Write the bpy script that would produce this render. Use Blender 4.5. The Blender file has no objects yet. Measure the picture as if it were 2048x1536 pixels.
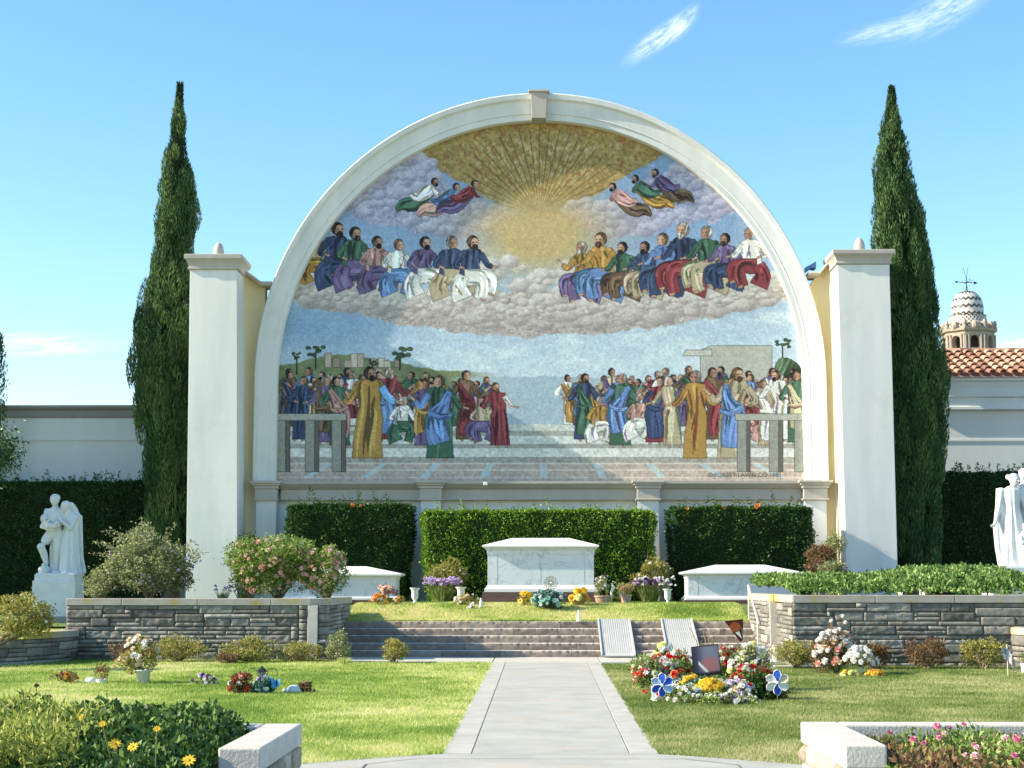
import bpy, math, random
import numpy as np
from mathutils import Vector, Matrix, Euler
rng = np.random.default_rng(7); random.seed(7)
S = bpy.context.scene; COL = S.collection
R = math.radians

# ---------------------------------------------------------------- camera
FPX = 3200.0
PITCH = math.atan2(397, FPX); YAW = math.atan2(54, FPX * 1.007)
cd = bpy.data.cameras.new('camera'); cam = bpy.data.objects.new('camera', cd); COL.objects.link(cam)
cd.sensor_width = 36; cd.lens = FPX / 2048 * 36; cd.clip_end = 3000; cd.clip_start = .1
cam.location = (0, 0, 1.6); cam.rotation_euler = (math.pi / 2 + PITCH, 0, YAW)
S.camera = cam
CM = Euler((math.pi / 2 + PITCH, 0, YAW)).to_matrix()
def ray(px, py): return CM @ Vector(((px - 1024) / FPX, (768 - py) / FPX, -1))
def W(px, py, D):
    d = ray(px, py); t = D / d.y
    return Vector((d.x * t, D, 1.6 + d.z * t))
def G(px, py, z=0.0):
    d = ray(px, py); t = (z - 1.6) / d.z
    return Vector((d.x * t, d.y * t, z))
def X(px, D): return W(px, 1165, D).x
def Z(py, D): return W(1078, py, D).z

# ---------------------------------------------------------------- light
SUN_EL, SUN_AZ = 30.0, 7.5          # azimuth: degrees in front of the wall plane, from the left
sdir = Vector((-math.cos(R(SUN_AZ)) * math.cos(R(SUN_EL)), -math.sin(R(SUN_AZ)) * math.cos(R(SUN_EL)), math.sin(R(SUN_EL))))
sl = bpy.data.lights.new('sun', 'SUN'); so = bpy.data.objects.new('sun', sl); COL.objects.link(so)
sl.energy = 5.0; sl.angle = R(.55); sl.color = (1, .89, .70)
so.rotation_euler = (-sdir).to_track_quat('-Z', 'Y').to_euler()
w = bpy.data.worlds.new('World'); S.world = w; w.use_nodes = True
nt = w.node_tree; nt.nodes.clear()
def N(t, kind, **kw):
    n = t.nodes.new(kind)
    for k, v in kw.items():
        if k in ('inputs',):
            for a, b in v.items(): n.inputs[a].default_value = b
        else: setattr(n, k, v)
    return n
out = N(nt, 'ShaderNodeOutputWorld'); bg = N(nt, 'ShaderNodeBackground'); bg.inputs[1].default_value = .135
sky = N(nt, 'ShaderNodeTexSky'); sky.sky_type = 'NISHITA'; sky.sun_disc = False
sky.sun_elevation = R(SUN_EL)
sky.sun_rotation = math.atan2(sdir.x, sdir.y)
sky.air_density = 1.0; sky.dust_density = .2; sky.ozone_density = 1.4
L = nt.links.new
geo = N(nt, 'ShaderNodeTexCoord')
def wisp(prev, px, py, ang, lu, lv, amt, seed):
    c = ray(px, py).normalized(); a = R(ang)
    right = Vector((c.y, -c.x, 0)).normalized(); up = right.cross(c)
    u = right * math.cos(a) + up * math.sin(a); v = -right * math.sin(a) + up * math.cos(a)
    def dot(vec, sc):
        d = N(nt, 'ShaderNodeVectorMath', operation='DOT_PRODUCT'); L(geo.outputs['Generated'], d.inputs[0]); d.inputs[1].default_value = vec
        m = N(nt, 'ShaderNodeMath', operation='MULTIPLY'); L(d.outputs['Value'], m.inputs[0]); m.inputs[1].default_value = sc; return m
    du, dv = dot(u, FPX / lu), dot(v, FPX / lv)
    cmb = N(nt, 'ShaderNodeCombineXYZ'); L(du.outputs[0], cmb.inputs[0]); L(dv.outputs[0], cmb.inputs[1]); 
    ln = N(nt, 'ShaderNodeVectorMath', operation='LENGTH'); L(cmb.outputs[0], ln.inputs[0])
    fall = N(nt, 'ShaderNodeMapRange', inputs={1: 1.0, 2: 0.0, 3: 0.0, 4: 1.0}); fall.interpolation_type = 'SMOOTHSTEP'
    fall.inputs[1].default_value = 1.0; fall.inputs[2].default_value = .0; L(ln.outputs['Value'], fall.inputs[0])
    off = N(nt, 'ShaderNodeVectorMath', operation='MULTIPLY_ADD'); L(cmb.outputs[0], off.inputs[0]); off.inputs[1].default_value = (1.7, 2.4, 1); off.inputs[2].default_value = (seed, seed * .7, seed)
    ns = N(nt, 'ShaderNodeTexNoise', inputs={'Scale': 1.5, 'Detail': 9.0, 'Roughness': .68, 'Distortion': .5}); L(off.outputs[0], ns.inputs['Vector'])
    mr = N(nt, 'ShaderNodeMapRange', inputs={1: .36, 2: .68, 3: 0.0, 4: amt}); L(ns.outputs[0], mr.inputs[0])
    mu = N(nt, 'ShaderNodeMath', operation='MULTIPLY'); L(mr.outputs[0], mu.inputs[0]); L(fall.outputs[0], mu.inputs[1])
    mx = N(nt, 'ShaderNodeMix', data_type='RGBA'); L(mu.outputs[0], mx.inputs[0]); L(prev, mx.inputs[6]); mx.inputs[7].default_value = (6.6, 6.9, 7.0, 1)
    return mx.outputs[2]
hsv = N(nt, 'ShaderNodeHueSaturation'); hsv.inputs['Saturation'].default_value = 1.22; hsv.inputs['Hue'].default_value = .492; L(sky.outputs[0], hsv.inputs['Color'])
c_ = hsv.outputs[0]
for a in ((1312, 80, 36, 96, 26, .75, 1.3), (1358, 52, 46, 66, 24, .75, 2.3), (1880, 24, 22, 130, 46, .55, 4.1), (1770, 62, 8, 110, 26, .45, 5.5), (80, 688, 2, 190, 32, .7, 7.7), (2040, 694, 3, 150, 26, .9, 9.2)):
    c_ = wisp(c_, *a)
L(c_, bg.inputs[0]); L(bg.outputs[0], out.inputs[0])
S.view_settings.view_transform = 'Standard'; S.view_settings.look = 'None'; S.view_settings.gamma = 1
S.view_settings.exposure = 1.0

# ---------------------------------------------------------------- helpers
def lin(c): return tuple(((x / 255) / 12.92 if x / 255 < .04045 else ((x / 255 + .055) / 1.055) ** 2.4) for x in c)
def mat(name): 
    m = bpy.data.materials.new(name); m.use_nodes = True
    return m, m.node_tree, m.node_tree.nodes['Principled BSDF']
def pm(name, c, c2=None, scale=3, amt=1.0, rough=.7, bump=0, bscale=60, streak=False, spec=.3, metal=0, c3=None, s3=.6, t3=(.55, .7), veins=None, coat=0):
    m, t, b = mat(name); l = t.links.new
    b.inputs['Roughness'].default_value = rough; b.inputs['Specular IOR Level'].default_value = spec; b.inputs['Metallic'].default_value = metal
    b.inputs['Coat Weight'].default_value = coat
    col = None
    tc = N(t, 'ShaderNodeTexCoord'); src = tc.outputs['Object']
    if c2:
        mp = N(t, 'ShaderNodeMapping'); l(src, mp.inputs[0]); mp.inputs['Scale'].default_value = (1, 1, .16) if streak else (1, 1, 1)
        n = N(t, 'ShaderNodeTexNoise', inputs={'Scale': scale, 'Detail': 8.0, 'Roughness': .62}); l(mp.outputs[0], n.inputs['Vector'])
        r = N(t, 'ShaderNodeMapRange', inputs={1: .35, 2: .7, 3: 0.0, 4: amt}); l(n.outputs[0], r.inputs[0])
        x = N(t, 'ShaderNodeMix', data_type='RGBA'); l(r.outputs[0], x.inputs[0]); x.inputs[6].default_value = (*c, 1); x.inputs[7].default_value = (*c2, 1); col = x.outputs[2]
    if c3:
        n = N(t, 'ShaderNodeTexNoise', inputs={'Scale': s3, 'Detail': 10.0, 'Roughness': .7}); l(src, n.inputs['Vector'])
        r = N(t, 'ShaderNodeMapRange', inputs={1: t3[0], 2: t3[1], 3: 0.0, 4: 1.0}); l(n.outputs[0], r.inputs[0])
        x = N(t, 'ShaderNodeMix', data_type='RGBA'); l(r.outputs[0], x.inputs[0]); l(col, x.inputs[6]); x.inputs[7].default_value = (*c3, 1); col = x.outputs[2]
    if veins:
        n = N(t, 'ShaderNodeTexNoise', inputs={'Scale': 2.2, 'Detail': 6.0, 'Distortion': 1.2}); l(src, n.inputs['Vector'])
        s = N(t, 'ShaderNodeMath', operation='SUBTRACT'); l(n.outputs[0], s.inputs[0]); s.inputs[1].default_value = .5
        a = N(t, 'ShaderNodeMath', operation='ABSOLUTE'); l(s.outputs[0], a.inputs[0])
        r = N(t, 'ShaderNodeMapRange', inputs={1: .0, 2: .018, 3: .75, 4: 0.0}); l(a.outputs[0], r.inputs[0])
        x = N(t, 'ShaderNodeMix', data_type='RGBA'); l(r.outputs[0], x.inputs[0]); l(col, x.inputs[6]); x.inputs[7].default_value = (*veins, 1); col = x.outputs[2]
    if col: l(col, b.inputs['Base Color'])
    else: b.inputs['Base Color'].default_value = (*c, 1)
    if bump:
        n = N(t, 'ShaderNodeTexNoise', inputs={'Scale': bscale, 'Detail': 4.0}); l(src, n.inputs['Vector'])
        u = N(t, 'ShaderNodeBump', inputs={'Strength': bump, 'Distance': .01}); l(n.outputs[0], u.inputs['Height']); l(u.outputs[0], b.inputs['Normal'])
    return m
def tintmat(name, stops, rough=.6, trans=0.0, spec=.3, noise=0, bump=0, bscale=80):
    m, t, b = mat(name); l = t.links.new
    at = N(t, 'ShaderNodeAttribute', attribute_name='tint')
    rp = N(t, 'ShaderNodeValToRGB'); e = rp.color_ramp.elements
    while len(e) < len(stops): e.new(.5)
    for i, (p, c) in enumerate(stops): e[i].position = p; e[i].color = (*c, 1)
    l(at.outputs['Fac'], rp.inputs[0]); col = rp.outputs[0]
    if noise:
        tc = N(t, 'ShaderNodeTexCoord')
        n = N(t, 'ShaderNodeTexNoise', inputs={'Scale': 7.0, 'Detail': 8.0, 'Roughness': .7}); l(tc.outputs['Object'], n.inputs['Vector'])
        r = N(t, 'ShaderNodeMapRange', inputs={1: .3, 2: .75, 3: 1 - noise, 4: 1 + noise}); l(n.outputs[0], r.inputs[0])
        v = N(t, 'ShaderNodeVectorMath', operation='SCALE'); l(col, v.inputs[0]); l(r.outputs[0], v.inputs['Scale']); col = v.outputs[0]
    l(col, b.inputs['Base Color']); b.inputs['Roughness'].default_value = rough; b.inputs['Specular IOR Level'].default_value = spec
    if bump:
        tc = N(t, 'ShaderNodeTexCoord'); n = N(t, 'ShaderNodeTexNoise', inputs={'Scale': bscale, 'Detail': 5.0}); l(tc.outputs['Object'], n.inputs['Vector'])
        u = N(t, 'ShaderNodeBump', inputs={'Strength': bump, 'Distance': .01}); l(n.outputs[0], u.inputs['Height']); l(u.outputs[0], b.inputs['Normal'])
    if trans:
        tr = N(t, 'ShaderNodeBsdfTranslucent'); l(col, tr.inputs[0]); ms = N(t, 'ShaderNodeMixShader'); ms.inputs[0].default_value = trans
        o = t.nodes['Material Output']; l(b.outputs[0], ms.inputs[1]); l(tr.outputs[0], ms.inputs[2]); l(ms.outputs[0], o.inputs[0])
    return m

def wloc(o):
    v = Vector((0, 0, 0))
    while o is not None: v += o.location; o = o.parent
    return v
def tag(o, label=None, cat=None, group=None, kind=None):
    if label: o['label'] = label
    if cat: o['category'] = cat
    if group: o['group'] = group
    if kind: o['kind'] = kind
    return o
def thing(name, label, cat, loc=(0, 0, 0), group=None, rotz=0):
    o = bpy.data.objects.new(name, None); COL.objects.link(o); o.location = loc; o.rotation_euler = (0, 0, rotz); o.empty_display_size = .1
    return tag(o, label, cat, group)
def link(name, me, parent=None, bevel=0, smooth=False):
    o = bpy.data.objects.new(name, me); COL.objects.link(o)
    if parent: o.parent = parent
    if bevel:
        md = o.modifiers.new('bevel', 'BEVEL'); md.width = bevel; md.segments = 2; md.limit_method = 'ANGLE'
    if smooth: me.polygons.foreach_set('use_smooth', np.ones(len(me.polygons), bool))
    return o
def npmesh(name, V, F, mats, parent=None, tint=None, local=False, smooth=False, mi=None, col=None, root=None):
    V = np.asarray(V, dtype=np.float64).reshape(-1, 3); F = np.asarray(F, dtype=np.int32)
    if parent is not None and not local: V = V - np.array(wloc(parent))
    me = bpy.data.meshes.new(name); k = F.shape[1]
    me.vertices.add(len(V)); me.vertices.foreach_set('co', V.astype(np.float32).ravel())
    me.loops.add(F.size); me.loops.foreach_set('vertex_index', F.ravel())
    me.polygons.add(len(F)); me.polygons.foreach_set('loop_start', np.arange(0, F.size, k, dtype=np.int32)); me.polygons.foreach_set('loop_total', np.full(len(F), k, dtype=np.int32))
    for m in (mats if isinstance(mats, (list, tuple)) else [mats]): me.materials.append(m)
    if mi is not None: me.polygons.foreach_set('material_index', np.asarray(mi, dtype=np.int32))
    me.update(calc_edges=True)
    if tint is not None:
        a = me.attributes.new('tint', 'FLOAT', 'FACE'); a.data.foreach_set('value', np.asarray(tint, dtype=np.float32))
    if col is not None:
        a = me.attributes.new('pigment', 'FLOAT_COLOR', 'POINT'); a.data.foreach_set('color', np.c_[col, np.ones(len(V))].astype(np.float32).ravel())
    return link(name, me, parent, smooth=smooth)

class MB:
    def __init__(s): s.v = []; s.f = []; s.m = []; s.cur = 0; s.t = []; s.tint = .5
    def face(s, idx): s.f.append(idx); s.m.append(s.cur); s.t.append(s.tint)
    def add(s, vs, fs):
        b = len(s.v); s.v.extend([tuple(v) for v in vs])
        for f in fs: s.face([b + i for i in f])
    def box(s, x0, x1, y0, y1, z0, z1):
        s.add([(x, y, z) for z in (z0, z1) for y in (y0, y1) for x in (x0, x1)],
              [(0, 2, 3, 1), (4, 5, 7, 6), (0, 1, 5, 4), (1, 3, 7, 5), (3, 2, 6, 7), (2, 0, 4, 6)])
    def rings(s, rs, cap=True, closed=True):
        n = len(rs[0]); b = len(s.v)
        for r in rs: s.v.extend([tuple(p) for p in r])
        for i in range(len(rs) - 1):
            for j in range(n if closed else n - 1):
                k = (j + 1) % n; s.face([b + i * n + j, b + i * n + k, b + (i + 1) * n + k, b + (i + 1) * n + j])
        if cap:
            s.face([b + j for j in reversed(range(n))]); s.face([b + (len(rs) - 1) * n + j for j in range(n)])
    def lathe(s, prof, c=(0, 0, 0), seg=16, rot=0):
        s.rings([[(c[0] + r * math.cos(rot + 2 * math.pi * j / seg), c[1] + r * math.sin(rot + 2 * math.pi * j / seg), c[2] + z) for j in range(seg)] for r, z in prof])
    def tube(s, pts, rad, seg=6):
        pts = [Vector(p) for p in pts]; rad = rad if isinstance(rad, (list, tuple)) else [rad] * len(pts); rs = []
        for i, p in enumerate(pts):
            d = (pts[min(i + 1, len(pts) - 1)] - pts[max(i - 1, 0)]).normalized()
            a = d.cross(Vector((0, 0, 1)) if abs(d.z) < .9 else Vector((1, 0, 0))).normalized(); b = d.cross(a)
            rs.append([p + (a * math.cos(2 * math.pi * j / seg) + b * math.sin(2 * math.pi * j / seg)) * rad[i] for j in range(seg)])
        s.rings(rs)
    def ell(s, c, r, seg=12, rot=None):
        c = Vector(c); rs = []
        for i in range(1, seg // 2 + 2):
            ph = math.pi * (i - .5 * 0 ) / (seg // 2 + 2)
            ring = []
            for j in range(seg):
                v = Vector((r[0] * math.sin(ph) * math.cos(2 * math.pi * j / seg), r[1] * math.sin(ph) * math.sin(2 * math.pi * j / seg), -r[2] * math.cos(ph)))
                if rot: v = rot @ v
                ring.append(c + v)
            rs.append(ring)
        s.rings(rs)
    def build(s, name, mats, parent=None, local=False, bevel=0, smooth=False, tint=False):
        me = bpy.data.meshes.new(name); off = wloc(parent) if (parent is not None and not local) else Vector((0, 0, 0))
        me.from_pydata([tuple(Vector(v) - off) for v in s.v], [], s.f)
        for m in (mats if isinstance(mats, (list, tuple)) else [mats]): me.materials.append(m)
        me.polygons.foreach_set('material_index', np.array(s.m, dtype=np.int32))
        if tint:
            a = me.attributes.new('tint', 'FLOAT', 'FACE'); a.data.foreach_set('value', np.array(s.t, dtype=np.float32))
        me.update()
        return link(name, me, parent, bevel=bevel, smooth=smooth)
def BOX(name, x0, x1, y0, y1, z0, z1, m, parent=None, bevel=0, **k):
    b = MB(); b.box(x0, x1, y0, y1, z0, z1); return b.build(name, m, parent, bevel=bevel, **k)
def dup(root, loc, rotz=None, label=None, group=None, scale=None):
    r = root.copy(); COL.objects.link(r); r.location = loc
    if rotz is not None: r.rotation_euler = (0, 0, rotz)
    if scale: r.scale = (scale,) * 3
    if label: r['label'] = label
    if group: r['group'] = group
    for ch in list(root.children):
        c = ch.copy(); COL.objects.link(c); c.parent = r
        for g in list(ch.children):
            d = g.copy(); COL.objects.link(d); d.parent = c
    return r
def vnoise(x, y, seed=0, oct=4):
    o = np.zeros(np.broadcast(x, y).shape); amp = 1; tot = 0; r = np.random.default_rng(seed + 100)
    for k in range(oct):
        g = r.random((64, 64)); xi = np.floor(x).astype(int); yi = np.floor(y).astype(int); fx = x - xi; fy = y - yi
        fx = fx * fx * (3 - 2 * fx); fy = fy * fy * (3 - 2 * fy)
        a = g[xi % 64, yi % 64]; b = g[(xi + 1) % 64, yi % 64]; c = g[xi % 64, (yi + 1) % 64]; d = g[(xi + 1) % 64, (yi + 1) % 64]
        o = o + amp * ((a * (1 - fx) + b * fx) * (1 - fy) + (c * (1 - fx) + d * fx) * fy); tot += amp; amp *= .55; x = x * 2.03 + 5; y = y * 2.03 + 9
    return o / tot

def unit(a): return a / (np.linalg.norm(a, axis=1, keepdims=True) + 1e-9)
def leaves(name, P, Nn, size, m, parent=None, aspect=.5, jit=.7, tint=None, local=False, szvar=.35, fold=.25):
    n = len(P); P = np.asarray(P); A = unit(unit(np.asarray(Nn)) + rng.normal(0, jit, (n, 3))); T = unit(np.cross(A, rng.normal(0, 1, (n, 3)))); Cn = np.cross(A, T)
    s = (size if np.isscalar(size) else np.asarray(size)[:, None]) * (1 + rng.uniform(-szvar, szvar, (n, 1)))
    a = P; d = P + A * s; mid = P + A * s * .45; k = Cn * s * fold * rng.uniform(-.6, 1, (n, 1))
    b = mid + T * s * aspect * .5 + k; c = mid - T * s * aspect * .5 + k
    V = np.stack([a, b, d, c], 1).reshape(-1, 3); F = np.arange(4 * n).reshape(-1, 4)
    if tint is None: tint = rng.random(n)
    return npmesh(name, V, F, m, parent, tint=tint, local=local)
def sphere_dirs(n, up=None):
    d = unit(rng.normal(0, 1, (n, 3)))
    if up is not None: d[:, 2] = np.where(d[:, 2] < up, -d[:, 2] * .6 + up * .4, d[:, 2]); d = unit(d)
    return d

# ---------------------------------------------------------------- materials
M = {}
M['plaster'] = pm('white plaster', (.80, .80, .765), (.64, .665, .64), 1.3, .95, .85, .2, 90, streak=True, c3=(.62, .63, .59), s3=.9, t3=(.55, .80))
M['plaster_wall'] = pm('garden wall plaster', (.70, .72, .69), (.60, .63, .60), 1.2, .8, .9, .15, 70, streak=True)
M['cream'] = pm('sunlit cream plaster', (.84, .70, .42), (.76, .63, .38), 1.2, .7, .85, .1, 80)  # cream paint with the yellow sunlight on the side walls put into it
M['trim'] = pm('stone coloured trim', (.50, .46, .40), (.42, .39, .34), 2.5, .8, .8, .1, 60, streak=True)
M['trim_dark'] = pm('grey coping paint', (.30, .29, .27), (.24, .23, .22), 2, .8, .85)
M['marble'] = pm('white marble', (.72, .74, .75), (.62, .65, .67), 2.5, .7, .32, .05, 60, veins=(.38, .42, .46), spec=.5)
M['marble_top'] = pm('pale marble lid', (.84, .83, .80), (.76, .75, .72), 3, .7, .4, .05, 60, spec=.45)
M['statue'] = pm('carved marble', (.70, .72, .72), (.58, .61, .62), 4, .8, .45, .12, 60, c3=(.50, .53, .53), s3=2.2, t3=(.58, .75))
M['redgranite'] = pm('red granite', (.16, .085, .075), (.09, .05, .045), 30, 1, .35, spec=.5)
M['conc'] = pm('concrete paving', (.46, .445, .40), (.34, .335, .30), 1.4, .9, .85, .35, 120, c3=(.50, .42, .34), s3=1.1, t3=(.54, .72))
M['concl'] = pm('pale concrete edging', (.56, .53, .46), (.44, .42, .36), 2.5, .9, .85, .35, 120, c3=(.42, .42, .38), s3=1.5)
M['concm'] = pm('path edging concrete', (.50, .48, .43), (.38, .37, .33), 2.2, .9, .85, .35, 120, c3=(.34, .33, .29), s3=1.6)
M['joint'] = pm('dark joint', (.15, .145, .13), rough=.95)
M['soil'] = pm('soil', (.055, .04, .028), (.03, .022, .016), 9, 1, .95, .6, 40)
M['stone'] = tintmat('split stone', [(0, (.13, .125, .11)), (.35, (.20, .19, .165)), (.7, (.27, .255, .22)), (1, (.42, .39, .35))], .85, noise=.45, bump=.8, bscale=35)
M['mortar'] = pm('mortar', (.10, .095, .085), (.06, .055, .05), 12, 1, .95)
M['coping'] = pm('stone coping', (.44, .41, .36), (.33, .31, .27), 4, .9, .8, .3, 70, c3=(.40, .30, .08), s3=.75, t3=(.52, .60))
M['copingn'] = pm('clean stone coping', (.60, .56, .50), (.50, .46, .41), 5, .9, .8, .45, 55)
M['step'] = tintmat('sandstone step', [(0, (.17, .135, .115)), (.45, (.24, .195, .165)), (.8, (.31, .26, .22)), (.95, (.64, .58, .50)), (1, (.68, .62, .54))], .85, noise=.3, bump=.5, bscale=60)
M['lawn'] = pm('lawn ground', (.10, .17, .035), (.20, .22, .07), 1.2, 1, .95, .8, 40, c3=(.26, .22, .10), s3=.5, t3=(.55, .75))
M['earth'] = pm('distant ground', (.12, .16, .05), (.09, .12, .04), .2, 1, .95)
G1 = [(0, (.20, .32, .05)), (.35, (.44, .55, .11)), (.65, (.62, .66, .22)), (1, (.82, .74, .40))]
M['grass_dry'] = tintmat('drier grass blades', [(0, (.13, .20, .04)), (.35, (.28, .34, .09)), (.65, (.42, .44, .17)), (1, (.64, .57, .32))], .55, .35)
M['grass'] = tintmat('grass blades', G1, .55, .35)
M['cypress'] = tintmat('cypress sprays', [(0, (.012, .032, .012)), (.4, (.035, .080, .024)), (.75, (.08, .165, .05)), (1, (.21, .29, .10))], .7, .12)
M['hedge'] = tintmat('hedge leaves', [(0, (.014, .045, .010)), (.5, (.035, .095, .018)), (.85, (.08, .17, .025)), (1, (.18, .26, .05))], .45, .2, .35)
M['hedge_sunlit'] = tintmat('sunlit hedge leaves', [(0, (.04, .11, .010)), (.45, (.13, .26, .02)), (.8, (.34, .50, .045)), (1, (.52, .58, .10))], .45, .25, .35)  # paler than the other hedge leaves, sunlight put into the colour
M['juniper'] = tintmat('juniper leaves', [(0, (.03, .07, .015)), (.45, (.14, .25, .06)), (.8, (.32, .46, .14)), (1, (.46, .52, .22))], .6, .25, .15)
M['ivy'] = tintmat('ivy leaves', [(0, (.025, .06, .015)), (.5, (.08, .16, .035)), (.85, (.18, .29, .07)), (1, (.32, .38, .13))], .5, .2, .25)
M['olive'] = tintmat('olive leaves', [(0, (.10, .13, .05)), (.45, (.28, .33, .14)), (.8, (.50, .52, .26)), (1, (.60, .55, .36))], .55, .3)
M['lime'] = tintmat('yellow green leaves', [(0, (.12, .14, .025)), (.45, (.34, .34, .08)), (.8, (.56, .50, .16)), (1, (.52, .26, .14))], .5, .35)
M['rosefol'] = tintmat('rose leaves', [(0, (.07, .13, .02)), (.45, (.22, .34, .07)), (.8, (.44, .54, .16)), (1, (.52, .40, .20))], .45, .3)
M['bronze'] = tintmat('bronze leaves', [(0, (.10, .04, .03)), (.5, (.22, .13, .06)), (1, (.36, .28, .12))], .55, .3)
M['tealfol'] = tintmat('blue green artificial leaves', [(0, (.01, .07, .055)), (.6, (.05, .20, .16)), (1, (.40, .55, .50))], .5, .2)
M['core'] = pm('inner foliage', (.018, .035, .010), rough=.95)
M['bark'] = pm('bark', (.16, .12, .085), (.09, .065, .045), 8, 1, .9, .8, 30)
M['stem'] = pm('green stems', (.14, .16, .06), rough=.8)
M['twig'] = pm('dry stems', (.30, .23, .14), rough=.85)
M['white'] = pm('white paint', (.80, .80, .78), rough=.5)
M['bucket'] = pm('white plastic', (.82, .84, .86), rough=.35, spec=.5)
M['rail'] = pm('painted rail', (.62, .61, .56), (.50, .48, .44), 12, .8, .45, spec=.5)
M['alu'] = pm('ribbed aluminium', (.50, .50, .48), (.42, .42, .40), 5, .8, .6, spec=.4)
M['terracotta'] = tintmat('roof tiles', [(0, (.22, .115, .08)), (.5, (.42, .22, .145)), (1, (.60, .38, .27))], .8, noise=.25)
M['clay'] = pm('clay pot', (.48, .33, .24), (.40, .28, .21), 9, .8, .8)
M['dark'] = pm('dark metal', (.02, .02, .022), rough=.5)
M['silver'] = pm('polished steel', (.75, .75, .76), rough=.25, metal=1)
def flat(n, c, rough=.5, trans=.25, spec=.3):
    m, t, b = mat(n); b.inputs['Base Color'].default_value = (*c, 1); b.inputs['Roughness'].default_value = rough; b.inputs['Specular IOR Level'].default_value = spec
    if trans:
        tr = N(t, 'ShaderNodeBsdfTranslucent'); tr.inputs[0].default_value = (*c, 1); ms = N(t, 'ShaderNodeMixShader'); ms.inputs[0].default_value = trans
        o = t.nodes['Material Output']; t.links.new(b.outputs[0], ms.inputs[1]); t.links.new(tr.outputs[0], ms.inputs[2]); t.links.new(ms.outputs[0], o.inputs[0])
    return m
for k, c in dict(pink=(.86, .54, .55), lilac=(.62, .48, .72), petalwhite=(.84, .83, .78), yellow=(.85, .55, .04), orange=(.80, .27, .06), red=(.55, .02, .015), salmon=(.84, .46, .38), pale_yellow=(.82, .78, .30), blue=(.04, .12, .62), skyblue=(.10, .40, .85), purple=(.16, .08, .16), magenta=(.66, .22, .33), cream_petal=(.80, .66, .46), seed=(.05, .03, .015), gold=(.55, .33, .03), deadbrown=(.10, .06, .04), ltblue=(.45, .60, .85)).items():
    M[k] = flat(k + ' petals', c)

# ---------------------------------------------------------------- ground and setting
gb = BOX('ground', -900, 900, 20, 2500, -.6, -.25, M['earth']); tag(gb, kind='structure')
def sheet(name, pts, z, m, kind='structure'):
    b = MB(); b.add([(p[0], p[1], z) for p in pts], [tuple(range(len(pts)))]); return tag(b.build(name, m), kind=kind)
PATHL, PATHR = (lambda y: X(985, G(985, 1325).y) * 1.0), None
Y0 = 33.45; YS = 34.75; RUN = .36                                 # front of lowest step
pl_far, pl_near = G(985, 1325), G(885, 1510); pr_far, pr_near = G(1197, 1318), G(1320, 1514)
xl = lambda y: pl_near.x + (pl_far.x - pl_near.x) * (y - pl_near.y) / (pl_far.y - pl_near.y)
xr = lambda y: pr_near.x + (pr_far.x - pr_near.x) * (y - pr_near.y) / (pr_far.y - pr_near.y)
YC = pl_near.y                              # where the path meets the cross path
# lawns: sheets left and right; the ground under everything near
sheet('lawn', [(-60, 2), (xl(YC) - 3.2, 2), (xl(YC) - 3.2, YC - 1.6), (xl(YC), YC), (xl(Y0 - .95), Y0 - .95), (-4.2, Y0 - .75), (-4.2, Y0 + 1.5), (-60, Y0 + 1.5)], 0, M['lawn'])
sheet('lawn', [(xr(YC) + 3.2, 2), (60, 2), (60, Y0 + .3), (4.6, Y0 + .3), (4.6, Y0 - .85), (xr(Y0 - 1.1), Y0 - 1.1), (xr(YC), YC), (xr(YC) + 3.2, YC - 1.6)], 0, M['lawn'])
sheet('ground', [(-3.5, 2), (4, 2), (4, YC - .6), (-3.5, YC - .6)], -.012, M['conc'])
# path slabs
pb = MB(); pj = MB(); pe = MB()
sl_y = [YC]; 
for py in (1466, 1438, 1411, 1390, 1374, 1360, 1349, 1340, 1331): sl_y.append(G(1080, py).y)
sl_y.append(Y0 - .9)
g_ = .011
for i in range(len(sl_y) - 1):
    a, b_ = sl_y[i] + g_, sl_y[i + 1] - g_
    il, ir = (lambda y: xl(y) + .263), (lambda y: xr(y) - .263)
    pb.rings([[(il(a) + g_, a, .012), (ir(a) - g_, a, .012), (ir(b_) - g_, b_, .012), (il(b_) + g_, b_, .012)][::1], [(il(a) + g_, a, -.05), (ir(a) - g_, a, -.05), (ir(b_) - g_, b_, -.05), (il(b_) + g_, b_, -.05)]])
    for (f0, f1) in ((xl, lambda y: xl(y) + .27 - .004), (lambda y: xr(y) - .27 + .004, xr)):
        pe.rings([[(f0(a), a, .014), (f1(a), a, .014), (f1(b_), b_, .014), (f0(b_), b_, .014)], [(f0(a), a, -.05), (f1(a), a, -.05), (f1(b_), b_, -.05), (f0(b_), b_, -.05)]])
pth = tag(pb.build('path', M['conc'], bevel=.004), kind='structure')
ped = pe.build('path_edging', M['concm'], bevel=.004); tag(ped, kind='structure')
sheet('path_bed', [(xl(YC) + .02, YC), (xr(YC) - .02, YC), (xr(Y0) - .02, Y0), (xl(Y0) + .02, Y0)], .002, M['joint'])
# landing in front of the steps
lb = MB()
for x0, x1 in ((-4.2, xl(Y0)), (xl(Y0), xr(Y0)), (xr(Y0), 4.75)):
    lb.box(x0 + g_, x1 - g_, Y0 - .88, YS + .2, -.06, .013)
tag(lb.build('paving', M['concl'], bevel=.004), kind='structure')
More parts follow.
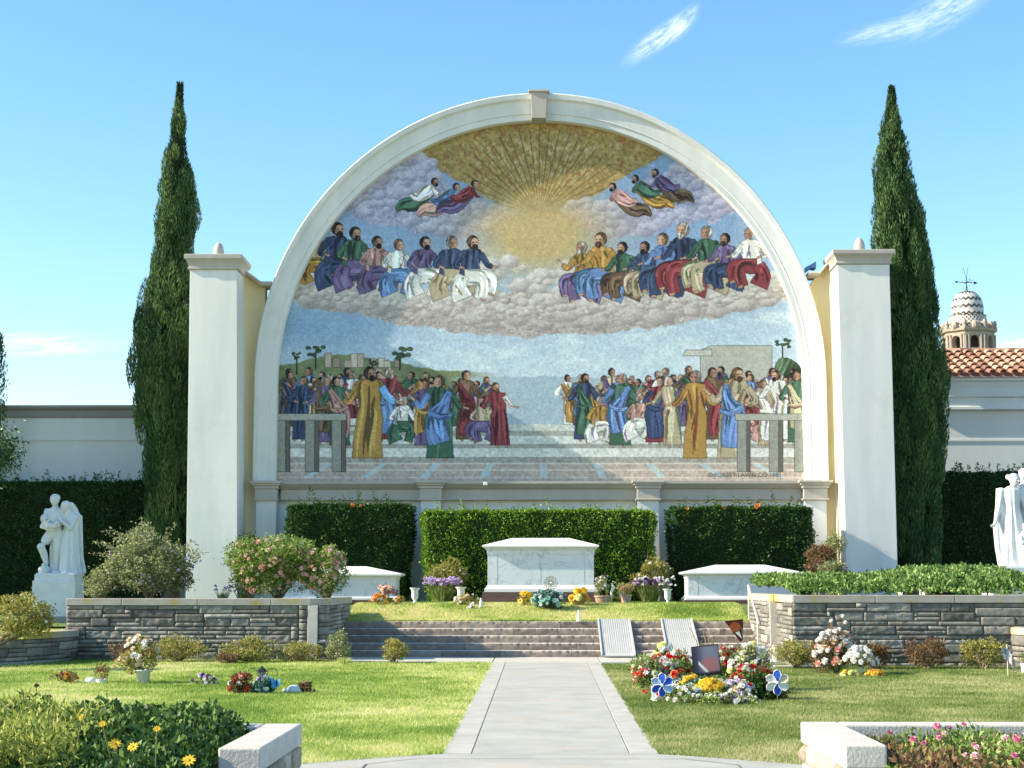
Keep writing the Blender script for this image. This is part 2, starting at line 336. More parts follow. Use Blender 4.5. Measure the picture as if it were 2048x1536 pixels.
# cross path at the bottom with flared corners
cb = MB()
yc = YC
fl = [(-60, yc - 2.2), (xl(yc) - 3.6, yc - 2.2), (xl(yc) - 1.6, yc - 1.25), (xl(yc) - .7, yc - .35), (xl(yc), yc - .03), (xr(yc), yc - .03), (xr(yc) + .7, yc - .35), (xr(yc) + 1.6, yc - 1.25), (xr(yc) + 3.6, yc - 2.2), (60, yc - 2.2), (60, 1), (-60, 1)]
cb.rings([[(p[0], p[1], -.05) for p in fl], [(p[0], p[1], .013) for p in fl]])
tag(cb.build('path', M['conc']), kind='structure')
jb = MB()
def strip(mb, p, q, w_, z):
    p, q = Vector((*p, 0)), Vector((*q, 0)); d = (q - p).normalized(); n = Vector((-d.y, d.x, 0)) * w_ / 2
    mb.add([(p + n)[:2] + (z,), (p - n)[:2] + (z,), (q - n)[:2] + (z,), (q + n)[:2] + (z,)], [(0, 1, 2, 3)])
for s_, e in ((-1, xl(yc)), (1, xr(yc))):
    strip(jb, (e + s_ * .62, yc - .9), (e + s_ * .2, yc - .45), .015, .018); strip(jb, (e + s_ * .62, yc - .9), (e + s_ * .62, yc - 3), .015, .0182)
strip(jb, (xl(yc) - .2, yc - .45), (xr(yc) + .2, yc - .45), .012, .0178)
tag(jb.build('path_joints', M['joint']), kind='structure')

# ---------------------------------------------------------------- terrace
YT = YS + 4 * RUN + .3; ZT = Z(1243, YS + 4 * RUN)
STX0, STX1 = X(655, 33.5), X(1512, 35.0)
def tz(y):
    t = np.clip((y - YT) / 2.1, 0, 1); t = t * t * (3 - 2 * t) * .6 + t * .4
    return ZT + t * (1.07 - ZT)
def TG(px, py, ya=36.3):
    d = ray(px, py)
    for y in np.linspace(ya, 41, 90):
        z = 1.6 + d.z * y / d.y
        if z <= float(tz(y)): return y
    return None
ys = np.linspace(YT, 76, 120); b = MB()
b.rings([[(-4.5, y, float(tz(y))) for y in ys], [(5.1, y, float(tz(y))) for y in ys]], cap=False, closed=False)
tag(b.build('terrace_lawn', M['lawn']), kind='structure')
b = MB(); b.rings([[(-60, y, .62 + .012 * max(0, y - 36)) for y in ys - 0.4], [(-4.55, y, .62 + .012 * max(0, y - 36)) for y in ys - 0.4]], cap=False, closed=False)
tag(b.build('terrace_lawn', M['lawn']), kind='structure')
b = MB(); b.rings([[(5.15, y, 1.05) for y in ys - 3.6], [(60, y, 1.05) for y in ys - 3.6]], cap=False, closed=False)
tag(b.build('terrace_lawn', M['soil']), kind='structure')
# ---------------------------------------------------------------- memorial wall with mosaic
DM = 45.0
MW = thing('memorial_wall', 'huge white arched memorial wall with a colourful mosaic between two square pillars', 'memorial wall', (0, DM, 1.0))
YF = DM - .28
cx_, cz_ = X(1079, YF), 0
ctr = W(1079, 757, YF); cx_, cz_ = ctr.x, ctr.z
RO = (W(1079, 190, YF).z - cz_); RI = (W(1079, 240, YF).z - cz_)
KX = (W(1648, 757, YF).x - W(510, 757, YF).x) / 2 / RO
kx = lambda r: KX * (1 + .017 * (RO - r) / (RO - RI))
BZ = Z(963, YF)                                  # sill level under the mosaic
def arch_path(n=72):
    pts = [(Vector((cx_ - 1, 0, BZ)), Vector((-1, 0, 0)), 0)]
    out_ = []
    for k in range(6): z = BZ + (cz_ - BZ) * k / 6; out_.append(('L', z))
    res = [((-1, z), (-1.0, 0.0)) for _, z in out_]
    res = []
    for k in range(8): res.append((0.0, BZ + (cz_ - BZ) * k / 8, -1.0, 0.0))
    for k in range(n + 1):
        a = math.pi - math.pi * k / n; res.append((None, None, math.cos(a), math.sin(a)))
    for k in range(7, -1, -1): res.append((0.0, BZ + (cz_ - BZ) * k / 8, 1.0, 0.0))
    return res
def sweep(profile, n=72):
    rs = []
    for q in arch_path(n):
        ring = []
        for r, y in profile:
            if q[0] is None: ring.append((cx_ + q[2] * r * kx(r), y, cz_ + q[3] * r))
            else: ring.append((cx_ + q[2] * r * kx(r), y, q[1]))
        rs.append(ring)
    return rs
dr = RO - RI
prof = [(RI, DM + .05), (RI, YF + .10), (RI + .02, YF + .06), (RI + dr * .24, YF + .06), (RI + dr * .27, YF + .02), (RI + dr * .30, YF + .03), (RI + dr * .55, YF + .005), (RI + dr * .74, YF - .01),
        (RI + dr * .78, YF - .05), (RI + dr * .82, YF - .10), (RO, YF - .12), (RO + .03, YF - .10), (RO + .03, DM + .5), (RO - .2, DM + .5)]
b = MB(); b.rings(sweep(prof), cap=True, closed=True); arch = b.build('arch_moulding', M['plaster'], MW)
# keystone
b = MB(); f = YF - .28
def quadprism(mb, pts, y0, y1): mb.rings([[(p[0], y0, p[1]) for p in pts], [(p[0], y1, p[1]) for p in pts]])
k0, k1, k2, k3 = W(1061, 184, f), W(1095, 184, f), W(1092, 236, f), W(1063, 236, f)
quadprism(b, [(k0.x, k0.z), (k3.x, k3.z), (k2.x, k2.z), (k1.x, k1.z)], f, DM + .2)
quadprism(b, [(k0.x - .06, k0.z), (k1.x + .06, k1.z), (k1.x + .05, k1.z + .07), (k0.x - .05, k0.z + .07)][::-1], f - .05, DM + .25)
b.build('keystone', M['trim'], MW, bevel=.012)
# body behind the arch (thickness)
b = MB(); b.rings([[(x, y, z) for x, z in [(cx_ - RO * KX - .02, .9)] + [(cx_ + RO * KX * math.cos(a), cz_ + (RO + .0) * math.sin(a)) for a in np.linspace(math.pi, 0, 60)] + [(cx_ + RO * KX + .02, .9)]] for y in (DM + .5, DM + .9)])
b.build('wall_body', M['plaster'], MW)

# ---- the mosaic: a generic picture in the same bands of colour, laid in small tesserae
st = 1.45
xs = np.arange(548, 1614, st); yy = np.arange(236, 966, st); PX, PY = np.meshgrid(xs, yy)
IMG = np.zeros(PX.shape + (3,))
def C(*c): return np.array(c, float)
def mixc(a, b_, t): return a * (1 - t[..., None]) + b_ * t[..., None]
def ss(a, b_, x): t = np.clip((x - a) / (b_ - a), 0, 1); return t * t * (3 - 2 * t)
n1 = vnoise(PX / 60, PY / 22, 1); n2 = vnoise(PX / 14, PY / 11, 2); n3 = vnoise(PX / 26, PY / 20, 3); n5 = vnoise(PX / 5, PY / 5, 5, 2)
IMG[:] = mixc(C(118, 146, 180), C(172, 188, 196), ss(390, 760, PY + 120 * (n1 - .5)))
IMG[:] = mixc(IMG, C(182, 196, 200) + 0 * IMG, ss(.52, .7, n1) * ss(470, 560, PY) * .8)
IMG[:] = mixc(IMG, C(104, 140, 176) + 0 * IMG, ss(1000, 560, PX) * ss(590, 640, PY) * ss(780, 640, PY) * .7)
def swirl(a, b_, sc=1.0, seed=9):
    q = vnoise(PX / (22 * sc), PY / (17 * sc), seed, 4); t = 1 - np.clip(np.abs(((q * 7) % 1) - .5) * 2.4, 0, 1); t = t * .6 + np.clip((q - .5) * 2 + .5, 0, 1) * .5
    return mixc(a, b_, np.clip(t * .75 + n5 * .25, 0, 1))
cl1 = swirl(C(112, 112, 138), C(176, 176, 196), 1.2, 11)
dcl = np.hypot((PX - 1079) / 1.0, (PY - 760) / 1.0)
edge = 26 * (n3 - .5)
m_ = ss(0, 9, (PY < 470) * (60 - np.abs(np.hypot((PX - 790) * .8, (PY - 385) * 1.2) - 30) + edge)); IMG[:] = mixc(IMG, cl1, m_)
for (a0, b0, ra, rb) in ((905, 438, 95, 36), (1245, 440, 105, 36), (1390, 385, 110, 62), (820, 352, 60, 44), (740, 400, 60, 32), (960, 440, 60, 30), (1180, 430, 70, 30), (1330, 420, 60, 30)):
    dd = 1 - np.hypot((PX - a0) / ra, (PY - b0) / rb) + (n3 - .5) * .9; IMG[:] = mixc(IMG, cl1, ss(0, .12, dd))
# gold field with rays
gx, gy = PX - 1079, 430 - PY
ang = np.degrees(np.arctan2(gx, gy)); rad = np.hypot(gx, gy)
gold = mixc(C(116, 102, 58), C(172, 148, 86), np.clip(n2 * .6 + n5 * .7 - .15, 0, 1)); gold = mixc(gold, C(140, 92, 60) + 0 * gold, ss(.62, .7, vnoise(PX / 6, PY / 6, 21, 2)) * .8)
pale = ss(.55, .66, vnoise(PX / 9 + ang / 4, PY / 9, 23, 3)) * ss(250, 300, PY) * ss(75, 30, np.abs(ang)); gold = mixc(gold, C(182, 164, 124) + 0 * gold, pale * .75)
rays = (np.abs(((ang + 3.4) % 6.8) - 3.4) * rad / 57 < .9) & (rad < 175); gold = np.where(rays[..., None], C(92, 78, 44), gold)
gm = ss(-6, 6, 96 + (400 - PY) * 1.65 - np.abs(gx) + edge * .9) * ss(452, 380, PY + edge)
IMG[:] = mixc(IMG, gold, gm)
# cloud bank
cb1 = swirl(C(132, 122, 118), C(196, 186, 178), 1.0, 31)
x_ = (PX - 1079) / 520
top = 600 - 62 * np.abs(x_) ** 2 - 22 * (1 - np.abs(x_)) + (n3 - .5) * 34; bot = 676 - 76 * np.abs(x_) ** 1.7 + (n3 - .5) * 22
IMG[:] = mixc(IMG, cb1 * .97, ss(0, 5, PY - top) * ss(0, 5, bot - PY))
def inpoly(poly):
    pts = np.array(poly, float); x0, y0 = pts.min(0); x1, y1 = pts.max(0)
    i0, i1 = max(0, int((y0 - yy[0]) / st)), min(len(yy), int((y1 - yy[0]) / st) + 2); j0, j1 = max(0, int((x0 - xs[0]) / st)), min(len(xs), int((x1 - xs[0]) / st) + 2)
    x, y = PX[i0:i1, j0:j1], PY[i0:i1, j0:j1]; ins = np.zeros(x.shape, bool); n = len(pts)
    for k in range(n):
        (ax, ay), (bx, by) = pts[k], pts[(k + 1) % n]
        if ay != by: ins ^= ((ay > y) != (by > y)) & (x < (bx - ax) * (y - ay) / (by - ay) + ax)
    return (slice(i0, i1), slice(j0, j1)), ins
def smooth_poly(p, it=2):
    for _ in range(it):
        q = []
        for k in range(len(p)):
            a, b_ = p[k], p[(k + 1) % len(p)]; q += [(a[0] * .75 + b_[0] * .25, a[1] * .75 + b_[1] * .25), (a[0] * .25 + b_[0] * .75, a[1] * .25 + b_[1] * .75)]
        p = q
    return p
PR = random.Random(5)
def paint(poly, col, folds=0, slant=0.0, sm=2, edge_=.62):
    sl_, ins = inpoly(smooth_poly(poly, sm)); 
    if ins.size == 0 or not ins.any(): return
    x, y = PX[sl_], PY[sl_]; c = np.zeros(ins.shape + (3,)) + C(*col)
    if folds:
        s0 = PR.random() * 9; w_ = vnoise(x / 15 + s0, y / 28 + s0, 40 + int(s0), 3)
        t = np.sin((x + slant * y) / folds * 4.4 + w_ * 9); t2 = vnoise(x / 7 + s0, y / 16, 55, 2)
        q = vnoise((x + slant * y) / folds * 1.15 + s0 * 7, y / (folds * 5.5) + s0 * 3, 60, 3); q = np.clip((q - .5) * 2.3 + .5, 0, 1); k = .56 + .72 * q; c = c * k[..., None] + (np.clip(q - .72, 0, 1) * 120)[..., None]
    er = ins & np.roll(ins, 1, 0) & np.roll(ins, -1, 0) & np.roll(ins, 1, 1) & np.roll(ins, -1, 1)
    c = np.where(er[..., None], c, c * edge_); IMG[sl_] = np.where(ins[..., None], c, IMG[sl_])
def circ(cx, cy, rx, ry=None, n=12): ry = ry or rx; return [(cx + rx * math.cos(6.2832 * k / n), cy + ry * math.sin(6.2832 * k / n)) for k in range(n)]
SK = [(178, 140, 114), (160, 122, 100), (188, 150, 124)]; HR = [(52, 38, 30), (92, 68, 44), (138, 130, 122), (40, 34, 34)]
def head(x, y, r, d=None):
    h = PR.choice(HR); sk = PR.choice(SK); d = d or PR.choice((-1, 1)); paint(circ(x - d * r * .1, y - r * .1, r * 1.08, r * 1.2), h, 3, .3, sm=0); paint(circ(x + d * r * .28, y + r * .12, r * .72, r * .95), sk, sm=0, edge_=.8)
    paint(circ(x - d * r * .15, y + r * .3, r * .3, r * .6), tuple(q * .74 for q in sk), sm=0, edge_=1)
    for e in (.1, .62): paint(circ(x + d * r * e, y, r * .14, r * .1), (50, 38, 32), sm=0, edge_=1)
    if PR.random() < .45: paint(circ(x + d * r * .35, y + r * .85, r * .55, r * .6), h, 3, .2, sm=0)
    else: paint(circ(x + d * r * .38, y + r * .62, r * .2, r * .08), (120, 62, 56), sm=0, edge_=1)
def spl(pts, n=7):
    out = []; P_ = [pts[0]] + list(pts) + [pts[-1]]
    for i in range(1, len(P_) - 2):
        for k in range(n):
            t = k / n; q = [.5 * ((2 * P_[i][j]) + (-P_[i - 1][j] + P_[i + 1][j]) * t + (2 * P_[i - 1][j] - 5 * P_[i][j] + 4 * P_[i + 1][j] - P_[i + 2][j]) * t * t + (-P_[i - 1][j] + 3 * P_[i][j] - 3 * P_[i + 1][j] + P_[i + 2][j]) * t ** 3) for j in range(3)]; out.append(q)
    out.append(list(pts[-1])); return out
def brush(pts, col, folds=6, edge_=.6):
    """pts: (x, y, half width). A tapering ribbon with dark and light fold strokes along it."""
    q = spl(pts); L_, R_, Nn_ = [], [], []
    for i, (x, y, w_) in enumerate(q):
        dx = q[min(i + 1, len(q) - 1)][0] - q[max(i - 1, 0)][0]; dy = q[min(i + 1, len(q) - 1)][1] - q[max(i - 1, 0)][1]; l_ = math.hypot(dx, dy) + 1e-6; nx, ny = -dy / l_, dx / l_; Nn_.append((nx, ny)); L_.append((x + nx * w_, y + ny * w_)); R_.append((x - nx * w_, y - ny * w_))
    paint(L_ + R_[::-1], col, 0, 0, 0, edge_)
    n = len(q)
    for k in range(folds):
        f0 = PR.uniform(-.85, .85); f1 = max(-.9, min(.9, f0 + PR.uniform(-.45, .45))); i0 = PR.randint(0, n // 2); i1 = PR.randint(i0 + 2, n - 1) if i0 + 2 < n else n - 1; dk = PR.random() < .55; c = tuple(min(255, v * (PR.uniform(.5, .74) if dk else PR.uniform(1.10, 1.25)) + (0 if dk else 8)) for v in col); A, B = [], []
        for i in range(i0, i1 + 1):
            t = (i - i0) / max(1, i1 - i0); f = f0 + (f1 - f0) * t; x, y, w_ = q[i]; nx, ny = Nn_[i]; h_ = (1.0 + w_ * .10) * math.sin(math.pi * (.12 + .84 * t)); A.append((x + nx * (w_ * f + h_), y + ny * (w_ * f + h_))); B.append((x + nx * (w_ * f - h_), y + ny * (w_ * f - h_)))
        if len(A) > 1: paint(A + B[::-1], c, 0, 0, 0, 1)
def arm(x, y, h, d, col, up=None):
    up = PR.choice((0, 0, 1, 2)) if up is None else up; l_ = h * .17
    ex, ey = x + d * l_ * .55, y + l_ * .85; hx, hy = ((ex + d * l_ * .7, ey + l_ * .2), (ex + d * l_ * .8, ey - l_ * .7), (ex - d * l_ * .6, ey + l_ * .25))[up]
    brush([(x, y, h * .045), (ex, ey, h * .040), ((ex + hx) / 2, (ey + hy) / 2, h * .034)], col, 3); brush([((ex + hx) / 2, (ey + hy) / 2, h * .018), (hx, hy, h * .014)], SK[2], 0); paint(circ(hx, hy, h * .022, h * .018), SK[2], sm=0)
def stand(x, base, h, c1, c2, w_=.30, feet=True):
    t = base - h; d = PR.choice((-1, 1)); ww = w_ * h * PR.uniform(.8, 1.05); ln = PR.uniform(-.07, .07) * h; hip = x + PR.uniform(-.04, .04) * h
    if feet:
        for e in (-.22, .25): brush([(x + ww * e, base - h * .06, h * .02), (x + ww * e + d * 2, base, h * .018), (x + ww * e + d * 6, base + 1, h * .012)], SK[0], 0)
    arm(x + ln - d * ww * .38, t + h * .22, h, -d, c1)
    brush([(x + ln, t + h * .14, ww * .16), (x + ln, t + h * .19, ww * .44), (hip, t + h * .42, ww * .36), (hip, t + h * .56, ww * .42), (x, t + h * .8, ww * .46), (x, base - 1, ww * .5)], c1, 12)
    k = PR.random()
    if k < .75:
        brush([(x + ln - d * ww * .36, t + h * .19, ww * .12), (hip - d * ww * .12, t + h * .36, ww * .22), (hip + d * ww * .12, t + h * .52, ww * .40), (x + d * ww * .06, t + h * .75, ww * .42), (x + d * ww * .02, base - h * PR.uniform(.05, .2), ww * .34)], c2, 14)
        brush([(hip - d * ww * .42, t + h * .47, ww * .07), (hip, t + h * .50, ww * .12), (hip + d * ww * .46, t + h * .44, ww * .09)], c2, 4)
    arm(x + ln + d * ww * .38, t + h * .22, h, d, c2 if PR.random() < .5 else c1)
    head(x + ln * 1.3, t + h * .08, h * .062, d)
def sit(x, base, h, c1, c2, d=None):
    t = base - h; d = d or PR.choice((-1, 1)); ww = h * .44
    brush([(x, t + h * .22, ww * .12), (x, t + h * .27, ww * .36), (x - d * ww * .05, t + h * .45, ww * .32), (x - d * ww * .05, t + h * .66, ww * .42)], c1, 8)
    for e, f in ((.55, .92), (.25, 1.0)):
        brush([(x - d * ww * .25, t + h * .66, ww * .30), (x + d * ww * e, t + h * .66, ww * .26), (x + d * ww * (e + .12), t + h * .78, ww * .2), (x + d * ww * (e + .02), t + h * f - 2, ww * .22)], c2, 9)
        brush([(x + d * ww * (e + .02), t + h * f - 3, h * .022), (x + d * ww * (e + .2), t + h * f, h * .02)], SK[0], 0)
    brush([(x - d * ww * .3, t + h * .62, ww * .22), (x - d * ww * .45, t + h * .8, ww * .3), (x - d * ww * .3, base - 2, ww * .36)], c2, 7)
    arm(x + d * ww * .3, t + h * .30, h * 1.15, d, c1); arm(x - d * ww * .3, t + h * .30, h * 1.15, -d, c1, 2)
    head(x + d * h * .02, t + h * .13, h * .085, d)
BL, NV, GN, RD, OC, WH, PU, BR, PK, SB, TN = (92, 122, 168), (52, 66, 96), (60, 94, 74), (122, 54, 58), (160, 124, 62), (196, 196, 188), (98, 84, 120), (96, 78, 60), (172, 130, 122), (104, 158, 204), (160, 148, 120)
ca = [BL, NV, GN, RD, OC, WH, PU, BR, PK, TN]
def puff(cx, cy, r, lo, hi_, ry=.7):
    i0, i1 = max(0, int((cy - r - yy[0]) / st)), min(len(yy), int((cy + r - yy[0]) / st) + 2); j0, j1 = max(0, int((cx - r - xs[0]) / st)), min(len(xs), int((cx + r - xs[0]) / st) + 2)
    if i1 <= i0 or j1 <= j0: return
    x, y = (PX[i0:i1, j0:j1] - cx) / r, (PY[i0:i1, j0:j1] - cy) / (r * ry); q = np.hypot(x, y) + (n2[i0:i1, j0:j1] - .5) * .35; m_ = ss(1.0, .72, q); li = np.clip(.62 - .45 * y - .25 * x - .25 * q, 0, 1); IMG[i0:i1, j0:j1] = mixc(IMG[i0:i1, j0:j1], mixc(C(*lo) + 0 * IMG[i0:i1, j0:j1], C(*hi_), li), m_ * .92)
# lilac clouds to the sides
for (a0, b0, ra, rb, n_) in ((905, 438, 90, 26, 60), (1245, 440, 100, 28, 66), (1400, 385, 100, 56, 110), (812, 350, 66, 44, 80), (740, 398, 56, 28, 46), (960, 430, 56, 24, 40), (1185, 424, 60, 24, 40)):
    for k in range(n_): a, q = PR.uniform(0, 6.283), math.sqrt(PR.random()); puff(a0 + ra * q * math.cos(a), b0 + rb * q * math.sin(a), PR.uniform(7, 20), (122, 122, 146), (186, 188, 206))
gl = np.exp(-(((PX - 1079) / 130) ** 2 + ((PY - 470) / 80) ** 2)); IMG[:] = mixc(IMG, C(186, 156, 92) + 0 * IMG, np.clip(gl * 1.1, 0, .85))
# cloud bank built from many small billows
for k in range(430):
    x = PR.uniform(565, 1592); q = abs((x - 1079) / 520); y = 604 - 50 * q ** 2 + PR.uniform(-14, 54 - 16 * q); f = (y - (604 - 50 * q * q)) / 66; lo = (142 - 16 * f, 134 - 16 * f, 128 - 14 * f); puff(x, y, PR.choice((6, 9, 13, 20, 28)) * PR.uniform(.8, 1.2), lo, (208 - 20 * f, 202 - 24 * f, 192 - 24 * f), .58)
for k in range(60): x = PR.uniform(960, 1200); puff(x, PR.uniform(520, 620), PR.uniform(10, 24), (140, 130, 126), (210, 204, 196))
# seated rows resting on the cloud bank, evenly spaced and unlike any known picture
xx_ = 628
while xx_ < 1530:
    if 985 < xx_ < 1165: xx_ = 1165
    q = abs((xx_ - 1079) / 520); sit(xx_, 604 - 44 * q * q, PR.uniform(112, 150), PR.choice(ca), PR.choice(ca), 1 if xx_ < 1079 else -1); xx_ += PR.uniform(34, 54)
for k in range(120):
    x = PR.uniform(570, 1590); q = abs((x - 1079) / 520); puff(x, 616 - 50 * q ** 2 + PR.uniform(-3, 14), PR.uniform(7, 13), (136, 126, 122), (208, 200, 190), .6)
for x, y, d, c1, c2 in ((850, 392, 1, WH, GN), (893, 402, 1, BL, PK), (930, 396, 1, RD, PU), (1245, 402, -1, PK, BR), (1290, 386, -1, GN, OC), (1330, 374, -1, PU, BR)):    # drifting draped figures
    brush([(x - d * 58, y + 30, 3), (x - d * 44, y + 18, 12), (x - d * 22, y + 16, 15), (x - d * 2, y, 14), (x + d * 12, y - 14, 12)], c2, 16); brush([(x - d * 30, y - 4, 3), (x - d * 16, y + 2, 9), (x + d * 4, y - 8, 13), (x + d * 15, y - 20, 8)], c1, 10); arm(x + d * 14, y - 18, 95, d, c1); head(x + d * 20, y - 28, 7, d)
# land, buildings, trees
hl = 742 - 34 * np.exp(-((PX - 690) / 130) ** 2) + (n3 - .5) * 10; mm = ss(0, 3, PY - hl) * ss(1020, 900, PX); IMG[:] = mixc(IMG, mixc(C(84, 104, 70), C(128, 132, 94), n2), mm)
IMG[:] = mixc(IMG, C(146, 164, 174) + 0 * IMG, ss(0, 3, PY - 752 - (n3 - .5) * 12) * ss(880, 960, PX) * ss(1260, 1160, PX))
for k in range(9): x = 650 + 17 * k + PR.uniform(-5, 5); hh = PR.uniform(12, 30); paint([(x, 735), (x, 735 - hh), (x + 15, 735 - hh), (x + 15, 735)], PR.choice([(164, 150, 132), (140, 126, 108), (184, 172, 154)]), sm=0)
for x, y, r in ((632, 702, 17), (594, 712, 10), (800, 706, 20), (745, 726, 10), (1565, 686, 14)):
    paint([(x - 1.5, y + 36), (x - 1.5, y), (x + 1.5, y), (x + 1.5, y + 36)], (70, 62, 44), sm=0)
    for _ in range(9): paint(circ(x + PR.uniform(-r, r), y + PR.uniform(-r * .6, r * .6), r * .34, r * .22), (58, 84, 56), sm=0)
paint([(1400, 800), (1400, 700), (1422, 690), (1545, 690), (1545, 800)], (158, 160, 148), 0, 0, sm=0); paint([(1365, 712), (1370, 700), (1424, 698), (1424, 712)], (172, 172, 160), sm=0)
paint([(1545, 840), (1545, 720), (1580, 712), (1612, 745), (1612, 840)], (60, 82, 58), 12, .5)
# floor and steps
fy = [(848, (178, 182, 172)), (862, (146, 146, 136)), (872, (184, 188, 180)), (888, (142, 142, 132)), (896, (188, 190, 182)), (914, (146, 142, 132)), (926, (164, 150, 138))]
for k, (y, c) in enumerate(fy): sel = PY > y; IMG[sel] = (C(*c) + (n5[sel][:, None] - .5) * 22)
tile = (((PX - 1079) / ((PY - 700) / 240)) % 112 < 15) & (PY > 927) & (PY < 956); IMG[tile] = C(158, 176, 178)
for y in (927, 940, 955): IMG[(np.abs(PY - y) < 1.2)] = C(186, 180, 166)
# two generic crowds
for k in range(27): x = 572 + 15.5 * k + PR.uniform(-6, 6); stand(x, 850 + PR.uniform(0, 5), PR.uniform(96, 122) - (k > 20) * 18, PR.choice(ca), PR.choice(ca), .34, False)
for k in range(30): x = 1142 + 15.5 * k + PR.uniform(-6, 6); stand(x, 850 + PR.uniform(0, 5), PR.uniform(96, 122) - (k < 5) * 18, PR.choice(ca), PR.choice(ca), .34, False)
for k, (x, c1, c2) in enumerate(((600, NV, TN), (645, PU, BR), (680, GN, PK), (770, RD, BL), (805, WH, GN), (845, PU, OC), (930, BR, RD), (968, TN, PU), (1000, RD, WH), (1165, NV, GN), (1200, OC, WH), (1240, GN, BL), (1278, PK, WH), (1312, RD, NV), (1345, TN, PU), (1432, BR, RD), (1500, RD, PK), (1535, TN, WH), (1562, WH, OC), (1594, GN, TN))):
    (sit if k in (4, 7, 10, 12, 16) else stand)(x, 880 + (k % 3) * 6, (96 if k in (4, 7, 10, 12, 16) else 128 + (k % 4) * 6), c1, c2)
for x, c1, c2, hh in ((735, OC, SB, 186), (880, GN, BL, 168), (1390, OC, (150, 118, 52), 178), (1462, TN, BL, 184)): stand(x, 918, hh, c1, c2, .32)
# painted balustrades
def rail(x0, x1, posts):
    for x in posts: paint([(x, 836), (x + 26, 836), (x + 26, 944), (x, 944)], (132, 134, 124), sm=0); paint([(x + 18, 840), (x + 28, 840), (x + 28, 944), (x + 18, 944)], (92, 90, 82), sm=0)
    paint([(x0, 827), (x1, 827), (x1, 842), (x0, 842)], (150, 152, 142), sm=0)
rail(552, 693, (552, 610, 664)); rail(1470, 1612, (1474, 1538, 1588))
IMG *= (1 + (n5[..., None] - .5) * .16) * (1 + (np.random.default_rng(3).random(PX.shape + (1,)) - .5) * .10)
IMG = np.clip(IMG, 0, 255) / 255; IMG = IMG * .9 + IMG.mean(-1, keepdims=True) * .1; LINI = np.where(IMG < .04045, IMG / 12.92, ((IMG + .055) / 1.055) ** 2.4) * 1.35
D0 = DM + .02
ray0 = ray(1079, 757); 
VX_ = np.empty(PX.shape + (3,)); CMn = np.array(CM)
dc = np.stack([(PX - 1024) / FPX, (768 - PY) / FPX, -np.ones_like(PX)], -1) @ CMn.T; tt = D0 / dc[..., 1]
VX_[..., 0] = dc[..., 0] * tt; VX_[..., 1] = D0; VX_[..., 2] = 1.6 + dc[..., 2] * tt
H_, W_ = PX.shape; idx = np.arange(H_ * W_).reshape(H_, W_)
Fq = np.stack([idx[:-1, :-1], idx[1:, :-1], idx[1:, 1:], idx[:-1, 1:]], -1).reshape(-1, 4)
cc = VX_.reshape(-1, 3)[Fq].mean(1); rr = RI + .12
inside = (cc[:, 2] > BZ - .05) & (np.abs(cc[:, 0] - cx_) < rr * KX * 1.016) & ((cc[:, 2] < cz_) | (np.hypot((cc[:, 0] - cx_) / KX / 1.016, cc[:, 2] - cz_) < rr))
Fq = Fq[inside]; used, inv = np.unique(Fq, return_inverse=True); Fq = inv.reshape(-1, 4)
m, t, bs = mat('mosaic tesserae'); l = t.links.new
at = N(t, 'ShaderNodeAttribute', attribute_name='pigment'); tc = N(t, 'ShaderNodeTexCoord')
vo = N(t, 'ShaderNodeTexVoronoi', inputs={'Scale': 38.0}); l(tc.outputs['Object'], vo.inputs['Vector'])
hs = N(t, 'ShaderNodeSeparateColor'); l(vo.outputs['Color'], hs.inputs[0]); r_ = N(t, 'ShaderNodeMapRange', inputs={1: 0.0, 2: 1.0, 3: .88, 4: 1.12}); l(hs.outputs[0], r_.inputs[0])
vs = N(t, 'ShaderNodeVectorMath', operation='SCALE'); l(at.outputs['Color'], vs.inputs[0]); l(r_.outputs[0], vs.inputs['Scale']); l(vs.outputs[0], bs.inputs['Base Color'])
bs.inputs['Roughness'].default_value = .6; bs.inputs['Specular IOR Level'].default_value = .2
nb = N(t, 'ShaderNodeBump', inputs={'Strength': .25, 'Distance': .004}); l(vo.outputs['Distance'], nb.inputs['Height']); l(nb.outputs[0], bs.inputs['Normal'])
mos = npmesh('mosaic_panel', VX_.reshape(-1, 3)[used], Fq, m, MW, col=LINI.reshape(-1, 3)[used])
def text(s, loc, size, m, parent, name='inscription', rot=(math.pi / 2, 0, 0), ext=.002):
    cu = bpy.data.curves.new(name, 'FONT'); cu.body = s; cu.size = size; cu.extrude = ext; tmp = bpy.data.objects.new('tmp', cu); COL.objects.link(tmp)
    dg = bpy.context.evaluated_depsgraph_get(); me = bpy.data.meshes.new_from_object(tmp.evaluated_get(dg)); bpy.data.objects.remove(tmp)
    me.materials.clear(); me.materials.append(m); o = link(name, me, parent); o.location = Vector(loc) - wloc(parent); o.rotation_euler = rot; return o
p = W(1416, 954, D0 - .01); text('\u00a9 FOREST LAWN CO 1981', p, .175, pm('dark lettering', (.12, .10, .08)), mos)

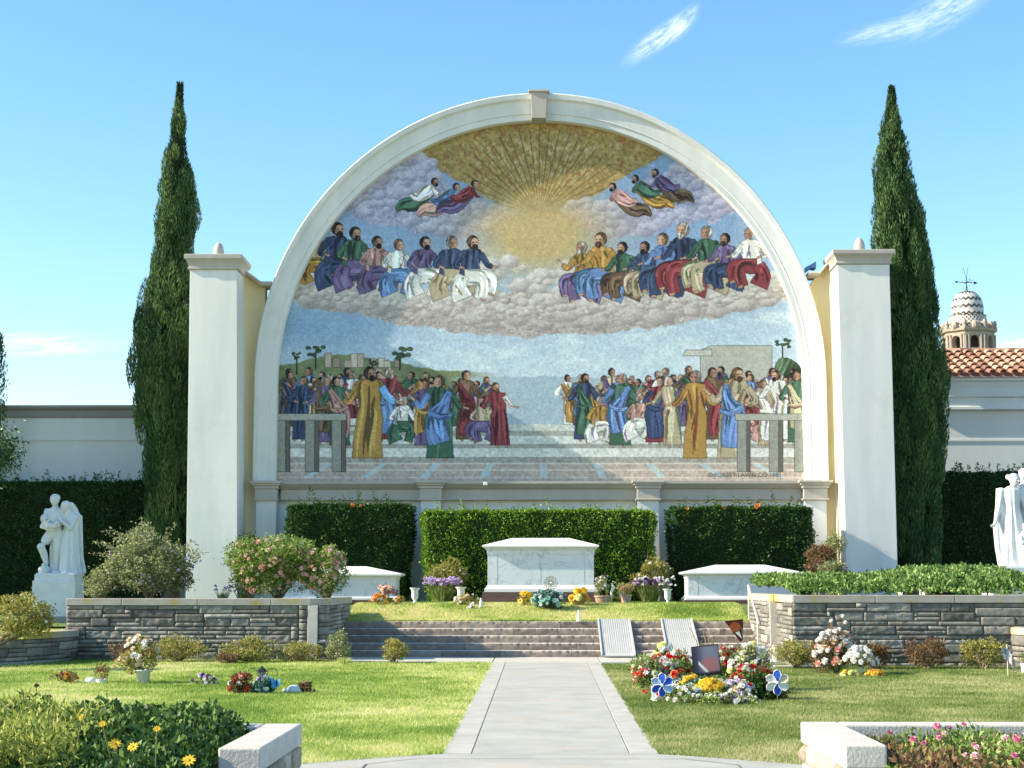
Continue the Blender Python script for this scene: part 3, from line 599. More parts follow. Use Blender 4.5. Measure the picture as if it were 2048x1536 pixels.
# ---- sill, entablature and pilasters below
b = MB(); x0, x1 = X(500, 44.6), X(1668, 44.6)
def entab(mb, x0, x1, y, dy=0):
    zt = Z(962, 44.6); h = zt - Z(999, 44.6)
    pf = [(.30, 0), (.30, -.07), (.27, -.10), (.20, -.16), (.16, -.20), (.10, -.22), (.10, -.45 * h - .06), (.10, -h + .02), (.13, -h + .02), (.13, -h)]
    pf = [(o + dy, z) for o, z in pf]
    A = [(y - o, zt + z) for o, z in pf] + [(y + .3, zt - h), (y + .3, zt)]
    mb.rings([[(x0, a, c) for a, c in A], [(x1, a, c) for a, c in A]])
entab(b, X(556, 44.6), X(1610, 44.6), 44.9); b.build('cornice', M['trim'], MW)
for (a, c) in ((500, 556), (832, 888), (1270, 1328), (1606, 1666)):
    b = MB(); xa, xb = X(a + 3, 44.5), X(c - 3, 44.5); e = .06
    zt = Z(961, 44.5)
    for (o, za, zb) in ((.10, 0, -.07), (.05, -.07, -.13), (0, -.13, -.22), (-.04, -.22, -.50), (.0, -.50, -.55)):
        b.box(xa - o, xb + o, 44.50 - o, 44.86, zt + zb, zt + za)
    pi_ = b.build('pilaster', M['trim'], MW, bevel=.012)
    b = MB(); b.box(xa + .07, xb - .07, 44.6, 44.97, .8, zt - .55); b.build('pilaster_shaft', M['plaster'], pi_)
BOX('wall_panel', X(500, 45), X(1668, 45), 45.0, 45.3, .8, Z(985, 45), M['plaster'], MW)
# lamp fitting on the cornice
fx = thing('floodlight', 'tiny white floodlight fixed on the cornice below the mosaic, left of centre', 'floodlight', W(971, 966, 44.55))
b = MB(); c = W(971, 968, 44.5); b.box(c.x - .06, c.x + .06, c.y - .12, c.y + .02, c.z - .04, c.z + .05); b.build('housing', M['white'], fx, bevel=.01)
b = MB(); b.tube([(c.x, c.y + .0, c.z + .02), (c.x, c.y + .12, c.z - .01)], .015); b.build('bracket', M['rail'], fx)

# ---- pillars, coved side walls
def pillar(side):
    YP = 43.6
    if side < 0: xa, xb, bx0, bx1 = X(380, YP), X(476, YP), X(375, YP), X(477, YP)
    else: xa, xb, bx0, bx1 = X(1673, YP), X(1781, YP), X(1686, YP), X(1790, YP)
    if side < 0: xa, xb = W(380, 540, YP).x, W(474, 540, YP).x; bx0, bx1 = W(373, 1150, YP).x, W(476, 1150, YP).x
    else: xa, xb = W(1675, 530, YP).x, W(1779, 530, YP).x; bx0, bx1 = W(1692, 1100, YP).x, W(1794, 1100, YP).x
    zc = W(430, 540, YP).z if side < 0 else W(1730, 529, YP).z
    ztop = W(430, 506, YP - .2).z if side < 0 else W(1730, 497, YP - .2).z
    y1 = 44.85; b = MB()
    b.rings([[(bx0, YP, .8), (bx1, YP, .8), (bx1, y1, .8), (bx0, y1, .8)][::-1], [(xa, YP, zc), (xb, YP, zc), (xb, y1, zc), (xa, y1, zc)][::-1]])
    s = b.build('pillar', M['plaster'], MW, bevel=.01)
    b = MB(); h = ztop - zc
    lv = [(.02, 0), (.055, .02), (.055, .17 * h), (.03, .20 * h), (.045, .38 * h), (.075, .52 * h), (.11, .63 * h), (.14, .70 * h), (.145, .96 * h), (.10, h)]
    b.rings([[(xa - o, YP - o, zc + z), (xb + o, YP - o, zc + z), (xb + o, y1 + o, zc + z), (xa - o, y1 + o, zc + z)] for o, z in lv])
    cp = b.build('capital', M['trim'], s, bevel=.006)
    fxp = 437 if side < 0 else 1719; yf = 43.95; c = W(fxp, ((506 if side < 0 else 497)), yf); hh = W(fxp, 477 if side < 0 else 467, yf).z - c.z; r = 11.2 / 72
    b = MB(); b.lathe([(r, -.1), (r, .1 * hh), (r * .98, .35 * hh), (r * .9, .58 * hh), (r * .7, .8 * hh), (r * .42, .93 * hh), (r * .12, hh)], (c.x, yf, ztop), 20); b.build('finial', M['trim'], s, smooth=True)
    # coved side wall between arch and pillar
    xin = (xb if side < 0 else xa); xar = cx_ + side * (RO * KX - .1)
    ym = 45.05; pts = []; rad = .55
    inner = [(xar, ym)]; e = xin - side * 0
    for k in range(9):
        a = math.pi / 2 * k / 8; pts.append((e - side * rad + side * rad * math.sin(a), ym - rad + rad * math.cos(a)))
    line = inner + pts
    def ztop_(x):
        tt_ = abs(x - xin) / abs(xar - xin); return Z(546 if side < 0 else 530, 44.8) - .28 * (tt_ ** 1.3) + (.05 * (1 - tt_))
    b = MB(); 
    b.rings([[(x, y, .8) for x, y in line] + [(x, y + .35, .8) for x, y in line[::-1]], [(x, y, ztop_(x)) for x, y in line] + [(x, y + .35, ztop_(x)) for x, y in line[::-1]]])
    b.build('side_wall', M['cream'], MW)
    b = MB(); n = 12; rs = []
    for k in range(n + 1):
        x = xar - side * .3 + (xin + side * .05 - (xar - side * .3)) * k / n; z = ztop_(x) if abs(x - xin) <= abs(xar - xin) else ztop_(xar); rs.append([(x, 44.62, z - .08), (x, 44.58, z - .02), (x, 44.62, z + .03), (x, 45.42, z + .03), (x, 45.42, z - .08)])
    b.rings(rs); b.build('coping', M['trim'], MW)
pillar(-1); pillar(1)
# small blue tarpaulin lump on the right side wall
t_ = thing('tarpaulin', 'small folded blue tarpaulin lying on the wall top left of the right pillar', 'tarpaulin', W(1628, 535, 44.9))
b = MB(); a = W(1611, 541, 44.9); c = W(1630, 532, 44.9); b.rings([[(a.x, 44.75, a.z - .05), (a.x, 44.75, a.z + .08), (a.x, 45.1, a.z + .1), (a.x, 45.1, a.z - .05)], [((a.x + c.x) / 2, 44.7, c.z - .08), ((a.x + c.x) / 2, 44.75, c.z + .02), ((a.x + c.x) / 2, 45.1, c.z + .05), ((a.x + c.x) / 2, 45.1, c.z - .08)], [(c.x, 44.7, c.z - .1), (c.x, 44.72, c.z + .1), (c.x, 45.1, c.z + .1), (c.x, 45.1, c.z - .1)]]); b.build('cloth', flat('blue tarpaulin', (.12, .22, .45), trans=0), t_)

# ---------------------------------------------------------------- garden walls and buildings behind
gw = thing('garden_wall', 'long white plastered garden wall with grey coping behind the left cypress', 'wall', (X(0, 48), 48, 1))
zt = Z(810, 48); xa, xb = -34, X(500, 48)
BOX('wall_face', xa, xb, 48.0, 48.4, .7, zt - .2, M['plaster_wall'], gw)
b = MB(); h = zt - Z(834, 48)
pf = [(.22, 0), (.22, -.07), (.16, -.12), (.10, -.15), (.08, -h + .06), (.05, -h)]
A = [(48 - o, zt + z) for o, z in pf] + [(48.6, zt - h), (48.6, zt)]; b.rings([[(xa, q, c) for q, c in A], [(xb, q, c) for q, c in A]]); b.build('cornice', M['trim_dark'], gw)
b = MB(); b.box(xa, xb, 47.965, 48.01, Z(880, 48), Z(876, 48)); b.build('string_course', M['plaster_wall'], gw)
# unseen tall building added off to the left to shade the wall and pillar
ob = thing('shade_building', 'unseen tall pale building added at left to shade the garden wall and pillar', 'building', (-30, 50, 0))
BOX('wall', -38, -22.4, 42.3, 62, 0, 15.6, M['plaster_wall'], ob); b = MB(); b.box(-38.2, -22.2, 42.1, 62.2, 15.6, 15.9); b.build('roof', M['trim'], ob)

cb_ = thing('cloister_building', 'low white building with clay tile roof behind the right cypress', 'building', (X(1960, 50), 50, 1))
xa, xb = X(1850, 50), 32
BOX('wall', xa, xb, 50.0, 58, .7, Z(757, 50), M['plaster_wall'], cb_)
b = MB(); zt = Z(757, 50)
pf = [(.30, 0), (.30, -.12), (.24, -.17), (.20, -.34), (.20, -.62), (.14, -.66), (.14, -.92), (.20, -.94), (.20, -1.02), (.03, -1.06)]
A = [(50 - o, zt + z) for o, z in pf] + [(50.2, zt - 1.06), (50.2, zt)]; b.rings([[(xa, q, c) for q, c in A], [(xb, q, c) for q, c in A]]); b.build('cornice', M['plaster_wall'], cb_)
b = MB(); b.box(xa, xb, 49.97, 50.01, Z(884, 50), Z(880, 50)); b.build('string_course', M['plaster_wall'], cb_)
b = MB(); ey, ez = 49.45, Z(752, 49.5); ry, rz = 52.6, Z(706, 52.6); nr = 7
b.add([(xa, ey + .2, ez - .05), (xb, ey + .2, ez - .05), (xb, ry, rz - .1), (xa, ry, rz - .1)], [(0, 1, 2, 3)])
b.tint = .2
pitch = .335; nx = int((xb - xa) / pitch)
for i in range(nx):
    cx = xa + pitch * (i + .5)
    for j in range(nr):
        t0, t1 = j / nr, (j + 1.14) / nr; b.tint = random.random(); o = .05 + random.uniform(-.012, .012); r0, r1 = pitch * .36, pitch * .29; jx = random.uniform(-.012, .012)
        rs = []
        for (tq, rq, lift) in ((t0, r0, .06), (t1, r1, .0)):
            y = ey + (ry - ey) * tq; z = ez + (rz - ez) * tq + lift
            ring = [(cx + jx + rq * math.cos(a), y, z + rq * .95 * math.sin(a)) for a in np.linspace(math.pi, 0, 9)] + [(cx + jx + rq * .86 * math.cos(a), y, z + rq * .8 * math.sin(a)) for a in np.linspace(0, math.pi, 9)]
            rs.append(ring)
        b.rings(rs)
rf = b.build('roof', M['terracotta'], cb_, tint=True)
b = MB(); 
for i in range(int((xb - xa) / .4)): b.tint = random.random(); x = xa + .4 * i; b.rings([[(x + dx, ry + .13 * math.cos(a), rz + .13 * math.sin(a) * (1 + dz)) for a in np.linspace(0, 6.283, 13)[:-1]] for dx, dz in ((0, .1), (.44, -.1))])
b.build('ridge_tiles', M['terracotta'], rf, tint=True)

# bell tower dome far behind
DT = 90.0; c = W(1938, 705, DT); tw = thing('bell_tower', 'domed mission bell tower with zigzag tiles seen beyond the clay roof', 'tower', (c.x, DT, c.z))
u_ = 1 / (FPX / DT)
stone_t = pm('carved tower stone', (.46, .38, .30), (.34, .28, .22), 3, 1, .85, 1.0, 9)
c.x, c.z = c.x, c.z
TW = thing
def oct_(r, z, rot=math.pi / 8, n=8): return [(c.x + r * math.cos(rot + 2 * math.pi * k / n), DT + r * math.sin(rot + 2 * math.pi * k / n), c.z + z) for k in range(n)]
R8 = 51 * u_; zt = (705 - 668) * u_
b = MB(); b.rings([oct_(R8 * 1.02, -6), oct_(R8 * 1.02, .1)]); b.build('base', stone_t, tw)
arm = MB(); dk = MB()
H1 = 36 * u_
for k in range(8):
    a0 = math.pi / 8 + k * math.pi / 4 + math.pi / 8; a = k * math.pi / 4 - math.pi / 2
    nx_, ny_ = math.cos(a), math.sin(a); tx, ty = -ny_, nx_; ap = R8 * math.cos(math.pi / 8); hw = R8 * math.sin(math.pi / 8)
    def P(u, z, o=0): return (c.x + nx_ * (ap + o) + tx * u, DT + ny_ * (ap + o) + ty * u, c.z + z)
    ow = hw * .46; zs = H1 * .55; pts_o = [(-ow, 0), (-ow, zs)] + [(-ow * math.cos(q), zs + ow * math.sin(q)) for q in np.linspace(0, math.pi, 10)[1:-1]] + [(ow, zs), (ow, 0)]
    # wall with arched opening: strips left, right and above
    arm.rings([[P(u, z, o) for u, z in ((-hw, 0), (-ow, 0), (-ow, H1), (-hw, H1))] for o in (0, -.35)])
    arm.rings([[P(u, z, o) for u, z in ((ow, 0), (hw, 0), (hw, H1), (ow, H1))] for o in (0, -.35)])
    ap_ = pts_o[1:-1]; arm.rings([[P(u, z, o) for u, z in ap_ + [(ow, H1), (-ow, H1)]] for o in (-.001, -.351)])
    for q in (-.95, -.62, .62, .95):
        arm.tube([P(hw * q, 0, .03), P(hw * q, H1 * .8, .03)], .05, 8); arm.box(*sum([[P(hw * q, 0)[0] - .07, P(hw * q, 0)[0] + .07], [P(hw * q, 0)[1] - .07, P(hw * q, 0)[1] + .07], [c.z + H1 * .8, c.z + H1 * .88]], []))
    arm.tube([P(u * 1.12, (z - zs) * 1.12 + zs if z > zs else z, .02) for u, z in pts_o], .035, 5)
arm.build('arcade', stone_t, tw)
b = MB(); b.rings([oct_(R8 * .55, 0), oct_(R8 * .55, H1)]); b.build('inner_shaft', pm('shadowed belfry plaster', (.10, .075, .06)), tw)  # near-black colour stands in for the shade inside the belfry
b = MB(); hz = H1
b.rings([oct_(R8 * 1.0, hz), oct_(R8 * 1.10, hz + .08), oct_(R8 * 1.12, hz + .2), oct_(R8 * 1.0, hz + .26), oct_(R8 * .98, hz + .5)]);
for k in range(8):
    a = math.pi / 8 + k * math.pi / 4; x, y = c.x + R8 * 1.02 * math.cos(a), DT + R8 * 1.02 * math.sin(a); b.lathe([(.1, 0), (.14, .1), (.10, .3), (.13, .42), (.05, .6)], (x, y, c.z + hz + .1), 8)
    a = k * math.pi / 4; x, y = c.x + R8 * .98 * math.cos(a), DT + R8 * .98 * math.sin(a); b.ell((x, y, c.z + hz + .38), (.2, .2, .26), 8)
b.build('parapet', stone_t, tw)
# zigzag dome material
m, t, bs = mat('zigzag dome tiles'); l = t.links.new; tc = N(t, 'ShaderNodeTexCoord'); sx = N(t, 'ShaderNodeSeparateXYZ'); l(tc.outputs['Object'], sx.inputs[0])
def mt(op, a, b_=None):
    n = N(t, 'ShaderNodeMath', operation=op)
    for i, q in enumerate((a, b_)):
        if q is None: continue
        if isinstance(q, (int, float)): n.inputs[i].default_value = q
        else: l(q, n.inputs[i])
    return n.outputs[0]
at_ = mt('ARCTAN2', sx.outputs[1], sx.outputs[0]); tri = mt('PINGPONG', mt('MULTIPLY', at_, 9 / math.pi), .5)
zz = mt('ADD', mt('MULTIPLY', sx.outputs[2], 2.35), mt('MULTIPLY', tri, .62)); fr = mt('FRACT', zz); g1 = mt('LESS_THAN', fr, .34)
x = N(t, 'ShaderNodeMix', data_type='RGBA'); l(g1, x.inputs[0]); x.inputs[6].default_value = (.56, .51, .46, 1); x.inputs[7].default_value = (.055, .045, .04, 1); l(x.outputs[2], bs.inputs['Base Color']); bs.inputs['Roughness'].default_value = .5
zd = hz + .45
rd = 32 * u_; hd = (660 - 605) * u_
b = MB(); b.lathe([(rd * 1.16, .60), (rd * 1.13, .62), (rd * .98, .66), (rd * 1.0, .95), (rd * .97, 1.25), (rd * .88, 1.55), (rd * .72, 1.8), (rd * .48, 1.98), (rd * .2, 2.06), (.03, 2.07)], (c.x, DT, c.z + zd), 36)
b.build('dome', m, tw, smooth=True)
m2, t, bs = mat('lattice tiles'); l = t.links.new; tc = N(t, 'ShaderNodeTexCoord'); sx = N(t, 'ShaderNodeSeparateXYZ'); l(tc.outputs['Object'], sx.inputs[0])
aa = mt('MULTIPLY', mt('ARCTAN2', sx.outputs[1], sx.outputs[0]), 30 / math.pi); zq = mt('MULTIPLY', sx.outputs[2], 8.0)
k1 = mt('GREATER_THAN', mt('ABSOLUTE', mt('MULTIPLY', mt('SINE', mt('MULTIPLY', mt('ADD', aa, zq), 1.57)), mt('SINE', mt('MULTIPLY', mt('SUBTRACT', aa, zq), 1.57)))), .55)
x = N(t, 'ShaderNodeMix', data_type='RGBA'); l(k1, x.inputs[0]); x.inputs[6].default_value = (.54, .48, .41, 1); x.inputs[7].default_value = (.09, .06, .05, 1); l(x.outputs[2], bs.inputs['Base Color'])
b = MB(); b.lathe([(R8 * .98, -.25), (R8 * .98, -.02), (R8 * 1.02, 0), (R8 * .9, .06), (R8 * .76, .2), (rd * 1.14, .42), (rd * 1.1, .6)], (c.x, DT, c.z + zd), 32); b.build('drum', m2, tw, smooth=False)
b = MB(); z0 = c.z + zd + 2.07; cx = c.x
b.lathe([(.1, 0), (.03, .1), (.05, .2), (.02, .3)], (cx, DT, z0), 8); b.tube([(cx, DT, z0), (cx, DT, z0 + .8)], .025)
b.tube([(cx, DT, z0 + .7), (cx - .15, DT, z0 + 1.35)], .012); b.tube([(cx, DT, z0 + .7), (cx + .1, DT, z0 + 1.35)], .012)
b.tube([(cx - .55, DT, z0 + .52), (cx + .5, DT, z0 + .46)], .022); b.tube([(cx, DT - .4, z0 + .49), (cx, DT + .4, z0 + .49)], .018)
b.rings([[(cx - .62, DT + o, z0 + .60), (cx - .62, DT + o, z0 + .44), (cx - .45, DT + o, z0 + .52)] for o in (-.02, .02)]); b.rings([[(cx + .42, DT + o, z0 + .56), (cx + .42, DT + o, z0 + .37), (cx + .64, DT + o, z0 + .455)] for o in (-.02, .02)])
b.tube([(cx + .1, DT, z0 + .5), (cx + .2, DT, z0 + .66), (cx + .14, DT, z0 + .72), (cx + .28, DT, z0 + .52), (cx + .36, DT, z0 + .64)], .014)
b.build('weathervane', M['dark'], tw)
# ---------------------------------------------------------------- stone walls
class Line:
    def __init__(s, pts, side=1):
        s.p = [np.array(q, float) for q in pts]; s.d = [np.linalg.norm(s.p[i + 1] - s.p[i]) for i in range(len(s.p) - 1)]; s.cum = np.concatenate([[0], np.cumsum(s.d)]); s.L = s.cum[-1]; s.side = side
    def at(s, u):
        u = np.atleast_1d(u); i = np.clip(np.searchsorted(s.cum, u, side='right') - 1, 0, len(s.d) - 1)
        P = np.array(s.p); t = (u - s.cum[i]) / np.array(s.d)[i]; q = P[i] * (1 - t)[:, None] + P[i + 1] * t[:, None]
        D = (P[i + 1] - P[i]) / np.array(s.d)[i][:, None]; n = np.stack([D[:, 1], -D[:, 0]], 1) * s.side
        return q, n
def ashlar(name, line, z0, z1, parent, seed=0, unit_=.105, mats=None, rough=.016, wr=(.4, 1.05), hs=(1, 1, 1, 1, 2, 2), zoff=None):
    r = np.random.default_rng(seed); pr = random.Random(seed); rows = max(2, int(round((z1 - z0) / unit_))); h = (z1 - z0) / rows; du = .05; ncol = int(line.L / du)
    occ = np.zeros((rows, ncol), bool); Vs, Fs, T = [], [], []; base = 0
    for i in range(rows):
        j = 0
        while j < ncol:
            if occ[i, j]: j += 1; continue
            k = min(pr.choice(hs), rows - i); wn = int(pr.uniform(*wr) / du); e = j
            while e < ncol and e < j + wn and not occ[i, e]: e += 1
            if ncol - e < 3 and not occ[i, e:].any(): e = ncol
            while k > 1 and occ[i:i + k, j:e].any(): k -= 1
            occ[i:i + k, j:e] = True
            u0, u1 = j * line.L / ncol + .005, e * line.L / ncol - .005; v0, v1 = z0 + i * h + .005, z0 + (i + k) * h - .005
            if u1 - u0 > .02:
                nu = max(4, int((u1 - u0) / .035)); nv = max(5, int((v1 - v0) / .02)); U, Vv = np.meshgrid(np.r_[u0, np.linspace(u0 + .006, u1 - .006, nu - 2), u1], np.r_[v0, np.linspace(v0 + .006, v1 - .006, nv - 2), v1])
                eu = np.minimum(U - u0, u1 - U); ev = np.minimum(Vv - v0, v1 - Vv); ed = np.minimum(eu, ev); lift = pr.uniform(.0, .022); rg = rough * pr.choice((.4, 1, 1.3))
                o = lift + (vnoise(U * 11 + 50, Vv * 13 + seed, seed, 3) - .5) * rg * 2.6 + (r.random(U.shape) - .5) * rg * .5 + .012 - (ed < .001) * .035
                q, n = line.at(U.ravel()); V = np.c_[q + n * o.ravel()[:, None], Vv.ravel()]
                if zoff is not None: V[:, 2] += zoff(U.ravel(), Vv.ravel())
                ii = np.arange(nu * nv).reshape(nv, nu) + base; f = np.stack([ii[:-1, :-1], ii[:-1, 1:], ii[1:, 1:], ii[1:, :-1]], -1).reshape(-1, 4)
                Vs.append(V); Fs.append(f); T.append(np.full(len(f), min(1, max(0, pr.gauss(.5, .28))))); base += len(V)
            j = e
    return npmesh(name, np.concatenate(Vs), np.concatenate(Fs), mats or M['stone'], parent, tint=np.concatenate(T))
def wallcore(line, z0, z1, th, m, parent, name='core', inset=.004, zt=None):
    n = max(2, int(line.L / .3)); u = np.linspace(0, line.L, n); q, nn = line.at(u); b = MB(); rs = []
    for k in range(n):
        a = q[k] + nn[k] * -inset; c = q[k] - nn[k] * th; top = z1 if zt is None else zt(u[k])
        rs.append([(a[0], a[1], z0), (a[0], a[1], top), (c[0], c[1], top), (c[0], c[1], z0)])
    b.rings(rs); return b.build(name, m, parent)
def coping(line, z0, z1, over, th, parent, m, seg=1.45, seed=0, zt=None, name='coping', bev=.012):
    pr = random.Random(seed); u = 0; b = MB()
    while u < line.L - .02:
        e = min(line.L, u + seg * pr.uniform(.75, 1.15)); e = line.L if line.L - e < .3 else e
        n = max(2, int((e - u) / .35) + 1); rs = []
        for s in np.linspace(u + .004, e - .004, n):
            (q,), (nn,) = line.at(s); a = q + nn * over; c = q - nn * th; dz = 0 if zt is None else zt(s); rs.append([(a[0], a[1], z0 + dz), (a[0], a[1], z1 + dz), (c[0], c[1], z1 + dz), (c[0], c[1], z0 + dz)])
        b.rings(rs); u = e
    return b.build(name, m, parent, bevel=bev)

# upper left planter: long front, plain corner post, side running back beside the steps
YL = 33.45; xl0, xl1 = X(136, YL), X(655, YL); zt_ = Z(1197, YL); capz = .145
pl = thing('stone_planter', 'long raised planter of split grey stone left of the steps, under the pink rose bush', 'planter', (xl0, YL, 0))
fr_ = Line([(xl0, YL), (X(598, YL), YL)]); ashlar('stonework', fr_, .0, zt_ - capz, pl, 11, .085)
wallcore(Line([(xl0, YL), (xl1 - .05, YL)]), -.1, zt_ - capz, .3, M['mortar'], pl)
ashlar('stonework', Line([(X(598, YL) + .01, YL - .02), (X(617, YL), YL - .02)]), 0, zt_ - capz, pl, 12, .085)
bq = MB(); bq.box(X(617, YL), X(637, YL), YL - .05, YL + .3, -.02, zt_ - capz); bq.build('corner_post', M['copingn'], pl, bevel=.01)
ashlar('stonework', Line([(X(637, YL) + .005, YL - .01), (xl1, YL), (xl1 + .02, 37.2)]), 0, zt_ - capz, pl, 13, .085)
coping(Line([(xl0 - .02, YL), (xl1, YL), (xl1 + .02, 37.3)]), zt_ - capz, zt_, .05, .28, pl, M['coping'], seed=1)
side_ = Line([(xl0, 36), (xl0, YL)]); ashlar('stonework', side_, .3, zt_ - capz, pl, 14); wallcore(side_, -.1, zt_ - capz, .3, M['mortar'], pl); wallcore(Line([(xl1 - .01, YL), (xl1 + .01, 37.2)]), -.1, zt_ - capz, .28, M['mortar'], pl)
BOX('planter_soil', xl0 + .2, xl1 - .2, YL + .2, 36.6, .5, zt_ - .08, M['soil'], pl)
# low curved wall further left
def arcpts(a, b_, c, n=14): return [tuple((1 - t) ** 2 * np.array(a) + 2 * t * (1 - t) * np.array(b_) + t * t * np.array(c)) for t in np.linspace(0, 1, n)]
Q0, Q1 = G(0, 1336), G(158, 1325); lw = thing('stone_planter', 'low curved wall of split stone at the far left, below the small rose tree', 'planter', (Q0.x, Q0.y, 0))
zl = Z(1268, 30.8); ln = Line(arcpts((-14.5, 28.4), (Q0.x + .8, 30.1), (X(158, YL), YL - .02)))
zs = lambda u: 0.05 * (np.asarray(u) / ln.L) ** 2
ashlar('stonework', ln, 0, zl - .13, lw, 21, .085); wallcore(ln, -.1, zl - .13, .3, M['mortar'], lw); coping(ln, zl - .13, zl, .05, .3, lw, M['coping'], seed=5)
sheet('terrace_lawn', [(-40, 28.6), (-14.5, 28.6), (-10.6, 30.6), (X(152, YL), YL), (xl0, YL), (xl0, 36), (-40, 36)], zl - .10, M['lawn'])
# upper right planter
YR = 31.0; xr0, xr1 = X(1583, YR), X(2043, YR); zr = Z(1190, YR)
prt = thing('stone_planter', 'raised planter of dark split stone right of the steps, topped with juniper ground cover', 'planter', (xr0, YR, 0))
ashlar('stonework', Line([(xr0, YR), (xr1 + .1, YR)]), 0, zr - .15, prt, 31, .085); wallcore(Line([(xr0, YR), (xr1 + 6, YR)]), -.1, zr - .15, .3, M['mortar'], prt)
yb = 33.2; xpost = X(1538, yb)
ashlar('stonework', Line([(X(1552, yb) + .02, yb), (xr0, YR)]), 0, zr - .15, prt, 32, .085, rough=.008); wallcore(Line([(X(1552, yb), yb), (xr0, YR)]), -.1, zr - .15, .25, M['mortar'], prt)
bq = MB(); bq.box(X(1538, yb), X(1553, yb), yb - .03, yb + .3, -.02, zr - .15); bq.build('corner_post', M['copingn'], prt, bevel=.01)
ashlar('stonework', Line([(X(1500, 36.4), 36.4), (xpost, yb)]), 0, zr - .15, prt, 33, .085, rough=.008); wallcore(Line([(X(1500, 36.4), 36.4), (xpost, yb)]), -.1, zr - .15, .3, M['mortar'], prt)
coping(Line([(X(1500, 36.4) - .0, 36.4), (xpost, yb), (X(1552, yb) - .02, yb), (xr0, YR), (xr1 + 6, YR)]), zr - .15, zr, .045, .28, prt, M['coping'], seed=2)
BOX('planter_soil', X(1560, yb) + .3, 30, YR + .25, 36.4, .3, zr - .06, M['soil'], prt)
# low wall at the far right edge coming towards us
lw2 = thing('stone_planter', 'low sunlit stone wall with yellow stained coping at the far right edge', 'planter', (xr1, 30, 0))
zz2 = Z(1255, 30.6); ln2 = Line(arcpts((X(2021, YR), YR), (X(2021, YR) + .05, 29.6), (X(2021, YR) + 2.2, 27.6)))
ashlar('stonework', ln2, 0, zz2 - .14, lw2, 41, .105); wallcore(ln2, -.1, zz2 - .14, .3, M['mortar'], lw2); coping(ln2, zz2 - .14, zz2, .045, .35, lw2, M['coping'], seed=8)
# foreground planters (low walls with a thick coping)
zf = .55
nf = G(1705, 1490, zf); ff = G(1587, 1443, zf); xo = (nf.x + ff.x) / 2; capw = G(1790, 1490, zf).x - nf.x
def forep(side, label, cop):
    t = thing('stone_planter', label, 'planter', (side * xo, 11, 0)); xoo = side * xo if side > 0 else X(609, G(609, 1447, zf).y); yn, yf = (nf.y, ff.y) if side > 0 else (G(520, 1496, zf).y, G(609, 1447, zf).y)
    b = MB()
    def cap(x0, x1, y0, y1): b.box(x0, x1, y0, y1, zf - .155, zf)
    s = side; a = xoo; c = xoo + s * capw
    ysp = yn + (yf - yn) * .55
    cap(min(a, c), max(a, c), yn, ysp - .004); cap(min(a, c), max(a, c), ysp + .004, yf)
    for k in range(5): cap(*sorted((c + s * (.006 + 1.5 * k), c + s * 1.5 * (k + 1))), yf - .27, yf)
    cb2 = b.build('coping', cop, t, bevel=.014)
    b = MB(); b.box(*sorted((a + s * .04, c - s * .03)), yn + .03, yf - .02, -.05, zf - .157); b.box(*sorted((c, c + s * 7.5)), yf - .24, yf - .04, -.05, zf - .157); b.build('core', M['mortar'], t)
    e = a + s * .03
    L1 = Line([(e, yf - .02), (e, yn + .02)]) if s > 0 else Line([(e, yn + .02), (e, yf - .02)])
    L1.side = 1
    ashlar('stonework', L1, -.02, zf - .16, t, 50 + s, .13, rough=.035, wr=(.2, .45), hs=(1, 2, 2, 3), mats=M['stone_l'])
    e2 = Line([(min(a, c) + .03, yn + .02), (max(a, c) - .03, yn + .02)]); ashlar('stonework', e2, -.02, zf - .16, t, 52 + s, .13, rough=.03, wr=(.2, .4), mats=M['stone_l'])
    BOX('planter_soil', *sorted((c, c + s * 7.4)), 5, yf - .25, 0, zf - .24, M['soil'], t)
    return yn, yf, c
M['stone_l'] = tintmat('pale split stone', [(0, (.30, .24, .18)), (.4, (.44, .37, .29)), (1, (.58, .50, .41))], .85, noise=.3, bump=.6, bscale=50)
fR = forep(1, 'pale coped planter of rough stone in the near right corner with pink flowers', M['copingn'])
fL = forep(-1, 'pale coped planter of rough stone in the near left corner with ivy and yellow daisies', M['copingn'])

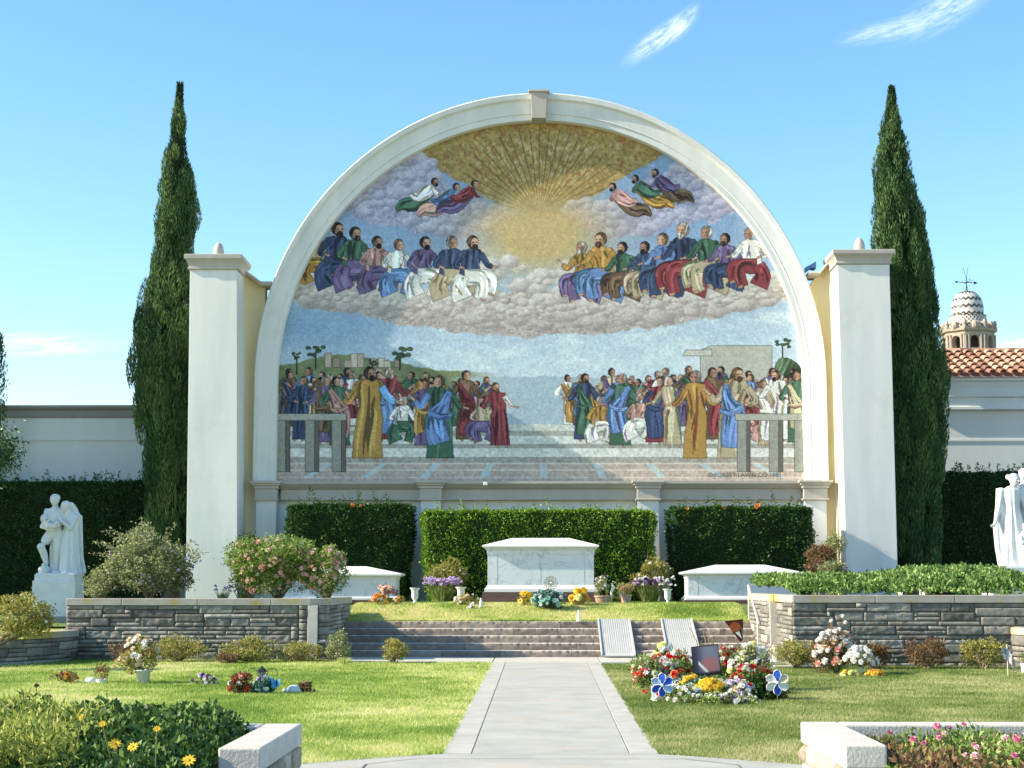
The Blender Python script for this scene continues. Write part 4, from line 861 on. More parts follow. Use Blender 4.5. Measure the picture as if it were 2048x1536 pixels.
# ---------------------------------------------------------------- steps
stp = thing('stone_steps', 'five wide brown sandstone steps leading from the path to the upper lawn', 'steps', (0, 34, 0))
NS = 5; rise = ZT / NS; run = RUN
SX0, SX1 = xl1 + .03, X(1500, 35.5) + .25
for i in range(NS):
    y = YS + i * run; b = MB(); pr = random.Random(60 + i); u = SX0; Vs, Fs, T = [], [], []; base = 0
    b.tint = .5
    while u < SX1 - .05:
        e = min(SX1, u + pr.uniform(.95, 1.6)); e = SX1 if SX1 - e < .4 else e
        nu = max(4, int((e - u) / .028)); nv = 6; U, V_ = np.meshgrid(np.linspace(u + .004, e - .004, nu), np.linspace(0, 1, nv)); r_ = np.random.default_rng(70 + i * 31 + int(u * 7 + 90))
        chip = np.clip(vnoise(U * 14, V_ * 0 + i, 70 + i, 3) - .40, 0, 1) * .16
        off = np.where(V_ > .7, chip * (V_ - .7) / .3, 0) + (vnoise(U * 9, V_ * 3 + i * 7, 90 + i, 3) - .5) * .022
        zz_ = rise * i + .003 + (rise - .005) * V_ - np.where(V_ > .99, chip * .18, 0)
        P = np.c_[U.ravel(), (y + off).ravel(), zz_.ravel()]; back = P.reshape(nv, nu, 3)[-1].copy(); back[:, 1] = y + run + .08; back[:, 2] = rise * (i + 1) - .002; P = np.r_[P, back]
        ii = np.arange(nu * (nv + 1)).reshape(nv + 1, nu) + base; f = np.stack([ii[:-1, :-1], ii[:-1, 1:], ii[1:, 1:], ii[1:, :-1]], -1).reshape(-1, 4); tn = pr.random()
        tt_ = np.full(len(f), tn * .8); tt_[-(nu - 1):] = 1.0  # treads take the palest tint, sunlight on their tops put into the colour
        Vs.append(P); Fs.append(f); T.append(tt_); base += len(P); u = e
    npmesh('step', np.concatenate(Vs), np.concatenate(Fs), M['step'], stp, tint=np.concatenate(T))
    BOX('step_core', SX0, SX1, y + .06, YT + .15, -.02 if i == 0 else rise * i - .03, rise * (i + 1) - .035, M['mortar'], stp)

# aluminium ramps
def ramp(label, pa, pb_, pc, pd):
    t = thing('ramp', label, 'ramp', (W(pa[0], pa[1], 34).x, 33.3, 0), group='aluminium ramps laid over the steps')
    yt, ybt = YS + 4 * RUN + .12, YS - .28; z1, z0 = ZT + .05, .06
    a, b_, c, d = X(pa[0], yt), X(pb_[0], yt), X(pc[0], ybt), X(pd[0], ybt)
    m = MB(); n = 15
    m.rings([[(a, yt, z1), (b_, yt, z1), (b_, yt, z1 - .04), (a, yt, z1 - .04)], [(d, ybt, z0), (c, ybt, z0), (c, ybt, z0 - .02), (d, ybt, z0 - .02)]]); m.build('deck', M['alu'], t)
    m = MB()
    for k in range(n):
        f0, f1 = (k + .28) / n, (k + .72) / n; L_ = lambda f, p, q: p + (q - p) * f
        m.rings([[(L_(f0, a, b_), yt, z1 + .002), (L_(f0, a, b_), yt, z1 + .009), (L_(f1, a, b_), yt, z1 + .009), (L_(f1, a, b_), yt, z1 + .002)], [(L_(f0, d, c), ybt + .12, z0 + .03), (L_(f0, d, c), ybt + .12, z0 + .052), (L_(f1, d, c), ybt + .12, z0 + .052), (L_(f1, d, c), ybt + .12, z0 + .03)]])
    m.build('tread_ribs', M['alu'], t)
    m = MB()
    for (p, q) in ((a, d), (b_, c)): m.rings([[(p - .015, yt, z1 - .06), (p + .015, yt, z1 - .06), (p + .015, yt, z1 + .03), (p - .015, yt, z1 + .03)], [(q - .015, ybt, z0 - .03), (q + .015, ybt, z0 - .03), (q + .015, ybt, z0 + .04), (q - .015, ybt, z0 + .04)]])
    m.build('side_rail', M['alu'], t)
ramp('ribbed aluminium ramp over the steps, the one nearer the middle of the path', (1196, 1243), (1258, 1243), (1269, 1312), (1203, 1312))
ramp('ribbed aluminium ramp over the steps, the one partly behind the large memorial flowers', (1322, 1243), (1382, 1243), (1399, 1312), (1334, 1312))
# handrails
def handrail(label, xa, xb, ya, yb_):
    t = thing('handrail', label, 'handrail', (xb, yb_, 0)); m = MB()
    zb = .78; za = ZT + .78
    m = MB(); m.tube([(xa, ya, ZT - .02), (xa, ya, za)], .022, 8); m.build('post', M['rail'], t)
    m = MB(); m.tube([(xb, yb_, 0), (xb, yb_, zb)], .022, 8); m.build('post', M['rail'], t)
    m = MB(); m.tube([(xa - .0, ya + .12, za + .0), (xa, ya, za + .02), (xb, yb_, zb + .02), (xb, yb_ - .15, zb - .05)], .024, 8); m.build('rail', M['rail'], t)
handrail('slim painted handrail running up the right end of the steps', X(1497, 36.5), X(1512, 34.5) + .02, 36.5, 34.5)
handrail('slim painted handrail against the stone planter at the left end of the steps', X(662, 36.5), X(657, 34.4) + .06, 36.5, 34.4)

# ---------------------------------------------------------------- tombs
def tomb(label, pxl, pxr, D, ytop, ylid, ybase, wtop, plinth):
    x0, x1 = X(pxl, D), X(pxr, D); g = float(tz(D)) - .06; xc = (x0 + x1) / 2; t = thing('tomb', label, 'tomb', (xc, D, g)); wd = x1 - x0; dep = wd * .42
    zl_, ztp = Z(ylid, D), None
    hw = wd / 2; zb = Z(ybase, D); ph = max(.03, zb - g)
    def fr(mb, z, o, off=0): return [(xc - hw + o, D + o, z), (xc + hw - o, D + o, z), (xc + hw - o, D + dep - o, z), (xc - hw + o, D + dep - o, z)]
    cap_h = .16 * wd / 3 * 1.1; o = wd * .028
    b = MB(); b.rings([fr(b, g, -.0 - .04), fr(b, zb - ph * .5, -.04), fr(b, zb - ph * .5, -.015), fr(b, zb, -.015)]); b.build('plinth', plinth, t, bevel=.006)
    hb = zl_ - zb; b = MB(); b.rings([fr(b, zb + .001, .03), fr(b, zb + hb * .07, .03), fr(b, zb + hb * .10, o * .9), fr(b, zb + hb * .15, o * 1.25)]); b.build('base_moulding', M['marble_top'], t)
    b = MB(); b.rings([fr(b, zb + hb * .15, o * 1.35), fr(b, zl_ - hb * .17, o * 1.35)]); bd = b.build('chest', M['marble'], t)
    for q in (.09, .5, .91): j = MB(); xx = xc - hw + o * 1.35 + (wd - o * 2.7) * q; j.box(xx - .004, xx + .004, D + o * 1.35 - .003, D + o * 1.35 + .01, zb + hb * .15, zl_ - hb * .17); j.build('joint', M['trim'], bd)
    b = MB(); b.rings([fr(b, zl_ - hb * .169, o * 1.2), fr(b, zl_ - hb * .07, o * 1.1), fr(b, zl_ - hb * .05, o * .7), fr(b, zl_ - hb * .02, o * .25), fr(b, zl_ - .001, 0.0)]); b.build('cornice', M['marble'], t)
    zt = W(0, ytop, D + dep * .5).z; tw_ = wtop / 2 * wd
    b = MB(); e = .05
    b.rings([fr(b, zl_, -.02), fr(b, zl_ + .045, -.02), [(xc - tw_, D + dep * .5 - dep * .13, zt), (xc + tw_, D + dep * .5 - dep * .13, zt), (xc + tw_, D + dep * .5 + dep * .13, zt), (xc - tw_, D + dep * .5 + dep * .13, zt)]])
    b.build('lid', M['marble_top'], t, bevel=.006); return t
tomb('largest white marble tomb with a red granite base, in the middle of the upper lawn', 966, 1197, 39.6, 1077, 1094, 1184, .50, M['redgranite'])
tomb('low white marble tomb on the upper lawn at right, behind the handrail', 1368, 1604, 39.6, 1130, 1148, 1200, .42, M['redgranite'])
tomb('low white marble tomb on the upper lawn at left, partly behind the pink rose bush', 560, 800, 39.6, 1133, 1151, 1200, .40, M['redgranite'])

# ---------------------------------------------------------------- marble statues
def cap(mb, p0, p1, r0, r1, seg=10): mb.tube([p0, tuple((Vector(p0) + Vector(p1)) / 2), p1], [r0, (r0 + r1) / 2, r1], seg)
def limb(mb, pts, rs, seg=10):
    mb.tube(pts, rs, seg)
    for p, r in zip(pts, rs): mb.ell(p, (r * 1.0,) * 3, 10)
def robe(mb, levels, folds=9, amp=.07, y0=0, seed=0, seg=54):
    rs = []
    n = len(levels)
    for i, (z, xa, xb, dy) in enumerate(levels):
        cx, rx = (xa + xb) / 2, (xb - xa) / 2; a_ = amp * (i / (n - 1)) ** .7; ring = []
        for k in range(seg):
            q = 2 * math.pi * k / seg; f = 1 + a_ * (math.sin(q * folds + seed + z * 1.5) + .6 * math.sin(q * (folds * 1.7 // 1) - z * 2 + seed * 2)); ring.append((cx + rx * f * math.cos(q), y0 + dy * f * math.sin(q), z))
        rs.append(ring)
    mb.rings(rs)
def shead(mb, c, r, yawr=0, tilt=0, hair=True):
    c = Vector(c); ry = Matrix.Rotation(yawr, 3, 'Z') @ Matrix.Rotation(tilt, 3, 'X')
    def P(x, y, z): return c + ry @ Vector((x * r, y * r, z * r))
    mb.ell(c, (r * .8, r * .95, r * 1.15), 14, ry); mb.ell(P(0, -.35, -.55), (r * .5, r * .5, r * .5), 10, ry)
    cap(mb, P(0, -.92, .15), P(0, -1.2, -.22), r * .08, r * .16, 6); mb.ell(P(0, -.85, -.52), (r * .28, r * .12, r * .09), 8, ry); mb.ell(P(0, -.78, .28), (r * .6, r * .16, r * .12), 8, ry)
    for s in (-1, 1): mb.ell(P(s * .3, -.82, .08), (r * .14, r * .08, r * .08), 6, ry); mb.ell(P(s * .8, 0, -.02), (r * .1, r * .2, r * .28), 8, ry)
    if hair: mb.ell(P(0, .18, .3), (r * .95, r * 1.0, r * 1.0), 12, ry)
def hand(mb, p, d, r=.04, side=1):
    p, d = Vector(p), Vector(d).normalized(); sdv = d.cross(Vector((0, 1, .2))).normalized(); mb.ell(p + d * r * .8, (r * .9, r * .6, r * 1.0), 8)
    for k, l in enumerate((1.5, 1.8, 1.7, 1.3)): q = p + d * r * 1.2 + sdv * r * (.55 * (k - 1.5)); cap(mb, q, q + d * r * l, r * .27, r * .2, 6)
    cap(mb, p + sdv * r * .8 * side, p + sdv * r * 1.3 * side + d * r * .9, r * .28, r * .22, 6)
def sculpt(name, mb, parent, vox=.012):
    o = mb.build(name, M['statue'], parent, local=True)
    md = o.modifiers.new('remesh', 'REMESH'); md.mode = 'VOXEL'; md.voxel_size = vox; md.use_smooth_shade = True
    ms = o.modifiers.new('smooth', 'SMOOTH'); ms.iterations = 2; ms.factor = .5
    return o
def pedestal(parent, w_, d_, z0, z1, stepz=.14, panel=False):
    b = MB()
    def fr(o, z): return [(-w_ / 2 - o, -d_ / 2 - o, z), (w_ / 2 + o, -d_ / 2 - o, z), (w_ / 2 + o, d_ / 2 + o, z), (-w_ / 2 - o, d_ / 2 + o, z)]
    b.rings([fr(.035, z0), fr(.035, z1 - stepz - .02), fr(.0, z1 - stepz), fr(0, z1)]); o = b.build('pedestal', M['statue'], parent, local=True, bevel=.008)
    b = MB(); b.rings([fr(.10, z0 - .3), fr(.10, z0 + .001)]); b.build('plinth', M['trim_dark'], o, local=True, bevel=.01); return o
SC = 1.0
D1 = 39.0; cL = W(118, 1147, D1)
sA = thing('statue', 'white marble statue of a man holding a baby with a veiled woman leaning on him', 'statue', (cL.x, D1, cL.z)); sA.scale = (1.0, 1.0, 1.0)
mb = MB()
limb(mb, [(-.14, 0, 1.62), (-.15, .02, 1.5), (-.15, .0, 1.32), (-.13, .0, 1.15), (-.12, 0, .98)], [.07, .15, .185, .16, .175], 14)
limb(mb, [(-.31, .02, 1.50), (0.0, .02, 1.50)], [.085, .085]); limb(mb, [(-.26, -.06, 1.38), (-.06, -.06, 1.38)], [.09, .09])
shead(mb, (-.15, -.05, 1.77), .125, yawr=.25, tilt=.3); mb.ell((-.13, -.0, 1.84), (.10, .11, .09), 10)
limb(mb, [(-.34, .02, 1.50), (-.43, -.04, 1.14), (-.20, -.22, 1.06)], [.09, .07, .05]); hand(mb, (-.18, -.23, 1.06), (1, -.1, .0), .045)
limb(mb, [(.02, .04, 1.50), (.06, -.08, 1.22), (-.08, -.24, 1.12)], [.075, .055, .045]); hand(mb, (-.10, -.25, 1.12), (-1, -.1, 0), .045)
shead(mb, (-.37, -.18, 1.33), .09, yawr=-.3, tilt=-.4); limb(mb, [(-.33, -.2, 1.22), (-.22, -.25, 1.15), (-.06, -.25, 1.14)], [.06, .08, .06]); limb(mb, [(-.08, -.27, 1.15), (0, -.29, 1.23), (.04, -.25, 1.15)], [.045, .04, .03]); limb(mb, [(-.28, -.27, 1.22), (-.2, -.31, 1.28)], [.03, .025])
limb(mb, [(-.22, 0, .96), (-.32, -.1, .80), (-.40, -.20, .64), (-.34, -.14, .46), (-.29, -.09, .24)], [.14, .12, .10, .09, .055]); limb(mb, [(-.29, -.08, .23), (-.33, -.22, .21)], [.05, .035])
limb(mb, [(-.05, 0, .96), (-.06, -.03, .54), (-.07, .02, .30), (-.06, .03, .08)], [.14, .095, .085, .052]); limb(mb, [(-.06, .02, .05), (-.08, -.16, .035)], [.05, .04])
mb.ell((-.33, -.1, .08), (.15, .2, .12), 12)
robe(mb, [(.98, -.24, -.12, .07), (.6, -.27, -.12, .09), (.2, -.25, -.09, .1), (0, -.24, -.07, .11)], 6, .14, .08, 1)
# woman
shead(mb, (.11, -.04, 1.62), .115, yawr=-.9, tilt=.3)
limb(mb, [(.15, 0, 1.55), (.20, .03, 1.42)], [.06, .11]); limb(mb, [(.22, .05, 1.66), (.30, .10, 1.56), (.38, .12, 1.42), (.42, .12, 1.2)], [.085, .075, .06, .05])
robe(mb, [(1.50, .10, .32, .09), (1.38, .04, .42, .13), (1.1, .06, .43, .14), (.9, .03, .43, .16), (.5, .02, .46, .19), (.15, .0, .50, .22), (0, -.02, .54, .24)], 8, .10, .05, 2, 60)
limb(mb, [(.36, 0, 1.36), (.27, -.14, 1.10), (.08, -.20, 1.26)], [.08, .07, .04]); hand(mb, (.07, -.2, 1.27), (-.6, 0, 1), .042)
limb(mb, [(.06, -.02, .04), (-.02, -.16, .035)], [.05, .035])
limb(mb, [(.44, .14, 1.38), (.46, .16, .9), (.48, .18, .4), (.54, .2, .05)], [.05, .05, .055, .07])
mb.box(-.47, .52, -.3, .38, -.06, .012)
sculpt('figures', mb, sA)
pedestal(sA, .97, .72, -1.03, -.02)
D2 = 37.2; cR = W(2026, 1133, D2)
sB = thing('statue', 'white marble statue of a robed woman with a child and a man, right edge', 'statue', (cR.x, D2, cR.z))
mb = MB()
shead(mb, (.09, -.07, 1.98), .13, yawr=.5, tilt=.1); mb.ell((-.02, .06, 2.06), (.06, .06, .07), 8); limb(mb, [(.07, 0, 1.88), (.05, 0, 1.78)], [.055, .09])
robe(mb, [(1.84, -.06, .16, .08), (1.76, -.17, .27, .12), (1.5, -.15, .22, .14), (1.36, -.12, .19, .13), (1.0, -.19, .27, .17), (.5, -.24, .30, .2), (0, -.26, .34, .24)], 11, .10, 0, 3, 66)
limb(mb, [(-.20, .02, 1.74), (-.27, 0, 1.36), (-.40, -.10, .98)], [.08, .065, .04]); hand(mb, (-.41, -.11, .96), (-1, -.2, -.6), .042)
limb(mb, [(.25, .02, 1.74), (.34, -.06, 1.36), (.30, -.22, 1.1)], [.08, .065, .04]); hand(mb, (.30, -.23, 1.08), (0, -.2, -1), .042)
robe(mb, [(1.80, -.30, -.12, .06), (1.4, -.32, -.10, .10), (.9, -.38, -.08, .14), (.4, -.36, -.06, .16), (.02, -.30, -.02, .18)], 7, .14, .08, 5)
shead(mb, (.24, -.3, .88), .09, yawr=-.2, tilt=.2); robe(mb, [(.80, .14, .34, .07), (.7, .10, .40, .10), (.4, .14, .37, .1), (0, .10, .42, .14)], 6, .08, -.28, 4); limb(mb, [(.12, -.3, .70), (.10, -.42, .5), (.2, -.46, .6)], [.045, .04, .03])
shead(mb, (.38, .2, 2.12), .12, yawr=-.3, tilt=.25); limb(mb, [(.38, .2, 2.0), (.40, .2, 1.86)], [.07, .12]); limb(mb, [(.2, .2, 1.82), (.62, .2, 1.82)], [.09, .09]); robe(mb, [(1.9, .25, .58, .12), (1.5, .22, .62, .17), (.9, .24, .62, .17), (0, .22, .68, .2)], 7, .08, .22, 7); limb(mb, [(.62, .2, 1.8), (.66, .05, 1.4), (.45, -.1, 1.2)], [.08, .065, .045])
mb.box(-.36, .72, -.42, .42, -.06, .012)
sculpt('figures', mb, sB)
p_ = pedestal(sB, 1.15, .9, -.75, -.02, .22)

# ---------------------------------------------------------------- hedges
def hedge(label, pxl, pxr, D, depth, ytop, zb, m, n, sz=.06, top_var=.05, sprigs=50, taper=(0, 0, 0), orange=0, seed=0, bright_top=False, group=None, dense=1.0):
    r = np.random.default_rng(seed); x0, x1 = X(pxl, D), X(pxr, D); zt = Z(ytop, D); h = zt - zb; t = thing('hedge', label, 'hedge', ((x0 + x1) / 2, D, zb), group=group)
    tl, tr, bulge = taper
    def shape(P, frac):   # narrow towards the bottom
        k = np.clip((P[:, 2] - zb) / h, 0, 1); l_ = x0 + tl * (1 - k) ** 1.3; rr_ = x1 - tr * (1 - k) ** 1.3; P[:, 0] = l_ + (rr_ - l_) * frac; return P
    areas = np.array([(x1 - x0) * h, (x1 - x0) * depth * 2.2, h * depth, h * depth]); cnt = (n * areas / areas.sum()).astype(int); Ps, Ns = [], []
    lump = lambda a, b_: (vnoise(a * 3.5 + 50, b_ * 3.5 + 50, seed + 3, 3) - .5)
    c = cnt[0]; fx = r.random(c); zz = zb + h * r.random(c); P = np.c_[fx, np.full(c, D), zz]; P = shape(P, fx); P[:, 1] += lump(P[:, 0], P[:, 2]) * -.34 + r.normal(0, .04, c) + np.abs(r.normal(0, .05, c)) ; rd_ = np.clip((P[:, 2] - (zt - .14)) / .14, 0, 1); P[:, 1] += rd_ ** 2 * .12; Ps.append(P); Ns.append(np.tile([0, -1, .35], (c, 1)))
    c = cnt[1]; fx = r.random(c); P = np.c_[fx, D + .05 + (depth - .1) * r.random(c), np.full(c, zt)]; P = shape(P, fx); P[:, 2] += (lump(P[:, 0], P[:, 1])) * 2.2 * top_var - np.abs(r.normal(0, .05, c)) + .03; Ps.append(P); Ns.append(np.tile([0, -.3, 1], (c, 1)))
    for q, s in ((2, 0), (3, 1)):
        c = cnt[q]; P = np.c_[np.full(c, float(s)), D + depth * r.random(c), zb + h * r.random(c)]; P = shape(P, np.full(c, float(s))); P[:, 0] += (lump(P[:, 1] + 9, P[:, 2]) * .3 + .02) * (1 if s else -1) + r.normal(0, .035, c); Ps.append(P); Ns.append(np.tile([1 if s else -1, -.4, .4], (c, 1)))
    P = np.concatenate(Ps); Nn = np.concatenate(Ns)
    tn = np.clip(r.normal(.42, .22, len(P)), 0, .95)
    leaves('foliage', P, Nn, sz, m, t, .55, .8, tint=tn)
    # shoots on top
    b = MB(); SP, SN = [], []
    for k in range(sprigs):
        x = r.uniform(x0 + .1, x1 - .1); y = D + r.uniform(.02, depth * .6); l_ = abs(r.normal(.0, .16)) + .06; d = Vector((r.normal(0, .25), r.normal(-.1, .2), 1)).normalized(); p = Vector((x, y, zt - .05)); b.tube([p, p + d * (l_ + .05)], .004, 4)
        for q in np.linspace(.1, 1, max(3, int(l_ / .035))):
            for _ in range(3): SP.append(p + d * (l_ + .05) * q + Vector(r.normal(0, .02, 3))); SN.append((r.normal(0, 1), r.normal(0, 1), .8))
    if SP: leaves('shoots', np.array(SP), np.array(SN), sz * .95, m, t, .5, .4)
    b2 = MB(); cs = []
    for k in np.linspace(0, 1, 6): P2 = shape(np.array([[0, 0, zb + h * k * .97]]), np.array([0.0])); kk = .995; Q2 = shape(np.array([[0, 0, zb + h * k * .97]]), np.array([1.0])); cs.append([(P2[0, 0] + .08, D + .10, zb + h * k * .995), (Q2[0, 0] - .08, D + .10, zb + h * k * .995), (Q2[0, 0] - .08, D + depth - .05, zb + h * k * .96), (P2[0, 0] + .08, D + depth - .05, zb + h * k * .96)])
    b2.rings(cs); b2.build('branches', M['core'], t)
    for k in range(orange):
        x = r.uniform(x0 + .3, x1 - .3); o = place('blossom', FL['orange'], t, (x, D + r.uniform(-.03, .1), zt + r.uniform(-.06, .10)), (r.normal(0, .4), -1, .4), r.uniform(.05, .09))
    return t
# blossoms -------------------------------------------------------
def blossom(kind, pm_, cm=None):
    b = MB(); pr = random.Random(hash(kind) % 97 if False else len(kind) * 7)
    def petal(a, r0, r1, w_, z0, z1, zm=None, tip=.4):
        ca, sa = math.cos(a), math.sin(a); zm = (z0 + z1) / 2 + .05 if zm is None else zm; rm = (r0 + r1) / 2
        def Q(rr, ww, z): return (ca * rr - sa * ww, sa * rr + ca * ww, z)
        b.add([Q(r0, -w_ * .35, z0), Q(r0, w_ * .35, z0), Q(rm, w_, zm), Q(r1, w_ * tip, z1), Q(r1, -w_ * tip, z1), Q(rm, -w_, zm)], [(0, 1, 2, 5), (5, 2, 3, 4)])
    if kind == 'rose':
        for n, r1, z1, w_, z0 in ((6, 1.0, .35, .48, 0), (5, .72, .62, .42, .1), (4, .42, .75, .32, .2), (3, .2, .8, .2, .3)):
            for k in range(n): petal(6.283 * k / n + n, .05, r1, w_, z0, z1, z1 * .45)
    elif kind == 'mum':
        for n, r1, z1 in ((14, 1.0, .15), (12, .85, .5), (9, .6, .75), (6, .32, .88)):
            for k in range(n): petal(6.283 * k / n + n, .05, r1, .17, .1, z1, z1 * .8 + .1, .6)
    elif kind == 'daisy':
        for k in range(11): petal(6.283 * k / 11 + pr.uniform(-.1, .1), .18, 1.0, .17, .05, .05 + pr.uniform(-.1, .15), None, .3)
    elif kind == 'lily':
        for k in range(6): petal(6.283 * k / 6, .05, 1.0, .26, 0, .15, .42, .05)
    elif kind == 'puff':
        for n, r1, z1 in ((7, 1.0, .2), (6, .8, .6), (5, .5, .9)):
            for k in range(n): petal(6.283 * k / n + n, .05, r1, .3, 0, z1, z1 * .7 + .1, .7)
    elif kind == 'bell':
        for k in range(5): petal(6.283 * k / 5, .08, .75, .35, 0, 1.1, .7, .7)
    b.cur = 1
    if cm is not None:
        rr = .24 if kind == 'daisy' else .12; b.lathe([(rr, .05), (rr * .9, .14), (rr * .4, .2)], (0, 0, 0), 8)
    me = bpy.data.meshes.new('blossom'); me.from_pydata(b.v, [], b.f); me.materials.append(pm_); me.materials.append(cm or pm_); me.polygons.foreach_set('material_index', np.array(b.m, dtype=np.int32)); me.update(); return me
FL = dict(orange=blossom('bell', M['orange']), pinkrose=blossom('rose', M['pink']), salmonrose=blossom('rose', M['salmon']), whiterose=blossom('rose', M['petalwhite']), redrose=blossom('rose', M['red']), creamrose=blossom('rose', M['cream_petal']),
    redlily=blossom('lily', M['red'], M['yellow']), whitelily=blossom('lily', M['petalwhite'], M['yellow']), yellowmum=blossom('mum', M['yellow']), whitemum=blossom('mum', M['petalwhite']), bluemum=blossom('mum', M['purple']), daisy=blossom('daisy', M['yellow'], M['gold']), sunflower=blossom('daisy', M['yellow'], M['seed']),
    lilac=blossom('puff', M['lilac']), whitepuff=blossom('puff', M['petalwhite']), magenta=blossom('puff', M['magenta']), pinkpuff=blossom('puff', M['pink']), paleyellow=blossom('mum', M['pale_yellow']), whitedaisy=blossom('daisy', M['petalwhite'], M['yellow']), teal=blossom('puff', flat('pale teal petals', (.35, .62, .55))), orangemum=blossom('mum', M['orange']), purple=blossom('mum', M['purple']), dead=blossom('mum', M['deadbrown']), goldmum=blossom('mum', M['gold']))
def place(name, me, parent, pos, d, size, local=False):
    o = bpy.data.objects.new(name, me); COL.objects.link(o); o.parent = parent; o.location = Vector(pos) if local else Vector(pos) - wloc(parent)
    q = Vector(d).normalized().to_track_quat('Z', 'Y'); o.rotation_euler = (q @ Euler((0, 0, random.uniform(0, 6))).to_quaternion()).to_euler(); o.scale = (size,) * 3; return o
zg = lambda D: float(tz(D)) - .03
hedge('clipped dark green hedge with orange flowers behind the low tomb at left', 573, 818, 43.2, 1.0, 1012, zg(43), M['hedge'], 26000, .062, .07, 60, (.1, .2, 0), 2, 1)
hedge('clipped hedge in sunlit yellow green behind the largest tomb in the middle', 846, 1307, 42.4, 1.5, 1024, zg(43), M['hedge_sunlit'], 46000, .060, .07, 70, (.25, .2, 0), 0, 2)
hedge('clipped dark hedge with orange flowers on top, behind the low tomb at right', 1348, 1626, 43.0, 1.1, 1018, zg(43), M['hedge'], 30000, .062, .08, 60, (.15, .1, 0), 5, 3)
hedge('long shaded hedge along the garden wall behind the statue of the man with babies', -160, 300, 46.6, 1.1, 966, .7, M['hedge'], 36000, .075, .08, 110, (0, 0, 0), 0, 4)
hedge('long shaded hedge along the white building at right, behind the robed woman statue', 1876, 2250, 47.0, 1.2, 950, .7, M['hedge'], 34000, .075, .1, 90, (0, 0, 0), 0, 5)

# ---------------------------------------------------------------- cypresses
def cypress(label, D, prof, seed, n_pl=400):
    r = np.random.default_rng(seed); ys = np.array([p[0] for p in prof], float); xl_ = np.array([X(p[1], D) for p in prof]); xr_ = np.array([X(p[2], D) for p in prof]); zs = np.array([W(1078, p[0], D).z for p in prof])
    for i, p in enumerate(prof): xl_[i] = W(p[1], p[0], D).x; xr_[i] = W(p[2], p[0], D).x
    o = np.argsort(zs); zs, xl_, xr_ = zs[o], xl_[o], xr_[o]; z0, z1 = zs[0], zs[-1]
    cxm = (xl_[0] + xr_[0]) / 2; t = thing('cypress_tree', label, 'cypress', (cxm, D, z0 - .3)); P, Nn, T = [], [], []
    # plumes: pointed upright clusters packed over the surface
    hh = r.random(n_pl) ** 1.15; rmax = (xr_ - xl_).max() / 2
    for k in range(n_pl):
        z = z0 + (z1 - z0) * hh[k] * .95; cx = (np.interp(z, zs, xl_) + np.interp(z, zs, xr_)) / 2; rr_ = (np.interp(z, zs, xr_) - np.interp(z, zs, xl_)) / 2
        if r.random() > max(.35, rr_ / rmax): continue
        a = r.uniform(0, 2 * math.pi) if r.random() < .35 else -math.pi / 2 + r.normal(0, 1.0); L_ = r.uniform(.6, 1.7) * (.5 + .5 * rr_ / rmax); wd = L_ * r.uniform(.12, .21); rb = max(.02, rr_ - wd * .55) * r.uniform(.82, 1.06)
        m = int(420 * L_ + 80); q = r.random(m); prof_ = np.sin(np.pi * np.clip(q * .85 + .12, 0, 1)) ** .8; az = r.uniform(0, 2 * math.pi, m); lean = .12
        px = cx + math.cos(a) * (rb - q * L_ * lean * .3) + np.cos(az) * wd * prof_; py = D + math.sin(a) * rb * .95 + np.sin(az) * wd * prof_; pz = z + q * L_ * 1.0 - L_ * .4
        P.append(np.c_[px, py, pz]); Nn.append(np.c_[np.cos(az) * .28, np.sin(az) * .28, np.full(m, 1.0)]); T.append(np.clip(r.normal(r.uniform(.35, .95), .14, m), 0, 1))  # paler plumes carry the look of sunlit clumps in their tint
    P = np.concatenate(P); Nn = np.concatenate(Nn); T = np.concatenate(T)
    # fill under surface and spire, its dark tint standing for shade between plumes
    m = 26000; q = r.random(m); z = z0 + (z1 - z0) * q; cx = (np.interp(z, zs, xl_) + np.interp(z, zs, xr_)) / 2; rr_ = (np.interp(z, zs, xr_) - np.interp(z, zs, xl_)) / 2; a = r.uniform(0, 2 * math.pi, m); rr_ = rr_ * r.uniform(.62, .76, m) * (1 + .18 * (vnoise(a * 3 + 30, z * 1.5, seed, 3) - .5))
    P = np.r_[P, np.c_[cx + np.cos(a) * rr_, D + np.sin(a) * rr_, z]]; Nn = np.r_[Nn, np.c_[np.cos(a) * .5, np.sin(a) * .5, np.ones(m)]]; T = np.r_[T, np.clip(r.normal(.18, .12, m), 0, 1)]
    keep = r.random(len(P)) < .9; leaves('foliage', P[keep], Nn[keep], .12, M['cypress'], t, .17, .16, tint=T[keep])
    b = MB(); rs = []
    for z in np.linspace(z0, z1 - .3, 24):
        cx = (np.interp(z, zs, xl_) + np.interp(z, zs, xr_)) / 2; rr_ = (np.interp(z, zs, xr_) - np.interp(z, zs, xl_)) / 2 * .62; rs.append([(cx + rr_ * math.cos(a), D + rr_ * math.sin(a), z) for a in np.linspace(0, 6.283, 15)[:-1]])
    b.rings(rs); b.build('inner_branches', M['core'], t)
    b = MB(); b.tube([(cxm, D, z0 - .8), (cxm + .03, D, z0 - .1), (cxm, D, z0 + 2)], [.26, .2, .1], 10); b.build('trunk', M['bark'], t); return t
cypress('tall dark cypress with a leaning pointed tip left of the left pillar', 45.6, [(165, 357, 364), (200, 353, 365), (250, 345, 368), (300, 334, 376), (360, 322, 384), (400, 316, 394), (440, 313, 400), (480, 312, 398), (520, 306, 392), (560, 300, 392), (600, 285, 392), (650, 271, 394), (700, 266, 394), (760, 257, 396), (800, 262, 396), (850, 276, 396), (900, 288, 394), (960, 292, 392), (1030, 295, 388), (1100, 300, 384), (1160, 305, 380)], 1)
